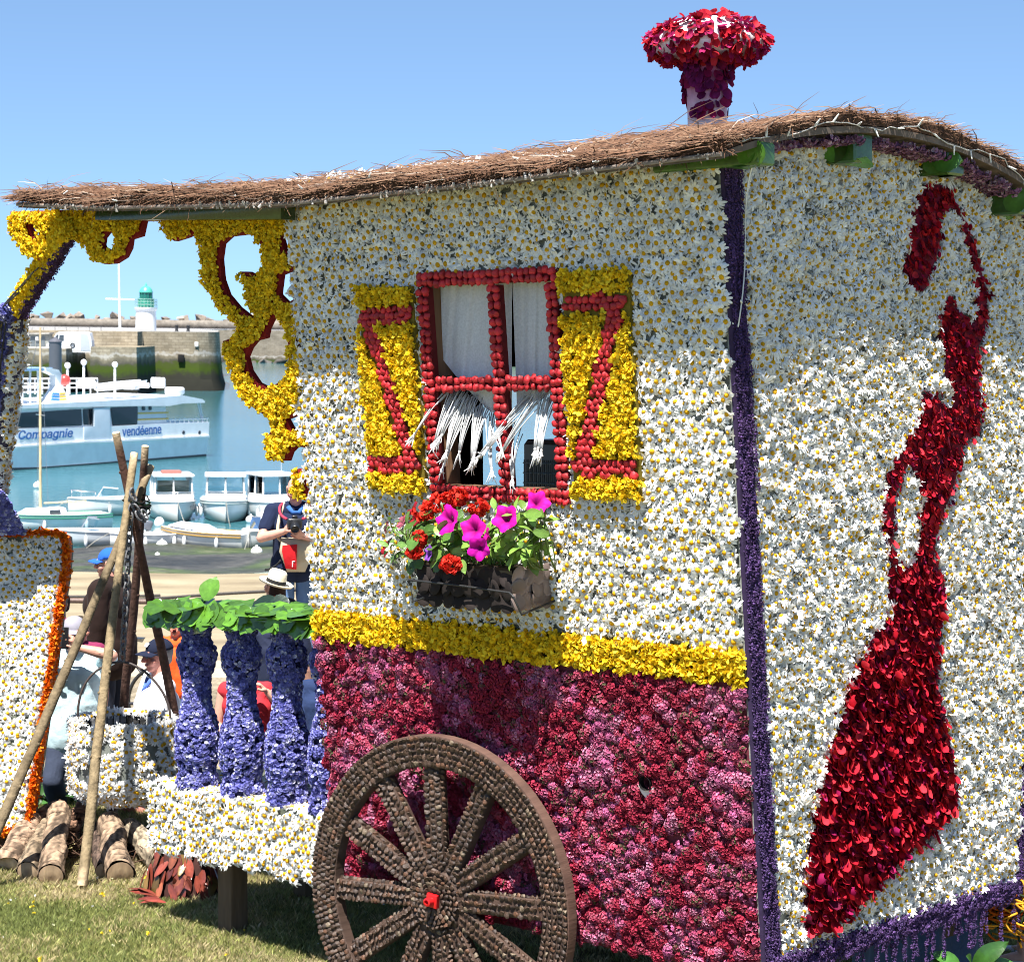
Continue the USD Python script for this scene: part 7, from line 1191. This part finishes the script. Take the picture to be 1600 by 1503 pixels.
        for s in (1, -1): part(o, 'shoe', MB().add(*(lambda m: (m.vert_properties[:, :3], m.tri_verts))(hullm([((0.11 * s, -0.04, 0.045 + crouch), (0.042, 0.05, 0.045)), ((0.128 * s, 0.17, 0.032 + crouch), (0.042, 0.05, 0.032))]).to_mesh()), legs.get('shoe', (0.05, 0.05, 0.05))), 'plastic', True)
    W = lambda p: T[:3, :3] @ A(p) + T[:3, 3]
    return dict(path=o, T=T, hp=hp_, M4=M4, wr=wr, el=el, sh=sh, W=W, tl=tl, HR=HR)
def cap_on(pn, name, col, label=None, brim=True, emblem=None, flip=0):
    T = pn['M4']; m = hullm([((0, -0.015, 1.665), (0.091, 0.105, 0.092))]).split_by_plane((0, 0.1, 1.0), 1.66)[0]; q = m.to_mesh(); c = part(pn['path'], name, MB().add(q.vert_properties[:, :3], q.tri_verts, col, T), 'cloth', True, label)
    if brim:
        a = np.linspace(-1.15, 1.15, 13); V = []
        for r, z in ((0.088, 1.668), (0.125, 1.664), (0.165, 1.652)):
            for t in a: V.append((math.sin(t) * min(r, 0.092 if r < 0.12 else 0.09), -0.015 + 0.105 * math.cos(t) + (r - 0.088) * math.cos(t * 0.8) * 1.05, z - 0.018 * (t / 1.15) ** 2))
        V = A(V); V2 = V - [0, 0, 0.004]; F = [(i * 13 + j, i * 13 + j + 1, (i + 1) * 13 + j + 1, (i + 1) * 13 + j) for i in range(2) for j in range(12)]
        part(c, 'peak', MB().add(V, F, col, T).add(V2, [f[::-1] for f in F], A(col) * 0.9, T), 'cloth', True)
    if emblem: part(c, 'emblem', MB().box((0.0, 0.083, 1.712), (0.05, 0.008, 0.03), emblem, Rot.from_euler('x', 35, degrees=True).as_matrix(), 0.006).tm(trimesh.creation.icosphere(1, 0.001), emblem, T4(None, (0, 0.083, 1.712))) if False else MB().mb(MB().box((0, 0, 0), (0.055, 0.008, 0.034), emblem, Rot.from_euler('x', 40, degrees=True).as_matrix(), 0.003), T @ T4(None, (0, 0.082, 1.712))), 'cloth')
    return c
def on_ground(px, py, Y, z=-0.25): q = atY(px, py, Y); return A([q[0], Y, z])
def crouch_for(py, px, Y, H, z=-0.25, top=1.79): return max(0.0, top - (atY(px, py, Y)[2] - z) / (H / 1.75))
def crown_h(py, px, Y, z=-0.25): return (atY(px, py, Y)[2] - z)
NAVY, LBLUE, BRN = (0.012, 0.018, 0.045), (0.50, 0.66, 0.70), (0.020, 0.011, 0.009)
def jean_cols(v, c): n = meshkit.fbm(v * A([6, 6, 4]), 3); return c * (0.6 + 1.1 * n[:, None])
# man with the camera, standing on the stone ledge
LZ = 0.30
solo('stone_ledge', MB().box((-1.5, 21.4, LZ / 2 - 0.14), (9, 0.9, LZ + 0.25), (0.36, 0.31, 0.23), None, 0.03), 'stone', 'low stone ledge on the quay behind the spectators', 'ledge')
p = on_ground(462, 750, 21.3, LZ); Hc = (crown_h(747, 458, 21.3, LZ)) / 0.985
cm = person('bald man in navy polo and jeans holding a camera beside the yellow scrollwork', p, 180 + 8, Hc, -10, -14, (0.52, 0.27, 0.2), (0.25, 0.22, 0.2), 'rim', rwrist=(0.10, 0.27, 1.27), lwrist=(-0.06, 0.27, 1.22), rhand=((-0.3, 0.35, 0.6), (-1, 0.1, 0.2)), lhand=((0.5, 0.5, 0.35), (0.6, 0.1, 0.6)), rpole=(1, -0.2, -0.75), lpole=(-1, -0.2, -0.75), top=dict(col=NAVY, sleeve=0.62, name='polo_shirt', long=0.03), legs=dict(col=(0.10, 0.17, 0.30), cols=jean_cols, name='jeans'), build=1.08, sunglasses=True)
part(cm['path'], 'collar', MB().tube([cm['tl']((-0.07, 0.06, 1.47)), cm['tl']((-0.03, 0.09, 1.42)), cm['tl']((0.03, 0.09, 1.42)), cm['tl']((0.07, 0.06, 1.47))], 0.022, (0.04, 0.12, 0.35), 6), 'cloth', True); part(cm['path'], 'belt', MB().lathe([(0.142, 0.955), (0.146, 0.965), (0.142, 0.985)], (0.5, 0.5, 0.48), 24, T4(np.diag([1.28, 1, 1]), (0, 0.005, 0))), 'cloth')
def held(pn, name, label, cat): return thing(name, label, cat, pn['T'])
c_ = held(cm, 'photo_camera', 'black camera with red strap in the hands of the man in navy polo', 'camera'); part(c_, 'camera_body', MB().box((0.02, 0.325, 1.345), (0.135, 0.06, 0.09), (0.015, 0.015, 0.016), None, 0.015).box((0.02, 0.325, 1.40), (0.05, 0.05, 0.035), (0.015, 0.015, 0.016), None, 0.01), 'plastic'); part(c_, 'lens', MB().lathe([(0.0, 0.0), (0.042, 0.0), (0.042, 0.075), (0.035, 0.085), (0.03, 0.07), (0.0, 0.065)], (0.012, 0.012, 0.013), 20, T4(Rot.from_euler('x', -115, degrees=True).as_matrix(), (0.02, 0.345, 1.335))), 'plastic')
part(c_, 'strap', MB().tube(spline([(0.09, 0.31, 1.38), (0.15, 0.17, 1.44), (0.10, 0.0, 1.50), (0, -0.09, 1.5), (-0.10, 0.0, 1.50), (-0.12, 0.17, 1.44), (-0.05, 0.31, 1.38)], 24), 0.013, (0.40, 0.04, 0.07), 5), 'cloth', True)
bg = held(cm, 'shoulder_bag', 'red and beige bag worn in front by the man in navy polo', 'bag')
part(bg, 'bag_body', MB().hull([(x * w, 0.145 + y, z) for x in (-1, 1) for w, z, yy in ((0.13, 1.20, 0.09), (0.15, 1.08, 0.12), (0.08, 0.90, 0.08)) for y in (0, yy)], (0.48, 0.40, 0.27)), 'cloth', 50); part(bg, 'red_pocket', MB().hull([(x, 0.255 + y, z) for x, z in ((-0.005, 1.15), (0.125, 1.14), (0.13, 1.09), (0.095, 0.935), (0.0, 0.925)) for y in (-0.02, 0.02)], (0.50, 0.015, 0.02)), 'cloth', 50)
part(bg, 'bag_mark', MB().box((0.035, 0.278, 0.975), (0.008, 0.004, 0.05), (0.7, 0.6, 0.6)).box((0.025, 0.278, 1.0), (0.025, 0.004, 0.007), (0.7, 0.6, 0.6)), 'paint'); part(bg, 'bag_strap', MB().tube(spline([(0.13, 0.2, 1.17), (0.15, 0.12, 1.36), (0.10, 0.0, 1.5), (0.12, -0.1, 1.4), (0.1, -0.15, 1.15)], 16), 0.016, (0.5, 0.42, 0.3), 5).tube(spline([(0.14, 0.2, 1.0), (0.2, 0.12, 0.93), (0.27, 0.05, 0.9)], 10), 0.01, (0.03, 0.03, 0.03), 4), 'cloth', True)
# man in blue cap and brown jacket, in profile
p = on_ground(176, 860, 19.4); bm = person('man in bright blue cap and dark brown jacket seen in profile behind the tripod', p, 78, crown_h(850, 170, 19.4) / 1.02, 8, -2, (0.50, 0.24, 0.18), (0.42, 0.40, 0.38), 'short', top=dict(col=BRN, sleeve=1.5, name='jacket', grow=0.035, long=0.1), legs=dict(col=(0.02, 0.025, 0.04)), build=1.22, sunglasses=True, lean=0.05)
cap_on(bm, 'blue_cap', (0.02, 0.10, 0.48)); part(bm['path'], 'scarf', MB().tube(spline([(-0.11, 0.02, 1.46), (-0.05, 0.12, 1.40), (0.0, 0.17, 1.28), (0.02, 0.18, 1.12)], 12), [0.03] * 6 + [0.05] * 6, (0.05, 0.13, 0.55), 7), 'cloth', True)
# man photographing with his phone
p = on_ground(116, 958, 16.5); pm_ = person('man in grey cap and pale blue shirt holding up a phone', p, 180 - 4, 1.70, 6, -4, (0.48, 0.25, 0.18), (0.25, 0.22, 0.2), 'short', rwrist=(0.115, 0.24, 1.49), lwrist=(-0.10, 0.24, 1.55), rhand=((-0.35, 0.35, 0.85), (-1, 0.15, 0.1)), lhand=((0.5, 0.35, 0.75), (1, 0.15, 0.1)), rpole=(1.0, -0.3, -1.2), lpole=(-1.3, 0.1, -0.25), top=dict(col=LBLUE, sleeve=0.6, name='t_shirt', long=0.12), legs=dict(col=(0.04, 0.05, 0.08)), build=1.2, crouch=crouch_for(955, 108, 16.5, 1.70))
cap_on(pm_, 'grey_cap', (0.26, 0.25, 0.29)); ph = held(pm_, 'mobile_phone', 'black phone held up in front of the face of the man in grey cap', 'phone'); part(ph, 'phone_body', MB().box((0.0, 0.315, 1.63), (0.085, 0.011, 0.165), (0.012, 0.012, 0.014), None, 0.005), 'plastic'); part(ph, 'phone_lens', MB().lathe([(0.012, 0), (0.012, 0.004), (0, 0.004)], (0.08, 0.08, 0.09), 12, T4(Rot.from_euler('x', -90, degrees=True).as_matrix(), (0.0, 0.321, 1.69))).box((0.0, 0.3215, 1.665), (0.03, 0.002, 0.006), (0.35, 0.3, 0.2)), 'plastic')
# child-height figure behind him: magenta top, navy shorts, bare legs
p = on_ground(92, 1150, 18.3); person('person in plum top and navy shorts mostly hidden behind the man in grey cap', p, 150, 1.62, 0, 0, SKIN2, (0.03, 0.02, 0.02), 'short', top=dict(col=(0.16, 0.02, 0.06), sleeve=0.6), legs=dict(col=(0.012, 0.014, 0.05), short=True))
p = on_ground(126, 1010, 18.0); person('person in wine red top whose shoulder shows behind the man in grey cap', p, 170, crown_h(962, 126, 18.0) * 1.0, 40, 0, SKIN1, (0.04, 0.03, 0.02), 'short', top=dict(col=(0.19, 0.025, 0.07), sleeve=0.6), legs=dict(col=(0.03, 0.03, 0.04)))
# man in white shirt, navy cap and sunglasses
p = on_ground(248, 990, 16.4); wm = person('man in white shirt, navy cap and dark sunglasses behind the daisy cauldron', p, 112, 1.78, 6, -2, (0.52, 0.22, 0.17), (0.35, 0.32, 0.3), 'short', top=dict(col=(0.80, 0.79, 0.80), sleeve=0.7, long=0.1), legs=dict(col=(0.3, 0.27, 0.2), short=True), build=1.12, sunglasses=True, crouch=crouch_for(989, 240, 16.4, 1.78), rwrist=(0.2, 0.3, 1.02), lwrist=(-0.2, 0.28, 1.0))
cap_on(wm, 'navy_cap', (0.012, 0.016, 0.035), None, True, (0.6, 0.62, 0.65)); part(wm['path'], 'collar', MB().tube([wm['tl']((-0.05, 0.07, 1.46)), wm['tl']((0, 0.115, 1.37)), wm['tl']((0.05, 0.07, 1.46))], 0.014, (0.08, 0.15, 0.5), 6), 'cloth', True)
# person in orange
p = on_ground(275, 985, 18.6); person('person with open mouth in orange shirt between the tripod and the balusters', p, 165, crown_h(960, 270, 18.6) / 0.99, 12, 0, (0.55, 0.25, 0.18), (0.05, 0.03, 0.02), 'short', top=dict(col=(0.75, 0.10, 0.02), sleeve=0.6), legs=dict(col=(0.1, 0.14, 0.22)), mouth_open=True)
# straw hat, seen from behind
p = on_ground(428, 915, 19.9); sh_ = person('person with dark hair under a cream straw hat, seen from behind', p, 35, crown_h(896, 425, 19.9) / 1.0, 20, 5, SKIN1, (0.025, 0.015, 0.012), 'long', top=dict(col=(0.02, 0.02, 0.024), sleeve=0.7), legs=dict(col=(0.05, 0.05, 0.06)))
HT = sh_['M4'] @ T4(Rot.from_euler('xy', [10, 6], degrees=True).as_matrix(), (0, -0.015, 1.665)); ht = part(sh_['path'], 'straw_hat', MB().lathe([(0.168, 0.012), (0.16, -0.006), (0.13, -0.012), (0.094, 0.0), (0.09, 0.05), (0.085, 0.105), (0.07, 0.125), (0.03, 0.118), (0, 0.112)], (0.70, 0.63, 0.47), 36, HT @ T4(np.diag([0.95, 1.08, 1]))), 'cloth', True); part(ht, 'hat_band', MB().lathe([(0.0965, 0.003), (0.094, 0.038)], (0.02, 0.02, 0.02), 36, HT @ T4(np.diag([0.95, 1.08, 1]))), 'cloth', True)
# coral cap, seen from behind just above the rail
p = on_ground(434, 940, 17.6); cc_ = person('person in coral red cap seen from behind just above the leafy rail', p, 10, crown_h(922, 434, 17.6) / 1.03, 0, 0, SKIN1, (0.05, 0.03, 0.02), 'short', top=dict(col=(0.02, 0.025, 0.05), sleeve=0.6), legs=dict(col=(0.05, 0.06, 0.1))); cap_on(cc_, 'coral_cap', (0.68, 0.10, 0.06))
# people glimpsed between the balusters
p = on_ground(386, 1010, 15.9); g1 = person('person in red top with bare raised arm between second and third baluster', p, 185, 1.5, 0, 0, (0.58, 0.30, 0.22), (0.2, 0.12, 0.06), 'short', rwrist=(0.12, 0.20, 1.0), lwrist=(-0.17, 0.22, 1.45), lpole=(-1, 0, -1), top=dict(col=(0.45, 0.03, 0.04), sleeve=0.0), legs=dict(col=(0.55, 0.62, 0.62)))
p = on_ground(510, 1040, 16.0); g2 = person('person in navy tee holding a phone low between last baluster and caravan wall', p, 165, 1.50, 0, 0, (0.55, 0.27, 0.2), (0.1, 0.06, 0.04), 'short', rwrist=(0.13, 0.26, 0.82), lwrist=(-0.2, 0.25, 0.9), rhand=((0, 0.8, -0.3), (-1, 0, 0.3)), top=dict(col=(0.02, 0.035, 0.09), sleeve=0.65), legs=dict(col=(0.3, 0.27, 0.22), short=True)); ph = held(g2, 'mobile_phone', 'dark phone held low by the person in navy tee beside the caravan wall', 'phone'); part(ph, 'phone_body', MB().box((0.085, 0.36, 0.84), (0.075, 0.011, 0.15), (0.03, 0.022, 0.02), None, 0.005), 'plastic')
# person in shorts at the right edge
p = A([atY(1612, 1300, 12.6)[0], 12.6, 0.0]); person('person in white shirt and beige shorts at the right edge behind the caravan', p, 60, 1.78, 0, 0, (0.55, 0.29, 0.21), (0.1, 0.06, 0.04), 'short', top=dict(col=(0.78, 0.78, 0.78), sleeve=0.6, long=0.06), legs=dict(col=(0.50, 0.40, 0.26), short=True, shoe=(0.4, 0.4, 0.42)))
# bicycle
BY = 20.6; bx = atY(168, 1000, BY)[0]; bi = thing('bicycle', 'dark bicycle parked behind the man in brown jacket, only handlebar and wheel arc showing', 'bicycle', T4(rz(172), (bx, BY, -0.25)))
for x in (-0.53, 0.53):
    a = np.linspace(0, 2 * math.pi, 41); w_ = part(bi, 'wheel', MB().tube(np.c_[x + 0.33 * np.cos(a), 0 * a, 0.34 + 0.33 * np.sin(a)], 0.018, (0.02, 0.02, 0.02), 6, False), 'plastic', True); b = MB()
    for k in range(14): b.tube([(x, 0, 0.34), (x + 0.32 * math.cos(k * 0.449), 0, 0.34 + 0.32 * math.sin(k * 0.449))], 0.0015, (0.5, 0.5, 0.5), 3)
    part(w_, 'spokes', b, 'metal')
part(bi, 'frame', MB().tube([(-0.53, 0, 0.34), (-0.08, 0, 0.3), (0.40, 0, 0.72), (-0.2, 0, 0.78), (-0.08, 0, 0.3)], 0.016, (0.03, 0.03, 0.04), 8).tube([(-0.53, 0, 0.34), (-0.2, 0, 0.75)], 0.01, (0.03, 0.03, 0.04), 6).tube([(0.53, 0, 0.34), (0.42, 0, 0.70), (0.36, 0, 0.93)], 0.016, (0.03, 0.03, 0.04), 8), 'paint', True)
part(bi, 'handlebar', MB().tube(spline([(0.22, 0.28, 0.98), (0.36, 0.2, 0.99), (0.38, 0, 0.95), (0.36, -0.2, 0.99), (0.22, -0.28, 0.98)], 18), 0.012, (0.25, 0.25, 0.26), 6).tube(spline([(0.36, 0.15, 1.0), (0.55, 0.1, 1.03), (0.5, 0.05, 0.75)], 10), 0.004, (0.02, 0.02, 0.02), 4), 'metal', True); part(bi, 'saddle', MB().hull([(-0.34, 0.07, 0.92), (-0.34, -0.07, 0.92), (-0.06, 0.02, 0.93), (-0.06, -0.02, 0.93), (-0.33, 0, 0.88)], (0.02, 0.02, 0.02)), 'plastic')
